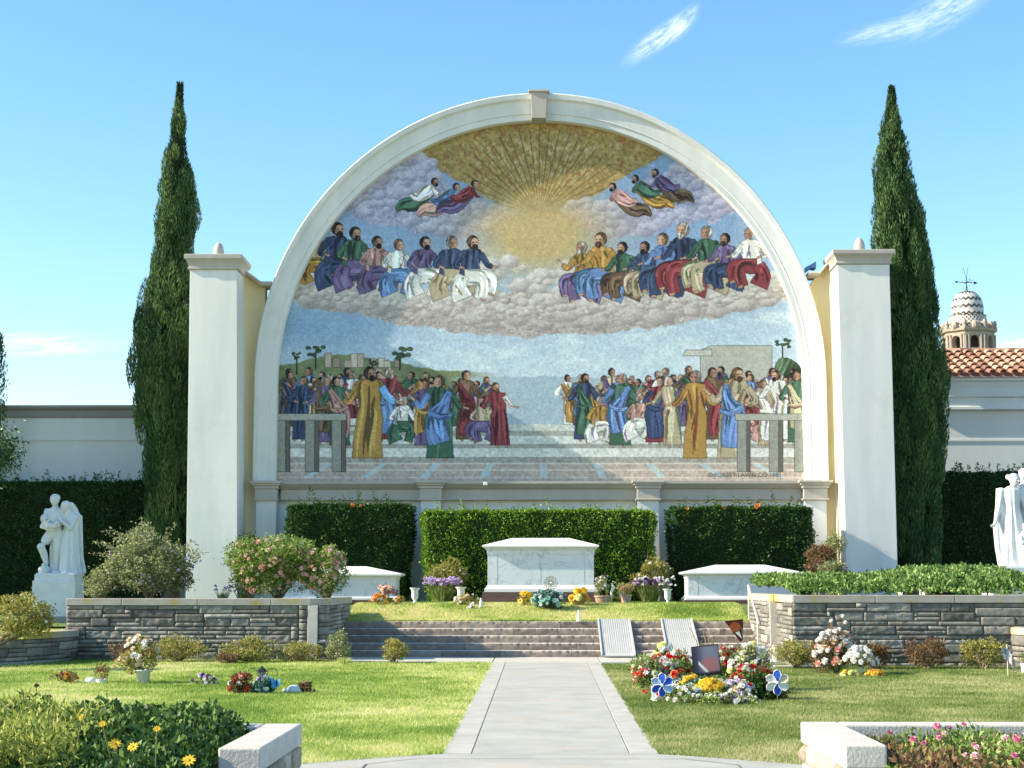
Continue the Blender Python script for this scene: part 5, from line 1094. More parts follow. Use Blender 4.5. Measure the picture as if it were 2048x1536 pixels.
cypress('tall dark cypress with brighter sprays right of the right pillar', 45.6, [(180, 1780, 1787), (210, 1775, 1792), (250, 1768, 1798), (300, 1757, 1808), (350, 1749, 1818), (400, 1742, 1828), (440, 1738, 1842), (490, 1740, 1852), (540, 1744, 1862), (600, 1748, 1872), (650, 1750, 1878), (700, 1752, 1888), (760, 1752, 1897), (820, 1752, 1897), (880, 1752, 1892), (940, 1754, 1886), (1000, 1758, 1880), (1080, 1762, 1878), (1150, 1768, 1872)], 2)
# ---------------------------------------------------------------- trees, shrubs and bedding plants
def clumps(n, c, rad, k=26, cl=.33, seed=0, low=-.92, stray=.06):
    r = np.random.default_rng(seed); c = np.array(c, float); rad = np.array(rad, float); d = unit(r.normal(0, 1, (k, 3))); d[:, 2] = np.where(d[:, 2] < low, -d[:, 2], d[:, 2]); cc = d * r.uniform(.45, .88, (k, 1)); w_ = r.uniform(.6, 1.3, k)
    i = r.choice(k, n, p=w_ / w_.sum()); dd = unit(r.normal(0, 1, (n, 3))); rr_ = cl * w_[i] * r.uniform(.45, 1.0, n) ** .6; p = cc[i] + dd * rr_[:, None]; s = r.random(n) < stray; p[s] *= r.uniform(1, 1.22, (s.sum(), 1))
    return c + p * rad, dd + cc[i] * .6 + np.array([0, 0, .45]), c + cc * rad
def shrub(name, label, cat, c, rad, n, sz, m, seed=0, k=26, cl=.33, flowers=None, base=None, stems=True, group=None, aspect=.5, stray=.06, stem_m='bark', core=False, tip=None, long_shoots=0):
    base = base if base is not None else (c[0], c[1], c[2] - rad[2]); t = thing(name, label, cat, base, group=group)
    P, Nn, cc = clumps(n, c, rad, k, cl, seed, stray=stray); r = np.random.default_rng(seed + 9)
    if long_shoots:
        sp, sn = [], []; b3 = MB()
        for q in range(long_shoots):
            d = Vector((r.normal(0, .8), r.normal(-.1, .5), r.uniform(.3, 1.2))).normalized(); p0 = Vector(c) + Vector((d.x * rad[0], d.y * rad[1], d.z * rad[2])) * .7; L_ = r.uniform(.3, .75) * max(rad[0], rad[2]) * .8; p1 = p0 + d * L_ + Vector((0, 0, -.1 * L_)); b3.tube([p0, (p0 + p1) / 2 + Vector((0, 0, .05)), p1], [.006, .005, .003], 4)
            for z in range(int(L_ / .03)): f = r.random(); sp.append(p0.lerp(p1, f) + Vector(r.normal(0, .025, 3))); sn.append(r.normal(0, 1, 3) + np.array(d))
        P = np.r_[P, np.array(sp)]; Nn = np.r_[Nn, np.array(sn)]; shoots_ = b3
    leaves('foliage', P, Nn, sz, m, t, aspect, .7, tint=np.clip(r.normal(.45, .25, len(P)), 0, 1))
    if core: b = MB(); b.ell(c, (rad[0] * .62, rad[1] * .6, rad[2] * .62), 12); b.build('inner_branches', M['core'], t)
    if stems:
        b = shoots_ if long_shoots else MB()
        for q in cc[::max(1, len(cc) // 12)]:
            q = Vector(q); p0 = Vector(base) + Vector((r.normal(0, .03), r.normal(0, .03), 0)); mid = p0.lerp(q, .5) + Vector((r.normal(0, .04), 0, .05)); b.tube([p0, mid, q], [.014, .010, .005], 5)
        b.build('stems', M[stem_m], t)
    if flowers:
        for kinds, cnt, fs in flowers:
            P2, N2, _ = clumps(cnt, c, np.array(rad) * 1.04, k, cl, seed, stray=0); 
            d = (P2 - np.array(c)) / np.array(rad); l_ = np.linalg.norm(d, axis=1)[:, None]; P2 = np.array(c) + d / l_ * np.clip(l_, .82, 1.08) * np.array(rad)
            if True: f = P2[:, 1] > c[1] + .3 * rad[1]; P2[f, 1] = 2 * c[1] - P2[f, 1]
            for p, dn in zip(P2, d): place('blossom', FL[random.choice(kinds)], t, p, (dn[0], dn[1] - .7, dn[2] + .3), fs * random.uniform(.75, 1.2))
    return t
gzL = zl - .1
ztL = zt_ - .08; ztR = zr - .06
# tree off the left edge (its branch tips reach into view) shades the statue
lt = thing('garden_tree', 'dark green tree at the far left edge with one branch reaching over the hedge', 'tree', (-16.9, 38.6, .6))
P, Nn, cc = clumps(16000, (-16.8, 38.3, 5.2), (1.7, 1.7, 2.9), 60, .3, 77); leaves('crown', P, Nn, .10, M['hedge'], lt, .5, .8)
b = MB(); b.tube([(-16.9, 38.6, .2), (-16.8, 38.5, 2.5), (-16.8, 38.3, 5)], [.2, .15, .08], 8); e = W(16, 905, 40.0); b.tube([(-16.8, 38.5, 3.0), (-15.5, 39.5, 4.6), tuple(e)], [.07, .05, .02], 6)
for q in cc[::3]: b.tube([(-16.8, 38.5, 3), tuple((np.array([-16.8, 38.4, 3.6]) + q) / 2), tuple(q)], [.06, .04, .015], 5)
b.build('trunk', M['bark'], lt)
r = np.random.default_rng(5); e = W(2, 905, 40.0); P = np.array(e) + r.normal(0, 1, (1300, 3)) * np.array([.24, .25, .30]); leaves('branch', P, np.tile([.6, -.2, -.3], (1300, 1)), .10, M['hedge'], lt, .4, .7)
e = W(-30, 720, 46); lt2 = thing('cypress_tree', 'sliver of a thin cypress rising above the garden wall at the far left edge', 'cypress', (e.x, 47.2, .8))
P = np.c_[e.x + r.normal(0, .09, 3000), 47.2 + r.normal(0, .12, 3000), r.uniform(1, Z(655, 46), 3000)]; P[:, 0] = e.x + (P[:, 0] - e.x) * np.clip((Z(650, 46) - P[:, 2]) * 1.2, 0.1, 1.5); leaves('foliage', P, np.tile([0, 0, 1.], (3000, 1)), .12, M['cypress'], lt2, .3, .3); b = MB(); b.tube([(e.x, 47.2, .7), (e.x, 47.2, 7)], [.06, .02]); b.build('trunk', M['bark'], lt2)

# left planter
c = W(300, 1128, 34.6); shrub('flowering_shrub', 'big loose grey green shrub with long shoots on the left planter', 'shrub', tuple(c), (1.15, .8, .74), 15000, .06, M['olive'], 21, 60, .24, [(('lilac',), 60, .028)], base=(c.x, 34.6, ztL), long_shoots=26, stem_m='twig', stray=.1)
c = W(205, 1168, 34.3); shrub('flowering_shrub', 'small straggly shrub at the left end of the upper left stone planter', 'shrub', tuple(c), (.45, .4, .34), 3000, .05, M['olive'], 22, 18, .3, [(('whitepuff',), 12, .02)], base=(c.x, 34.3, ztL), long_shoots=8, stem_m='twig')
c = W(545, 1128, 34.6); shrub('rose_bush', 'broad green rose bush full of pink blooms on the left planter', 'rose bush', tuple(c), (1.05, .75, .66), 24000, .055, M['rosefol'], 23, 64, .29, [(('pinkrose', 'salmonrose', 'pinkrose', 'creamrose'), 130, .047)], base=(c.x + .1, 34.6, ztL), stray=.05)
c = W(650, 1140, 34.3); shrub('rose_bush', 'narrow rose bush crowded with pale pink blooms at the planter corner by the steps', 'rose bush', tuple(c), (.55, .45, .60), 7000, .05, M['rosefol'], 24, 30, .33, [(('pinkrose', 'salmonrose', 'creamrose', 'pinkrose'), 95, .048)], base=(c.x + .05, 34.3, ztL))
c = W(497, 1130, 42.5); shrub('dark_bush', 'dark fine leaved bush in the corner between the left pillar and the low tomb', 'bush', (c.x, 42.5, Z(1135, 42.5)), (.42, .5, .95), 5000, .06, M['hedge'], 25, 30, .3, base=(c.x, 42.5, zg(42.5)), core=True)
def strap(name, label, cat, c, n, L_, spread, m, flowers=None, seed=0, wd=.014, group=None, fh=.1, fs=.03, arch=.5):
    t = thing(name, label, cat, c, group=group); r = np.random.default_rng(seed); b = MB(); tips = []
    Vs, Fs, T = [], [], []; base = 0
    for k in range(n):
        a = r.uniform(0, 6.283); o = r.uniform(0, spread * .35); l_ = L_ * r.uniform(.6, 1.1); out = r.uniform(.05, 1.0) * arch; x0, y0 = c[0] + math.cos(a) * o, c[1] + math.sin(a) * o; tw = r.uniform(-.8, .8); sx, sy = -math.sin(a + tw), math.cos(a + tw); tn = r.random()
        for q in range(5):
            f = q / 4; rr_ = o + out * l_ * f ** 1.6; z = c[2] + l_ * (f - out * .55 * f * f); w_ = wd * (1 - f) ** .6 * .5 + .0015; x, y = c[0] + math.cos(a) * rr_, c[1] + math.sin(a) * rr_; Vs += [(x - sx * w_, y - sy * w_, z), (x + sx * w_, y + sy * w_, z)]
        for q in range(4): i = base + 2 * q; Fs.append((i, i + 1, i + 3, i + 2)); T.append(tn)
        base += 10
    npmesh('leaves', Vs, Fs, m, t, tint=T)
    if flowers:
        kinds, cnt = flowers; b = MB()
        for k in range(cnt):
            a = r.uniform(0, 6.283); o = spread * math.sqrt(r.random()); x, y = c[0] + math.cos(a) * o, c[1] + math.sin(a) * o * .7; z = c[2] + L_ * .8 + fh * r.uniform(.3, 1.4); b.tube([(c[0] + (x - c[0]) * .4, c[1] + (y - c[1]) * .4, c[2]), (x, y, z)], .004, 4); place('blossom', FL[random.choice(kinds)], t, (x, y, z), (r.normal(0, .3), -.5, 1), fs * r.uniform(.8, 1.2))
        b.build('stalks', M['stem'], t)
    return t
for k, (px, d, n) in enumerate(((445, 35.2, 14), (487, 35.0, 20))):
    c = W(px, 1195, d); strap('society_garlic', ['wispy clump of lilac flowers on the planter, just right of the left pillar foot', 'clump of lilac flowers on the planter below the left end of the pink rose bush'][k], 'flower clump', (c.x, d, ztL), 130, .22, .22, M['rosefol'], (('lilac',), n), 30 + k, .01, fh=.12, fs=.03)
# small rose tree far left
c = W(38, 1232, 29.0); q = G(12, 1338); st_ = shrub('rose_tree', 'small round rose tree on a bare leaning trunk at the far left', 'rose tree', (c.x, 29.3, c.z), (.60, .5, .46), 5200, .05, M['lime'], 41, 30, .3, [(('creamrose', 'whiterose'), 16, .03)], base=(q.x, 29.0, 0), stems=False)
b = MB(); b.tube([(q.x - .02, 29.0, 0), (q.x + .10, 29.0, .45), (c.x, 29.2, c.z - .35), (c.x - .1, 29.3, c.z)], [.045, .035, .035, .02], 8); b.tube([(q.x - .12, 29.0, 0), (q.x + .06, 29.0, .42), (c.x + .15, 29.3, c.z)], [.03, .025, .015], 6); b.build('trunk', M['bark'], st_)
# shrubs along the foot of the walls
for k, (px, py, w_, h_, D, kind, lab) in enumerate((
    (262, 1308, 42, 22, 32.6, 'bronze', 'low reddish bush at the foot of the left stone planter, behind the white bucket'),
    (358, 1300, 52, 25, 32.7, 'lime', 'rounded yellow green bush at the foot of the left stone planter'),
    (500, 1302, 48, 29, 32.5, 'lime', 'largest yellow green bush at the foot of the left stone planter'),
    (455, 1320, 18, 13, 32.0, 'bronze', 'tiny dark red bush between two yellow bushes at left'),
    (600, 1306, 38, 20, 32.7, 'lime', 'yellow green bush beside the corner post of the left planter'),
    (678, 1297, 24, 30, 32.6, 'olive', 'thin upright grey green bush in front of the left handrail'),
    (788, 1300, 24, 20, 32.2, 'lime', 'small leafy bush alone in front of the left part of the steps'),
    (1592, 1302, 36, 26, 30.3, 'lime', 'yellow green bush at the foot of the right planter corner'),
    (1745, 1312, 34, 24, 30.0, 'bronze', 'dull reddish bush right of the white flower arrangement by the wall'),
    (1855, 1307, 40, 26, 30.2, 'bronze', 'red tinged bush at the foot of the right stone wall'),
    (1967, 1306, 42, 25, 30.2, 'lime', 'pale yellow bush at the foot of the right stone wall near the small flag'))):
    c = W(px, py, D); s = FPX / D; shrub('low_bush', lab, 'bush', tuple(c), (w_ / s * 1.22, .42, h_ / s * 1.02), int(2300 * (w_ * h_ / 1000) + 900), .042, M[kind], 60 + k, 22, .32, base=(c.x, D, 0), stray=.1, stem_m='twig', group='bushes along the foot of the stone planters')
c = W(660, 1312, 31.9); strap('grass_tuft', 'tuft of long lawn grass beside the thin bush at the foot of the left handrail', 'grass tuft', (W(690, 1312, 31.9).x, 31.9, 0), 260, .15, .45, M['grass'], None, 3, .008)
# flower clumps between tombs
for k, (px, py, D, w_, kinds, lab) in enumerate(((885, 1165, 41.3, .45, ('lilac',), 'leafy clump of lilac flowers left of the largest tomb'), (1300, 1165, 41.3, .5, ('purple', 'lilac', 'whitepuff', 'purple'), 'dark clump of purple and white flowers right of the largest tomb'))):
    x = X(px, D); t = strap('flower_clump', lab, 'flower clump', (x, D, zg(D)), 520, .55, .5, M['rosefol'], (kinds, 70), 80 + k, .02, fh=.16, fs=.055)
    c = W(px, 1150, D + .5); shrub('rose_bush', ['yellow green bush with white buds at the left corner of the bright hedge', 'yellow green bush behind the purple flowers at the right corner of the bright hedge'][k], 'bush', (c.x + .1, D + .5, Z(1147, D)), (.62, .35, .36), 2600, .055, M['lime'], 90 + k, 20, .33, [(('whitepuff',), 12, .03)], base=(c.x, D + .5, zg(D)))
for k, (px, py, D, w_, h_, kind, lab) in enumerate(((1665, 1110, 41.5, 32, 45, 'olive', 'feathery bush in the corner against the right pillar'), (1640, 1125, 39.8, 32, 34, 'bronze', 'brown and yellow leafed bush behind the right end of the low tomb'), (1668, 1145, 38.5, 30, 22, 'olive', 'low green bush in front of the right pillar, above the juniper'))):
    c = W(px, py, D); s = FPX / D; shrub('corner_bush', lab, 'bush', tuple(c), (w_ / s, .4, h_ / s), 3400, .06 if k else .045, M[kind], 95 + k, 26, .3, base=(c.x, D, 1.0), long_shoots=8, stem_m='twig')
# juniper ground cover on the right planter (uncountable)
r = np.random.default_rng(12); n = 52000; px = r.uniform(X(1530, 33), 11.5, n); py = r.uniform(YR + .02, 36.2, n)
hgt = .03 + .22 * vnoise(px * 2.2 + 40, py * 2.2, 8, 3) + .12 * vnoise(px * 5 + 40, py * 5, 19, 2) + .16 * ss(7.0, 8.4, px) * ss(10.2, 9.2, px) * ss(31.0, 33.5, py) + .13 * ss(31, 33.6, py) + .05 * vnoise(px * 9 + 40, py * 9, 9, 2)
ok = (py > YR + .02 - 0 * px) & (px > np.interp(py, [31, 33.2, 33.21, 36.4], [xr0 - .02, X(1552, yb), xpost, X(1500, 36.4)]) - .04 + .05 * r.random(n)); 
pz = ztR + hgt * (.55 + .45 * r.random(n)) * np.clip((py - YR) * 2 + .45, .4, 1) * 1.15
P = np.c_[px, py, pz][ok]; tn = np.clip(r.normal(.48, .22, len(P)) + (vnoise(P[:, 0] * 5 + 50, P[:, 1] * 5, 14, 2) - .5) * .9, 0, 1)
o = leaves('juniper_ground_cover', P, np.tile([-.1, -.35, 1.], (len(P), 1)), .075, M['juniper'], None, .55, .8, tint=tn); tag(o, 'bright green creeping juniper covering the top of the right stone planter', 'ground cover', kind='stuff')
# red flower cluster in juniper
c = W(1892, 1172, 32.0); shrub('begonia_patch', 'patch of dark red flowers among the juniper on the right planter', 'flower patch', (c.x, 32.0, c.z), (.28, .2, .12), 500, .045, M['bronze'], 101, 10, .4, [(('redrose', 'salmonrose'), 22, .035)], base=(c.x, 32, ztR))
# planter beds in the foreground: leaf cover is uncountable, blooms are single
def bed(name, label, x0, x1, y0, y1, z0, hf, n, sz, m, seed, aspect=.55, mask=None):
    r = np.random.default_rng(seed); px = r.uniform(x0, x1, n); py = r.uniform(y0, y1, n); H_ = hf(px, py); k = r.random(n); pz = z0 + H_ * (.45 + .55 * k ** .5)
    P = np.c_[px, py, pz]; 
    if mask is not None: P = P[mask(px, py)]
    o = leaves(name, P, np.tile([-.15, -.35, 1.], (len(P), 1)), sz, m, None, aspect, .85, tint=np.clip(r.normal(.45, .25, len(P)), 0, 1)); tag(o, label, 'ground cover', kind='stuff'); return o
M['daisyfol'] = tintmat('daisy leaves', [(0, (.08, .12, .02)), (.45, (.30, .36, .07)), (.8, (.60, .62, .14)), (1, (.74, .70, .28))], .6, .3)
ynL, yfL, cL_ = fL; ynR, yfR, cR_ = fR
zs0 = zf - .24
hi = lambda x, y: .25 + .16 * vnoise(x * 2.5 + 60, y * 2.5, 31, 3) + .10 * vnoise(x * 9 + 60, y * 9, 32, 2)
bed('ivy_bed', 'dark glossy ivy filling the near left planter and spilling over its coping', -6.2, cL_ - .01, 8.4, yfL - .1, zs0, lambda x, y: hi(x, y) * (1 + .28 * ss(-3.2, -5.0, x)) * ss(cL_ + .25, cL_ - .4, x) * (.62 + .38 * ss(9.2, 10.6, y)) * (1 - .45 * ss(-2.9, -3.4, x) * ss(10.6, 9.8, y)), 42000, .05, M['ivy'], 33, .6)
hd = lambda x, y: (.36 + .26 * vnoise(x * 3 + 60, y * 3, 41, 3)) * (1 - .35 * ss(-2.6, -1.9, x))
bed('daisy_bed', 'yellow green feathery daisy foliage along the bottom left of the picture', -5.2, cL_ - .25, 8.2, 10.6, zs0, hd, 22000, .055, M['daisyfol'], 43, .22, mask=lambda x, y: (y < 10.5 + .3 * np.sin(x * 3)) & (x < -2.75 + .2 * np.sin(y * 5)))
o = strap('wild_daisy', 'tall yellow daisies with dark seed heads in the near left planter', 'daisy plant', (-3.5, 9.6, zs0), 500, .45, 1.1, M['lime'], None, 44, .012)
b = MB()
for (px, py, D, s) in ((230, 1488, 9.2, .036), (266, 1494, 9.2, .034), (378, 1521, 9.0, .040), (314, 1458, 9.5, .024), (163, 1436, 9.7, .022), (205, 1448, 9.6, .024)):
    p = W(px, py, D); b = MB(); b.tube([(p.x + random.uniform(-.1, .1), D + .1, zs0), p], .004, 4); b.build('stalk', M['stem'], o); place('blossom', FL['daisy'], o, p, (random.uniform(-.3, .3), -.8, .7), s)
for (px, py, D) in ((73, 1373, 11.0), (98, 1395, 11), (55, 1397, 11), (32, 1400, 11), (60, 1420, 10.5), (20, 1415, 10.5), (118, 1425, 10.6), (52, 1458, 10), (8, 1465, 9.8), (110, 1505, 9.4), (25, 1508, 9.3)):
    p = W(px, py, D); b = MB(); b.tube([(p.x + random.uniform(-.15, .15), D + .2, zs0), p], .003, 4); b.build('stalk', M['stem'], o); place('seed_head', FL['dead'], o, p, (0, -.4, 1), .022)
# pink flowers in the right planter
hp = lambda x, y: (.12 + .24 * vnoise(x * 2.6 + 60, y * 2.6, 51, 3)) * (.4 + .6 * ss(2.6, 4.0, x + (y - 9) * .2)) 
bed('flower_bed', 'low green bedding foliage inside the near right planter', cR_ - .02, 5.4, 8.0, yfR - .45, zs0, hp, 21000, .045, M['rosefol'], 53, .4)
bed('flower_bed', 'dark reddish low foliage along the shaded edge of the near right planter', cR_ + .02, 3.8, 9.0, yfR - .35, zs0, lambda x, y: .16 + 0 * x, 3500, .05, M['bronze'], 54, .5)
o = thing('pink_flowers', 'scattered small pink blooms in the near right planter', 'flowers', (3.4, 10.3, zs0)); r = np.random.default_rng(55); cnt = 0
b = MB()
while cnt < 95:
    x, y = r.uniform(cR_ + .05, 5.0), r.uniform(9.2, yfR - .5)
    if vnoise(np.array([x * 3 + 9]), np.array([y * 3]), 57, 2)[0] < .45: continue
    z = zs0 + float(hp(np.array([x]), np.array([y]))[0]) + .035
    place('blossom', FL[random.choice(('magenta', 'pinkpuff', 'magenta'))], o, (x, y, z), (r.normal(0, .3), -.5, 1), r.uniform(.018, .034)); cnt += 1

# ---------------------------------------------------------------- lawn blades
def blades(name, label, n, region, zf_, h_, wd, seed, off=0, gm='grass'):
    r = np.random.default_rng(seed); P = region(r, n); n = len(P); z = zf_(P[:, 0], P[:, 1]); a = r.uniform(0, 6.283, n); ln = r.normal(0, .45, (n, 2)); hh = h_ * r.uniform(.55, 1.25, n) * (.75 + .5 * vnoise(P[:, 0] * 1.5 + 80, P[:, 1] * 1.5, seed, 3)); sc = np.clip(P[:, 1] / 18, .7, 1.5); w_ = wd * sc * r.uniform(.7, 1.3, n) / 2
    dx, dy = np.cos(a) * w_, np.sin(a) * w_
    V = np.stack([np.c_[P[:, 0] - dx, P[:, 1] - dy, z], np.c_[P[:, 0] + dx, P[:, 1] + dy, z], np.c_[P[:, 0] + ln[:, 0] * hh, P[:, 1] + ln[:, 1] * hh, z + hh]], 1).reshape(-1, 3)
    pt = vnoise(P[:, 0] * .55 + 80, P[:, 1] * .4, seed + 1, 4); pt2 = vnoise(P[:, 0] * 2.2 + 80, P[:, 1] * 2.2, seed + 2, 3)
    T = np.clip(.38 + off + (pt - .5) * 1.7 + (pt2 - .5) * .9 + r.normal(0, .27, n), 0, 1)
    o = npmesh(name, V, np.arange(3 * n).reshape(-1, 3), M[gm], None, tint=T); tag(o, label, 'grass', kind='stuff')
def wedge(r, n, y0, y1, side):
    y = y0 * (y1 / y0) ** r.random(n * 2); y = y[:n * 2]
    if side < 0: x0 = -(y * .345 + .6); x1 = xl(y) + .02 * r.normal(0, 1, len(y)); x = x0 + (x1 - x0) * r.random(len(y))
    else: x1 = y * .315 + .6; x0 = xr(y) - .03 + .05 * vnoise(y * 6 + 9, y * 0, 66, 2) * 0; x = x0 + (x1 - x0) * r.random(len(y))
    k = r.random(len(y)) < .5
    return np.c_[x, y][k]
def rgL(r, n):
    P = wedge(r, n, YC - 2.2, Y0 + .2, -1); x, y = P.T
    lim = np.where(y < YC, xl(YC) - (YC - y) * 1.35 - .0, xl(y) + .03); ok = (x < lim) & ~((y > Y0 - .93) & (x > -4.2)) & ~((x < cL_ + .25) & (y < yfL + .02)); return P[ok]
def rgR(r, n):
    P = wedge(r, n, YC - 2.2, 31.6, 1); x, y = P.T
    lim = np.where(y < YC, xr(YC) + (YC - y) * 1.35, xr(y) - .03 + .05 * np.sin(y * 7) * (vnoise(y * 2 + 30, y * 0, 5, 2) > .5)); ok = (x > lim) & ~((x > xo - .02) & (y < yfR)) & ~((y > Y0 - .93) & (x < 4.6)) & ~((x > xr0 - .05) & (y > YR - .05)); return P[ok]
blades('grass', 'bright mown lawn grass left of the path', 520000, rgL, lambda x, y: 0 * x, .042, .0085, 1)
blades('grass', 'mown lawn grass right of the path, shading to straw yellow', 480000, rgR, lambda x, y: 0 * x, .042, .0085, 2, -.02, 'grass_dry')
def rgT(r, n): P = np.c_[r.uniform(-4.4, 4.75, n), YT - .12 + (41.5 - YT) * r.random(n) ** 1.4]; return P
blades('grass', 'strip of sunlit grass on the terrace in front of the tombs', 150000, rgT, lambda x, y: tz(y) - .0, .055, .011, 3)
def rgS(r, n): P = np.c_[r.uniform(-14, -9.9, n), r.uniform(30.8, 38, n)]; return P
blades('grass', 'patch of grass above the low curved wall around the left statue', 40000, rgS, lambda x, y: zl - .1 + 0 * x, .055, .011, 4)
# ---------------------------------------------------------------- vases, pots and tributes
def urn(label, px, pyb, D, hpx, m='white', group='white urn shaped vases'):
    z = float(tz(D)); h = hpx * D / FPX; x = X(px, D); t = thing('urn_vase', label, 'vase', (x, D, z), group=group); k = h / .36; b = MB()
    b.box(x - .085 * k, x + .085 * k, D - .085 * k, D + .085 * k, z - .1, z + .03 * k); b.build('foot', M[m], t, bevel=.004)
    b = MB(); b.lathe([(.07 * k, .03 * k), (.035 * k, .06 * k), (.03 * k, .09 * k), (.06 * k, .12 * k), (.075 * k, .16 * k), (.075 * k, .30 * k), (.10 * k, .34 * k), (.115 * k, .355 * k), (.115 * k, .365 * k), (.095 * k, .36 * k), (.06 * k, .28 * k)], (x, D, z), 20); b.build('bowl', M[m], t, smooth=True); return t, (x, D, z + .34 * k)
urn('white urn vase standing in front of the pilaster between the left and middle tombs', 830, 1207, 39.4, 32)
urn('white urn vase in front of the lilac clump, nearest the largest tomb at left', 922, 1196, 39.2, 34)
u3, p3 = urn('white urn vase half hidden behind the potted plants right of the largest tomb', 1242, 1184, 40.2, 24)
u4, p4 = urn('white urn vase with white blooms beside the low tomb at right', 1335, 1206, 39.4, 30)
for k in range(9): place('blossom', FL['whitepuff'], u4, (p4[0] + random.uniform(-.2, .2), p4[1], p4[2] + random.uniform(.1, .32)), (0, -.5, 1), .035)
b = MB(); [b.tube([(p4[0], p4[1], p4[2] - .05), (p4[0] + random.uniform(-.2, .2), p4[1], p4[2] + .3)], .004, 3) for _ in range(8)]; b.build('stalks', M['stem'], u4)
def pot(label, px, pyb, D, wpx, hpx, m, leaf=None, cat='flower pot', name='flower_pot', lr=1.6, lh=1.2, n=500, flowers=None, strapn=0, seed=0, lsz=.04, z=None):
    s = D / FPX; z = float(tz(D)) if z is None else z; x = X(px, D); r_, h = wpx * s / 2, hpx * s; t = thing(name, label, cat, (x, D, z)); b = MB(); b.lathe([(r_ * .72, -.02), (r_ * .95, h * .82), (r_ * 1.06, h * .84), (r_ * 1.06, h), (r_ * .9, h), (r_ * .86, h * .9), (.01, h * .88)], (x, D, z), 20); b.build('pot', M[m], t, smooth=False)
    if leaf and n: P, Nn, _ = clumps(n, (x, D, z + h + r_ * lh * .8), (r_ * lr, r_ * lr, r_ * lh), 12, .4, seed); leaves('foliage', P, Nn, lsz, M[leaf], t, .45, .7)
    if flowers:
        for k in range(flowers[1]): a = random.uniform(0, 6.28); q = random.uniform(.3, 1); place('blossom', FL[random.choice(flowers[0])], t, (x + math.cos(a) * r_ * lr * q, D - abs(math.sin(a)) * r_ * lr * q, z + h + r_ * lh * random.uniform(.6, 1.7)), (math.cos(a), -.8, .6), flowers[2])
    if strapn:
        b = MB()
        for k in range(strapn): a = random.uniform(0, 6.28); l_ = r_ * lr * random.uniform(.8, 1.4); b.tube([(x, D, z + h * .9), (x + math.cos(a) * l_ * .4, D + math.sin(a) * l_ * .4, z + h + l_ * .7), (x + math.cos(a) * l_, D + math.sin(a) * l_, z + h + l_ * random.uniform(0, 1))], [.008, .006, .001], 4)
        b.build('long_leaves', M['twig'], t)
    return t
pot('clay pot with a lavender like plant, right of the largest tomb', 1204, 1206, 38.9, 30, 18, 'clay', 'olive', lr=.9, lh=1.5, n=700, seed=1, flowers=(('whitepuff', 'lilac'), 12, .03))
pot('clay pot of drooping dry leaves beside the lavender pot', 1252, 1206, 39.2, 22, 20, 'clay', 'lime', lr=2.0, lh=1.1, n=700, seed=2, strapn=26, flowers=(('salmonrose',), 6, .04))
pot('green pot of pale pink flowers in front of the low tomb at left', 776, 1206, 39.0, 20, 14, 'stem', 'bronze', lr=1.7, lh=1.3, n=500, seed=3, flowers=(('salmonrose', 'pinkrose', 'creamrose'), 22, .06))
def bouquet(name, label, cat, px, pyb, D, rx, rz, leaf, kinds, nfl, fs, n=500, seed=0, group=None, z=None, lsz=.045, ry=None, spikes=0, low=-.2):
    D = (TG(px, pyb) or D) if z is None else D; s = D / FPX; x = X(px, D); z = (float(tz(D)) if z is None else z); t = thing(name, label, cat, (x, D, z), group=group); rx, rz = rx * s, rz * s; ry = ry or rx * .7; c = (x, D, z + rz * .7)
    if n: P, Nn, _ = clumps(n, c, (rx * .9, ry, rz * .9), 16, .38, seed); P[:, 2] = np.maximum(P[:, 2], z + .005); leaves('foliage', P, Nn, lsz, M[leaf], t, .45, .7)
    r = np.random.default_rng(seed + 5); b = MB()
    for k in range(nfl):
        a = r.uniform(-math.pi, 0) if r.random() < .85 else r.uniform(0, math.pi); e = r.uniform(0.0, 1.45); d = Vector((math.cos(a) * math.cos(e), math.sin(a) * math.cos(e), math.sin(e))); q = r.uniform(.85, 1.05); p = (x + d.x * rx * q, D + d.y * ry * q, max(z + .02, z + rz * .35 + d.z * rz * 1.25 * q)); place('flower', FL[kinds[int(r.integers(len(kinds)))]], t, p, (d.x, d.y - .5, d.z + .2), fs * r.uniform(.75, 1.25)); b.tube([(x, D, z), p], .004, 3)
    b.build('stalks', M['stem'], t)
    if spikes:
        b = MB()
        for k in range(spikes): d = Vector((r.normal(0, .5), r.normal(-.1, .3), 1)).normalized(); b.tube([(x, D, z), Vector((x, D, z)) + d * rz * r.uniform(1.6, 2.4)], [.008, .002], 4)
        b.build('spikes', M['twig'], t)
    return t
# upper lawn tributes
bouquet('flower_bouquet', 'orange flower bunch on the grass before the low tomb at left', 'bouquet', 757, 1211, 38.4, 20, 12, 'lime', ('orangemum', 'orangemum', 'yellowmum'), 16, .06, 200, 1)
bouquet('flower_bouquet', 'golden mum bunch beside the pink flower pot at left', 'bouquet', 800, 1210, 38.6, 10, 9, 'lime', ('goldmum',), 10, .05, 100, 2)
bouquet('flower_bouquet', 'dry yellowish bouquet on the grass below the left white urns', 'bouquet', 932, 1211, 38.2, 26, 14, 'lime', ('creamrose', 'whitepuff'), 14, .04, 700, 3)
bouquet('flower_bouquet', 'tiny white bouquet low on the grass left of the largest tomb', 'bouquet', 945, 1219, 37.4, 8, 7, 'olive', ('whitepuff',), 10, .035, 80, 4)
bouquet('flower_bouquet', 'sunflower bunch at the left end of the teal wreath before the largest tomb', 'bouquet', 1049, 1213, 38.2, 14, 18, 'lime', ('sunflower', 'yellowmum', 'sunflower'), 9, .085, 200, 5)
bouquet('teal_wreath', 'mound of teal green artificial leaves before the largest tomb', 'wreath', 1098, 1220, 38.0, 36, 24, 'tealfol', ('teal', 'whitepuff', 'teal'), 34, .055, 2600, 6, lsz=.06)
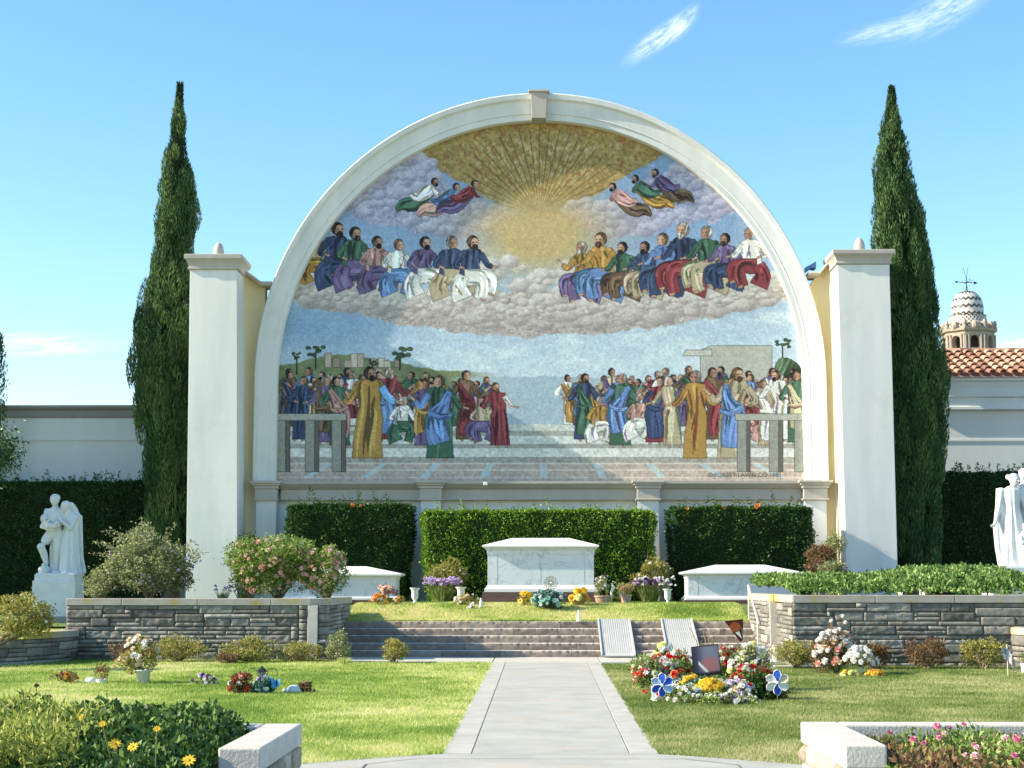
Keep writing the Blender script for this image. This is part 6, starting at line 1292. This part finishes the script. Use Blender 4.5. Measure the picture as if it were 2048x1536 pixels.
bouquet('sunflower_bouquet', 'yellow sunflower bouquet right of the teal mound', 'bouquet', 1160, 1213, 38.2, 17, 20, 'lime', ('sunflower', 'yellowmum', 'paleyellow'), 14, .085, 300, 7)
strap('spiky_plant', 'spiky reddish cordyline with sword leaves in front of the largest tomb', 'plant', (X(1156, 38.6), 38.6, zg(38.6)), 34, .55, .2, M['bronze'], None, 8, .035, arch=.75)
bouquet('flower_bouquet', 'small yellow posy beside the clay pots', 'bouquet', 1228, 1208, 38.6, 14, 10, 'lime', ('paleyellow', 'yellowmum'), 9, .04, 250, 9)
for k, (px, py) in enumerate(((962, 1206), (1157, 1232))):
    c = W(px, py, 38.0); t = thing('white_figurine', ['tiny white figurine at the left foot of the largest tomb', 'tiny white figurine low on the upper lawn near the ramp'][k], 'figurine', (c.x, 38 if k == 0 else 36.2, 0)); D = 38.0 if k == 0 else 36.2; z = float(tz(D)); x = X(px, D); b = MB(); b.lathe([(.045, 0), (.05, .03), (.03, .09), (.04, .13), (.03, .17), (.012, .2)], (x, D, z), 10); b.build('body', M['white'], t, smooth=True); b = MB(); b.ell((x, D, z + .22), (.025, .025, .03), 8); b.build('head', M['white'], t)
# silver spiral spinner
x, D = X(1102, 37.8), 37.8; zc = Z(1166, D); t = thing('wind_spinner', 'silver spiral wind spinner on a stake above the teal mound', 'wind spinner', (x, D, float(tz(D)))); b = MB(); b.tube([(x, D + .02, float(tz(D)) - .05), (x, D + .02, zc)], .006); b.build('stake', M['dark'], t)
b = MB(); Rr = .17
for k in range(14):
    a0 = 2 * math.pi * k / 14; pts = []
    for q in range(7): f = q / 6; rr_ = Rr * (.18 + .82 * f); a = a0 + f * 1.3; pts.append((rr_, a))
    rs = []
    for (rr_, a) in pts: w_ = .10 * rr_ + .006; rs.append([(x + rr_ * math.cos(a), D - .02, zc + rr_ * math.sin(a)), (x + rr_ * math.cos(a + w_ / rr_ * 1.5), D + .03, zc + rr_ * math.sin(a + w_ / rr_ * 1.5)), (x + rr_ * math.cos(a + w_ / rr_ * 1.5), D + .034, zc + rr_ * math.sin(a + w_ / rr_ * 1.5)), (x + rr_ * math.cos(a), D - .016, zc + rr_ * math.sin(a))])
    b.rings(rs)
b.build('blades', M['silver'], t); b = MB(); b.ell((x, D - .03, zc), (.025, .02, .025), 10); b.build('hub', M['silver'], t)
# dark figurine between pots
x, D = X(1222, 39.0), 39.0; t = thing('garden_ornament', 'slim white heron like ornament among the pots right of the largest tomb', 'ornament', (x, D, float(tz(D)))); z = float(tz(D)); b = MB(); b.tube([(x, D, z), (x + .01, D, z + .3), (x + .06, D, z + .42), (x + .02, D, z + .5), (x + .05, D, z + .56)], [.012, .03, .045, .015, .012], 8); b.build('body', M['white'], t, smooth=True); b = MB(); b.tube([(x + .05, D, z + .56), (x + .12, D, z + .54)], [.014, .003]); b.build('beak', M['rail'], t)

# left lawn tributes
gy_ = lambda py: G(1078, py).y
def GP(px, py): p = G(px, py); return p.x, p.y
x, D = GP(286, 1368)
t = thing('bucket', 'white plastic bucket with a spray of white flowers on the left lawn', 'bucket', (x, D, 0)); r_, h = 14.5 * D / FPX, 28 * D / FPX; b = MB(); b.lathe([(r_ * .78, 0), (r_ * 1.0, h), (r_ * 1.07, h), (r_ * 1.07, h - .02), (r_ * .95, h - .02), (r_ * .74, .02), (.01, .02)], (x, D, 0), 24); bk = b.build('pail', M['bucket'], t, smooth=True)
b = MB(); b.tube([(x + r_ * math.cos(a), D - r_ * 1.0 * math.sin(a) * .3, h - .02 - r_ * .9 * math.sin(a)) for a in np.linspace(0, math.pi, 11)], .004, 4); b.build('handle', M['silver'], t)
bouquet('flower_bouquet', 'wide loose bouquet of white and cream flowers in the white bucket', 'bouquet', 284, 1343, D, 44, 44, 'lime', ('whiterose', 'creamrose', 'whitepuff'), 26, .05, 1500, 12, z=h * .8, lsz=.05)
bouquet('flower_bouquet', 'cream roses lying on the grass behind the white bucket', 'bouquet', 250, 1338, G(250, 1338).y, 18, 12, 'olive', ('creamrose', 'salmonrose'), 14, .055, 150, 13, z=0)
bouquet('flower_bouquet', 'low brown and yellow flower bunch farthest left on the left lawn', 'bouquet', 140, 1367, G(140, 1367).y, 28, 14, 'bronze', ('goldmum', 'orangemum', 'dead'), 16, .03, 900, 14, z=0, lsz=.03)
x, D = GP(181, 1367); t = thing('white_stone', 'small rounded white stone on the left lawn between two flower bunches', 'stone', (x, D, 0)); b = MB(); b.ell((x, D, .03), (.10, .09, .07), 12); b.build('stone_body', M['marble_top'], t, smooth=True)
b = MB(); b.ell((x + .1, D - .02, .015), (.05, .05, .035), 10); b.build('chip', M['marble_top'], t, smooth=True)
pot('short pale pot with a reddish succulent on the left lawn, left of the bucket', 210, 1368, GP(210, 1368)[1], 22, 10, 'marble_top', 'bronze', lr=1.25, lh=1.4, n=420, seed=15, z=0, lsz=.035)
bouquet('flower_bouquet', 'little purple and white bunch alone in the middle of the left lawn', 'bouquet', 413, 1371, G(413, 1371).y, 24, 14, 'bronze', ('purple', 'lilac', 'purple', 'whitepuff'), 24, .03, 300, 16, z=0, lsz=.03)
# lantern on shepherd hooks
x, D = GP(524, 1388); s = D / FPX
t = thing('shepherd_hook', 'thin black double shepherd hook on the left lawn carrying the small lantern', 'garden hook', (x, D, 0)); b = MB(); b.tube([(x, D, 0), (x, D, 48 * s)], .005, 5); b.build('stake', M['dark'], t)
for sgn in (-1, 1):
    b = MB(); b.tube([(x, D, 20 * s), (x + sgn * 10 * s, D, 40 * s)] + [(x + sgn * (20 - 10 * math.cos(a)) * s, D, (40 + 10 * math.sin(a)) * s) for a in np.linspace(0, math.pi, 8)] + [(x + sgn * 28 * s, D, 34 * s)], .004, 5); b.build('hook', M['dark'], t)
lx, ly = x - .0, D - .05; z0 = 30 * s
t = thing('lantern', 'small black lantern with a peaked roof hanging above the red leaved bunch', 'lantern', (lx, ly, z0)); b = MB(); b.lathe([(8 * s, 0), (8 * s, 2 * s), (7 * s, 2.5 * s)], (lx, ly, z0 - 2 * s), 6); b.build('base', M['dark'], t)
b = MB(); b.lathe([(5 * s, 0), (6.6 * s, 13 * s)], (lx, ly, z0 + .5 * s), 6); b.build('glass', pm('smoky glass', (.30, .36, .34), rough=.1, spec=.7), t)
b = MB(); [b.tube([(lx + 6 * s * math.cos(a), ly + 6 * s * math.sin(a), z0), (lx + 7 * s * math.cos(a), ly + 7 * s * math.sin(a), z0 + 14 * s)], .004, 4) for a in np.arange(6) * math.pi / 3]; b.build('frame', M['dark'], t)
b = MB(); b.lathe([(12 * s, 0), (11 * s, 1.5 * s), (4.5 * s, 7 * s), (2.5 * s, 8 * s), (1.5 * s, 11 * s)], (lx, ly, z0 + 14 * s), 6); b.build('roof', M['dark'], t)
bouquet('flower_bouquet', 'red leaved bunch with white bits left of the lantern', 'bouquet', 486, 1384, D - .1, 27, 26, 'bronze', ('redlily', 'whitepuff', 'salmonrose'), 16, .035, 900, 17, z=0, lsz=.055)
bouquet('flower_bouquet', 'dark green leafy bunch directly below the lantern', 'bouquet', 528, 1388, D - .15, 22, 22, 'tealfol', ('whitepuff', 'lilac'), 8, .03, 1100, 18, z=0, lsz=.055)
# blue butterfly
c = W(553, 1366, D - .2); t = thing('butterfly_ornament', 'bright blue butterfly ornament on a wire right of the lantern', 'ornament', (c.x, D - .2, 0)); b = MB(); b.tube([(c.x, D - .2, 0), (c.x, D - .2, c.z)], .003, 4); b.build('wire', M['dark'], t)
for sgn, sz_ in ((-1, 1.0), (1, .8)):
    b = MB(); w_ = 11 * s * sz_; rs = [[(c.x + sgn * .004, D - .2 + o, c.z - w_ * .8), (c.x + sgn * w_ * .55, D - .22 - w_ * .2 + o, c.z - w_ * .9), (c.x + sgn * w_ * .8, D - .22 - w_ * .3 + o, c.z - w_ * .1), (c.x + sgn * w_, D - .22 - w_ * .4 + o, c.z + w_ * .9), (c.x + sgn * .5 * w_, D - .21 - w_ * .2 + o, c.z + w_ * .9), (c.x + sgn * .004, D - .2 + o, c.z + w_ * .2)] for o in (0, .003)]; b.rings(rs); b.build('wing', M['skyblue'], t)
b = MB(); b.tube([(c.x, D - .205, c.z - .06), (c.x, D - .205, c.z + .05)], [.004, .008], 5); b.build('body', M['dark'], t)
# tortoise
x, D = GP(588, 1387); t = thing('tortoise_ornament', 'grey stone tortoise ornament on the lawn right of the blue butterfly', 'ornament', (x, D, 0)); b = MB(); b.lathe([(.10, .02), (.105, .04), (.09, .085), (.055, .115), (.01, .125)], (x, D, 0), 12); b.build('shell', M['statue'], t, smooth=True); b = MB(); b.ell((x - .13, D - .03, .05), (.035, .03, .03), 8); b.build('head', M['statue'], t, smooth=True)
b = MB(); [b.ell((x + .09 * a, D + .06 * c_2, .02), (.03, .03, .025), 8) for a in (-1, 1) for c_2 in (-1, 1)]; b.build('feet', M['statue'], t)
bouquet('flower_bouquet', 'dry brown leafy bunch behind the stone tortoise', 'bouquet', 612, 1385, D + .1, 20, 13, 'bronze', ('dead', 'creamrose'), 8, .03, 420, 19, z=0, lsz=.05)

# ---------------------------------------------------------------- memorial display right of the path
def pinwheel(label, px, py, pyb, rpx, cols):
    D = G(px, pyb).y; s = D / FPX; c = W(px, py, D); t = thing('pinwheel', label, 'pinwheel', (c.x, D, 0)); b = MB(); b.tube([(c.x + .01, D + .02, 0), (c.x, D + .02, c.z)], .006, 6); b.build('stick', M['stem'], t)
    Rr = rpx * s
    for k, m in enumerate(cols):
        a = math.pi / 2 + k * 2 * math.pi / len(cols); b = MB(); ca, sa = math.cos(a), math.sin(a); rs = []
        for f, w_ in ((.08, .04), (.3, .2), (.6, .30), (.85, .24), (1.0, .06)): 
            rs.append([(c.x + (ca * f - sa * w_) * Rr, D - .01, c.z + (sa * f + ca * w_) * Rr), (c.x + (ca * f + sa * w_) * Rr, D - .035, c.z + (sa * f - ca * w_) * Rr), (c.x + (ca * f + sa * w_) * Rr, D - .032, c.z + (sa * f - ca * w_) * Rr), (c.x + (ca * f - sa * w_) * Rr, D - .007, c.z + (sa * f + ca * w_) * Rr)])
        b.rings(rs); p = b.build('petal', M[m], t)
        b = MB(); L_ = []
        for f, w_ in ((.1, .05), (.3, .22), (.6, .33), (.85, .27), (1.03, .05), (.85, -.27), (.6, -.33), (.3, -.22), (.1, -.05)): L_.append((c.x + (ca * f - sa * w_) * Rr, D - .022 - .013 * (-w_ / .3), c.z + (sa * f + ca * w_) * Rr))
        b.tube(L_, .006, 4); b.build('petal_rim', M['white'], p)
    b = MB(); b.ell((c.x, D - .04, c.z), (.02, .02, .02), 8); b.build('hub', M['white'], t)
pinwheel('blue flower shaped pinwheel at the left front of the memorial display', 1324, 1370, 1409, 23, ['blue', 'ltblue', 'blue', 'blue', 'ltblue', 'blue'])
pinwheel('white, blue and orange flower shaped pinwheel at the right of the memorial display', 1554, 1365, 1410, 24, ['blue', 'petalwhite', 'petalwhite', 'blue', 'petalwhite', 'cream_petal'])
def MBQ(label, px, py, pyb, rx, rz, leaf, kinds, n, fs, nl=700, seed=0, dy=0, **k):
    rx, rz = rx * 1.28, rz * 1.28
    D = G(px, pyb).y + dy; z = max(0, W(px, py, D).z - rz * D / FPX * .9); return bouquet('flower_bouquet', label, 'bouquet', px, pyb, D, rx, rz, leaf, kinds, int(n * 1.35), fs * .78, int(nl * 1.8), seed, z=z, group='bouquets heaped in the memorial display', **k)
MBQ('dark leafy mound filling the middle of the memorial display behind the front bunches', 1410, 1384, 1400, 88, 18, 'hedge', ('redrose', 'whitepuff', 'redlily'), 22, .05, 5200, 30, .35)
MBQ('dark glossy leaf spray under the red bunches at the right end of the display', 1520, 1372, 1403, 40, 26, 'hedge', ('dead', 'redrose'), 8, .04, 2200, 29, .05)
MBQ('red lilies at the far left of the memorial display, hanging low by the blue pinwheel', 1290, 1353, 1385, 24, 16, 'rosefol', ('redlily', 'redlily', 'whitelily'), 14, .055, 350, 31, .3)
MBQ('red and white lily bouquet at the upper left of the memorial display', 1310, 1335, 1385, 42, 28, 'rosefol', ('redlily', 'whitelily', 'redlily', 'whiterose'), 34, .06, 1500, 32, .5)
MBQ('dense dark red rose bunch just left of the framed photo', 1352, 1328, 1385, 28, 28, 'rosefol', ('redrose', 'redlily', 'redrose', 'whitepuff'), 32, .055, 700, 33, .6)
MBQ('red roses right of the framed photo', 1452, 1322, 1385, 24, 30, 'rosefol', ('redrose', 'redlily', 'whitelily', 'redrose'), 28, .055, 600, 34, .6)
MBQ('white and pale yellow lily spray at the upper right of the display', 1500, 1325, 1388, 36, 40, 'olive', ('whitelily', 'whiterose', 'paleyellow', 'whitemum'), 46, .055, 1300, 35, .5, spikes=14)
MBQ('red carnations with white at the right side of the display', 1496, 1352, 1392, 30, 24, 'rosefol', ('redrose', 'whitemum', 'redrose'), 30, .055, 500, 36, .2)
MBQ('dark red bouquet at the lower right of the display', 1528, 1370, 1402, 30, 30, 'bronze', ('redrose', 'redlily', 'dead'), 24, .05, 1400, 37, .1)
MBQ('orange red rose in front of the dark red bunch left of the photo', 1356, 1352, 1392, 13, 13, 'rosefol', ('orangemum', 'redrose'), 6, .06, 100, 38, .1)
MBQ('teal leaved spray with yellow blooms low in the display left of centre', 1378, 1378, 1402, 26, 24, 'tealfol', ('yellowmum', 'sunflower', 'teal'), 12, .06, 900, 39, .0)
MBQ('golden yellow chrysanthemum bunch at the front centre of the display', 1415, 1378, 1402, 32, 20, 'lime', ('yellowmum', 'yellowmum', 'daisy'), 26, .065, 300, 40, -.1)
MBQ('white carnations in front of the framed photo', 1432, 1368, 1398, 38, 9, 'olive', ('whitemum', 'whiterose'), 26, .05, 300, 41, -.02)
MBQ('white and pale rose posy right of the yellow chrysanthemums', 1475, 1382, 1403, 27, 19, 'olive', ('whitemum', 'creamrose', 'whiterose', 'lilac'), 22, .055, 500, 42, -.05)
MBQ('small white flowers scattered along the lower front of the display', 1440, 1396, 1408, 62, 9, 'rosefol', ('whitepuff', 'whiterose', 'bluemum'), 26, .038, 900, 43, -.1)
MBQ('white roses low in the display behind the blue pinwheel', 1362, 1387, 1405, 34, 16, 'rosefol', ('whiterose', 'whitepuff', 'bluemum', 'whitemum'), 20, .05, 600, 44, -.05)
MBQ('white and blue grey bunch beneath the left side of the framed photo', 1384, 1368, 1396, 22, 16, 'tealfol', ('whitepuff', 'bluemum', 'whitemum'), 20, .045, 400, 45, .15)
# balloon like yellow and pale green flower bunch
MBQ('pale yellow and green flower bunch rising at the back left of the display', 1325, 1300, 1385, 14, 14, 'lime', ('paleyellow', 'paleyellow', 'whitepuff'), 14, .07, 260, 46, .9)
# curly willow twigs
D = G(1400, 1385).y + .8; t = thing('twig_bundle', 'bundle of bare curly twigs rising behind the framed photo', 'twigs', (X(1415, D), D, 0)); b = MB()
for k in range(9):
    x = X(1412 + random.uniform(-6, 6), D); zz_ = W(0, 1245 + random.uniform(0, 50), D).z; dx = random.uniform(-.25, .25); b.tube([(x, D, .1), (x + dx * .3, D, zz_ * .5), (x + dx * .5, D, zz_ * .75), (x + dx, D, zz_)], [.012, .01, .008, .003], 5)
b.build('twigs', M['twig'], t)
# framed photo
D = G(1410, 1390).y + .15; q = [W(1382, 1294, D), W(1436, 1288, D), W(1443, 1348, D), W(1388, 1356, D)]
t = thing('photo_board', 'large tilted memorial photo board of a blurred portrait standing among the flowers', 'photo board', (q[0].x, D, 0))
ctr_ = sum((Vector(a) for a in q), Vector()) / 4; n_ = (q[1] - q[0]).cross(q[3] - q[0]).normalized()
if n_.y > 0: n_ = -n_
b = MB(); b.rings([[p - n_ * .03 for p in q], [p for p in q]]); bo = b.build('board', M['dark'], t)
m, tt2, bs = mat('blurred portrait print'); l = tt2.links.new; at = N(tt2, 'ShaderNodeAttribute', attribute_name='pigment'); l(at.outputs['Color'], bs.inputs['Base Color']); bs.inputs['Roughness'].default_value = .3
nn_ = 40; U, Vv = np.meshgrid(np.linspace(.03, .97, nn_), np.linspace(.03, .97, nn_)); qa = [np.array(p + n_ * .004) for p in q]
P = (qa[0] * ((1 - U) * (1 - Vv))[..., None] + qa[1] * (U * (1 - Vv))[..., None] + qa[2] * (U * Vv)[..., None] + qa[3] * ((1 - U) * Vv)[..., None]).reshape(-1, 3)
base_c = mixc(C(120, 120, 140) + 0 * U[..., None], C(52, 50, 66), ss(.5, .0, U)); base_c = mixc(base_c, C(140, 140, 156) + 0 * base_c, ss(.3, .05, np.abs(U - .62)) * ss(.55, .25, Vv) * .5)
base_c = mixc(base_c, C(176, 112, 112) + 0 * base_c, ss(.5, .2, np.hypot((U - .62) / .9, (Vv - .66) / .75))); base_c = mixc(base_c, C(240, 236, 236) + 0 * base_c, ss(.12, .04, np.abs((Vv - .62) - (U - .35) * 1.2)) * ss(.28, .2, U * 1) * 0 + ss(.10, .03, np.abs((Vv - .68) - (U - .34) * 1.1)) * (U > .2) * (U < .55))
base_c = mixc(base_c, C(34, 34, 40) + 0 * base_c, ss(.84, .92, Vv)); ii = np.arange(nn_ * nn_).reshape(nn_, nn_)
npmesh('print', P, np.stack([ii[:-1, :-1], ii[1:, :-1], ii[1:, 1:], ii[:-1, 1:]], -1).reshape(-1, 4), m, t, col=(base_c.reshape(-1, 3) / 255) ** 2.2)
b = MB(); b.tube([(ctr_.x, D + .25, 0), (ctr_.x, D + .02, ctr_.z + .1)], .012, 5); b.build('easel_leg', M['dark'], t)
# triangular pennant balloon
D = G(1480, 1385).y + .6; q = [W(1449, 1242, D), W(1486, 1238, D), W(1486, 1280, D), W(1480, 1284, D)]
t = thing('pennant', 'dark red triangular pennant with an orange disc above the flowers', 'pennant', (q[0].x, D, 0))
b = MB(); b.rings([[(p.x, D - .02, p.z) for p in q], [(p.x, D, p.z) for p in q]]); fl_ = b.build('cloth', flat('maroon foil', (.09, .018, .016), .3), t)
b = MB(); c = W(1470, 1254, D); b.rings([[(c.x + .085 * math.cos(a), D - .03 + o, c.z + .07 * math.sin(a)) for a in np.linspace(0, 6.283, 17)[:-1]] for o in (0, .008)]); b.build('disc', flat('orange foil', (.40, .10, .03), .35), t)
b = MB(); a_ = W(1478, 1262, D); c2 = W(1484, 1278, D); c3 = W(1470, 1265, D); b.rings([[(p.x, D - .028 + o, p.z) for p in (c3, a_, c2)] for o in (0, .006)]); b.build('streak', M['petalwhite'], t)
b = MB(); p_ = W(1484, 1284, D); b.tube([p_, (p_.x + .02, D, .1)], .006, 5); b.build('stick', M['rail'], t)
# white arrangement by the right wall
for k, a in enumerate((('big mixed arrangement of white and cream roses by the right stone wall', 1668, 1308, 1352, 46, 54, 'bronze', ('whiterose', 'creamrose', 'whitemum', 'salmonrose'), 62, .06, 2600, 61),
    ('cluster of pure white flowers around the grey cross by the right wall', 1716, 1318, 1352, 34, 24, 'olive', ('whitemum', 'whiterose'), 26, .06, 400, 62),
    ('yellow petals bunch on the grass left of the grey cross', 1695, 1345, 1354, 20, 7, 'lime', ('yellowmum', 'paleyellow'), 14, .05, 80, 63),
    ('yellow petals bunch on the grass right of the grey cross', 1745, 1345, 1354, 20, 7, 'lime', ('yellowmum', 'orangemum'), 14, .05, 80, 64))):
    lab, px, py, pyb, rx, rz, leaf, kinds, n_fl, fs, nl, sd = a; D = G(px, pyb).y + (.4 if k == 0 else 0); bouquet('flower_bouquet', lab, 'bouquet', px, pyb, D, rx, rz, leaf, kinds, int(n_fl * 1.3), fs * .82, nl, sd, z=0 if k > 1 else (.02 if k == 0 else .15), group='flower bunches by the right wall', spikes=0)
D = G(1660, 1352).y + .5; t = thing('orchid_spray', 'two tall bare flower stems with white buds above the white arrangement', 'flower stems', (X(1665, D), D, 0)); b = MB()
for px0, px1, py1 in ((1665, 1660, 1228), (1678, 1688, 1232)):
    a_, e = W(px0, 1300, D), W(px1, py1, D); b.tube([(a_.x, D, .3), a_, e], [.008, .006, .003], 5)
    for f in np.linspace(.25, 1, 5): p = a_.lerp(e, f); place('blossom', FL['whitepuff'], t, (p.x + random.uniform(-.06, .06), D, p.z), (random.uniform(-1, 1), -1, .3), .035)
b.build('stems', M['twig'], t)
x, D = GP(1722, 1350); s = D / FPX; t = thing('cross', 'small grey cross standing among the white flowers by the right wall', 'cross', (x, D, 0)); b = MB(); b.box(x - .03, x + .03, D - .02, D + .02, 0, 52 * s); b.build('upright', M['rail'], t, bevel=.005); b = MB(); b.box(x - .13, x + .13, D - .022, D + .018, 33 * s, 38.5 * s); b.build('crossbar', M['rail'], t, bevel=.005)
# small flag and white pot at the right edge
x, D = GP(2016, 1353); s = D / FPX; t = thing('small_flag', 'little striped flag drooping on a white stick at the right edge', 'flag', (x, D, 0)); b = MB(); b.tube([(x, D, 0), (x, D, 63 * s)], .006, 6); b.build('stick', M['white'], t)
b = MB(); n = 13
for k in range(n):
    b.cur = 0 if k % 2 == 0 else 1; o0, o1 = k / n, (k + 1) / n
    A = lambda o, f: (x + (-8 + 26 * f + 3 * math.sin(f * 5)) * s * (1 if True else 0), D - .02 + .03 * math.sin(f * 9), (50 - 26 * f - 24 * o + 6 * f * f + (8 if f < .3 else 8 - 10 * (f - .3)) ) * s)
    for q in range(8): f0, f1 = q / 8, (q + 1) / 8; b.add([A(o0, f0), A(o0, f1), A(o1, f1), A(o1, f0)], [(0, 1, 2, 3)])
b.cur = 2
for q in range(3): f0, f1 = q / 8, (q + 1) / 8; b.add([tuple(np.array(A(o, f)) + [0, -.006, 0]) for o, f in ((0, f0), (0, f1), (.5, f1), (.5, f0))], [(0, 1, 2, 3)])
b.build('cloth', [flat('faded dark stripe', (.14, .08, .10)), M['petalwhite'], flat('faded canton', (.25, .30, .45))], t)
pot('white pot with leaves cut by the right edge beside the little flag', 2042, 1347, G(2042, 1347).y, 14, 20, 'white', 'olive', lr=1.6, lh=1.6, n=250, seed=70, z=0)
x, D = GP(1546, 1330); D = 32.6; s = D / FPX; x = X(1549, D); t = thing('grey_vase', 'plain grey cylindrical vase at the foot of the right planter corner post', 'vase', (x, D, 0)); b = MB(); b.lathe([(.07, 0), (.08, .02), (.075, 32 * s), (.095, 33 * s), (.095, 34 * s), (.06, 34 * s)], (x, D, 0), 16); b.build('body', M['rail'], t, smooth=False); BOX('stand', x - .14, x + .14, D - .14, D + .14, -.01, .03, M['concl'], t)
b = MB(); tq = thing('paving_slab', 'pale slab lying by the right planter foot under the yellow bush', 'slab', (X(1590, 30.6), 30.6, 0)); b.box(X(1545, 30.6), X(1640, 30.6), 30.5, 30.75, -.02, .05); b.build('slab', M['concl'], tq, bevel=.006)
# fallen petals and blooms on the grass by the display
for k, (px, py, f, lab) in enumerate(((1290, 1392, 'redlily', 'single fallen red and white lily on the grass left of the blue pinwheel'), (1310, 1407, 'whitepuff', 'fallen white petals at the foot of the blue pinwheel'))):
    x, y = GP(px, py); t = thing('fallen_flower', lab, 'flower', (x, y, 0)); place('petals', FL[f], t, (x, y, .05), (0, -.5, 1), .06); b = MB(); b.tube([(x, y, .04), (x + .12, y + .03, .03)], .004, 4); b.build('stalk', M['stem'], t)
# scattered white paper bag behind the blue pinwheel
x, y = GP(1318, 1398); t = thing('paper_bag', 'small white paper bag on the grass behind the blue pinwheel', 'paper bag', (x - .03, y + .1, 0)); b = MB(); b.rings([[(x - .09, y + .08, 0), (x + .03, y + .08, 0), (x + .03, y + .14, 0), (x - .09, y + .14, 0)], [(x - .10, y + .10, .15), (x + .05, y + .09, .14), (x + .05, y + .12, .16), (x - .10, y + .13, .17)]]); b.build('bag', M['white'], t)
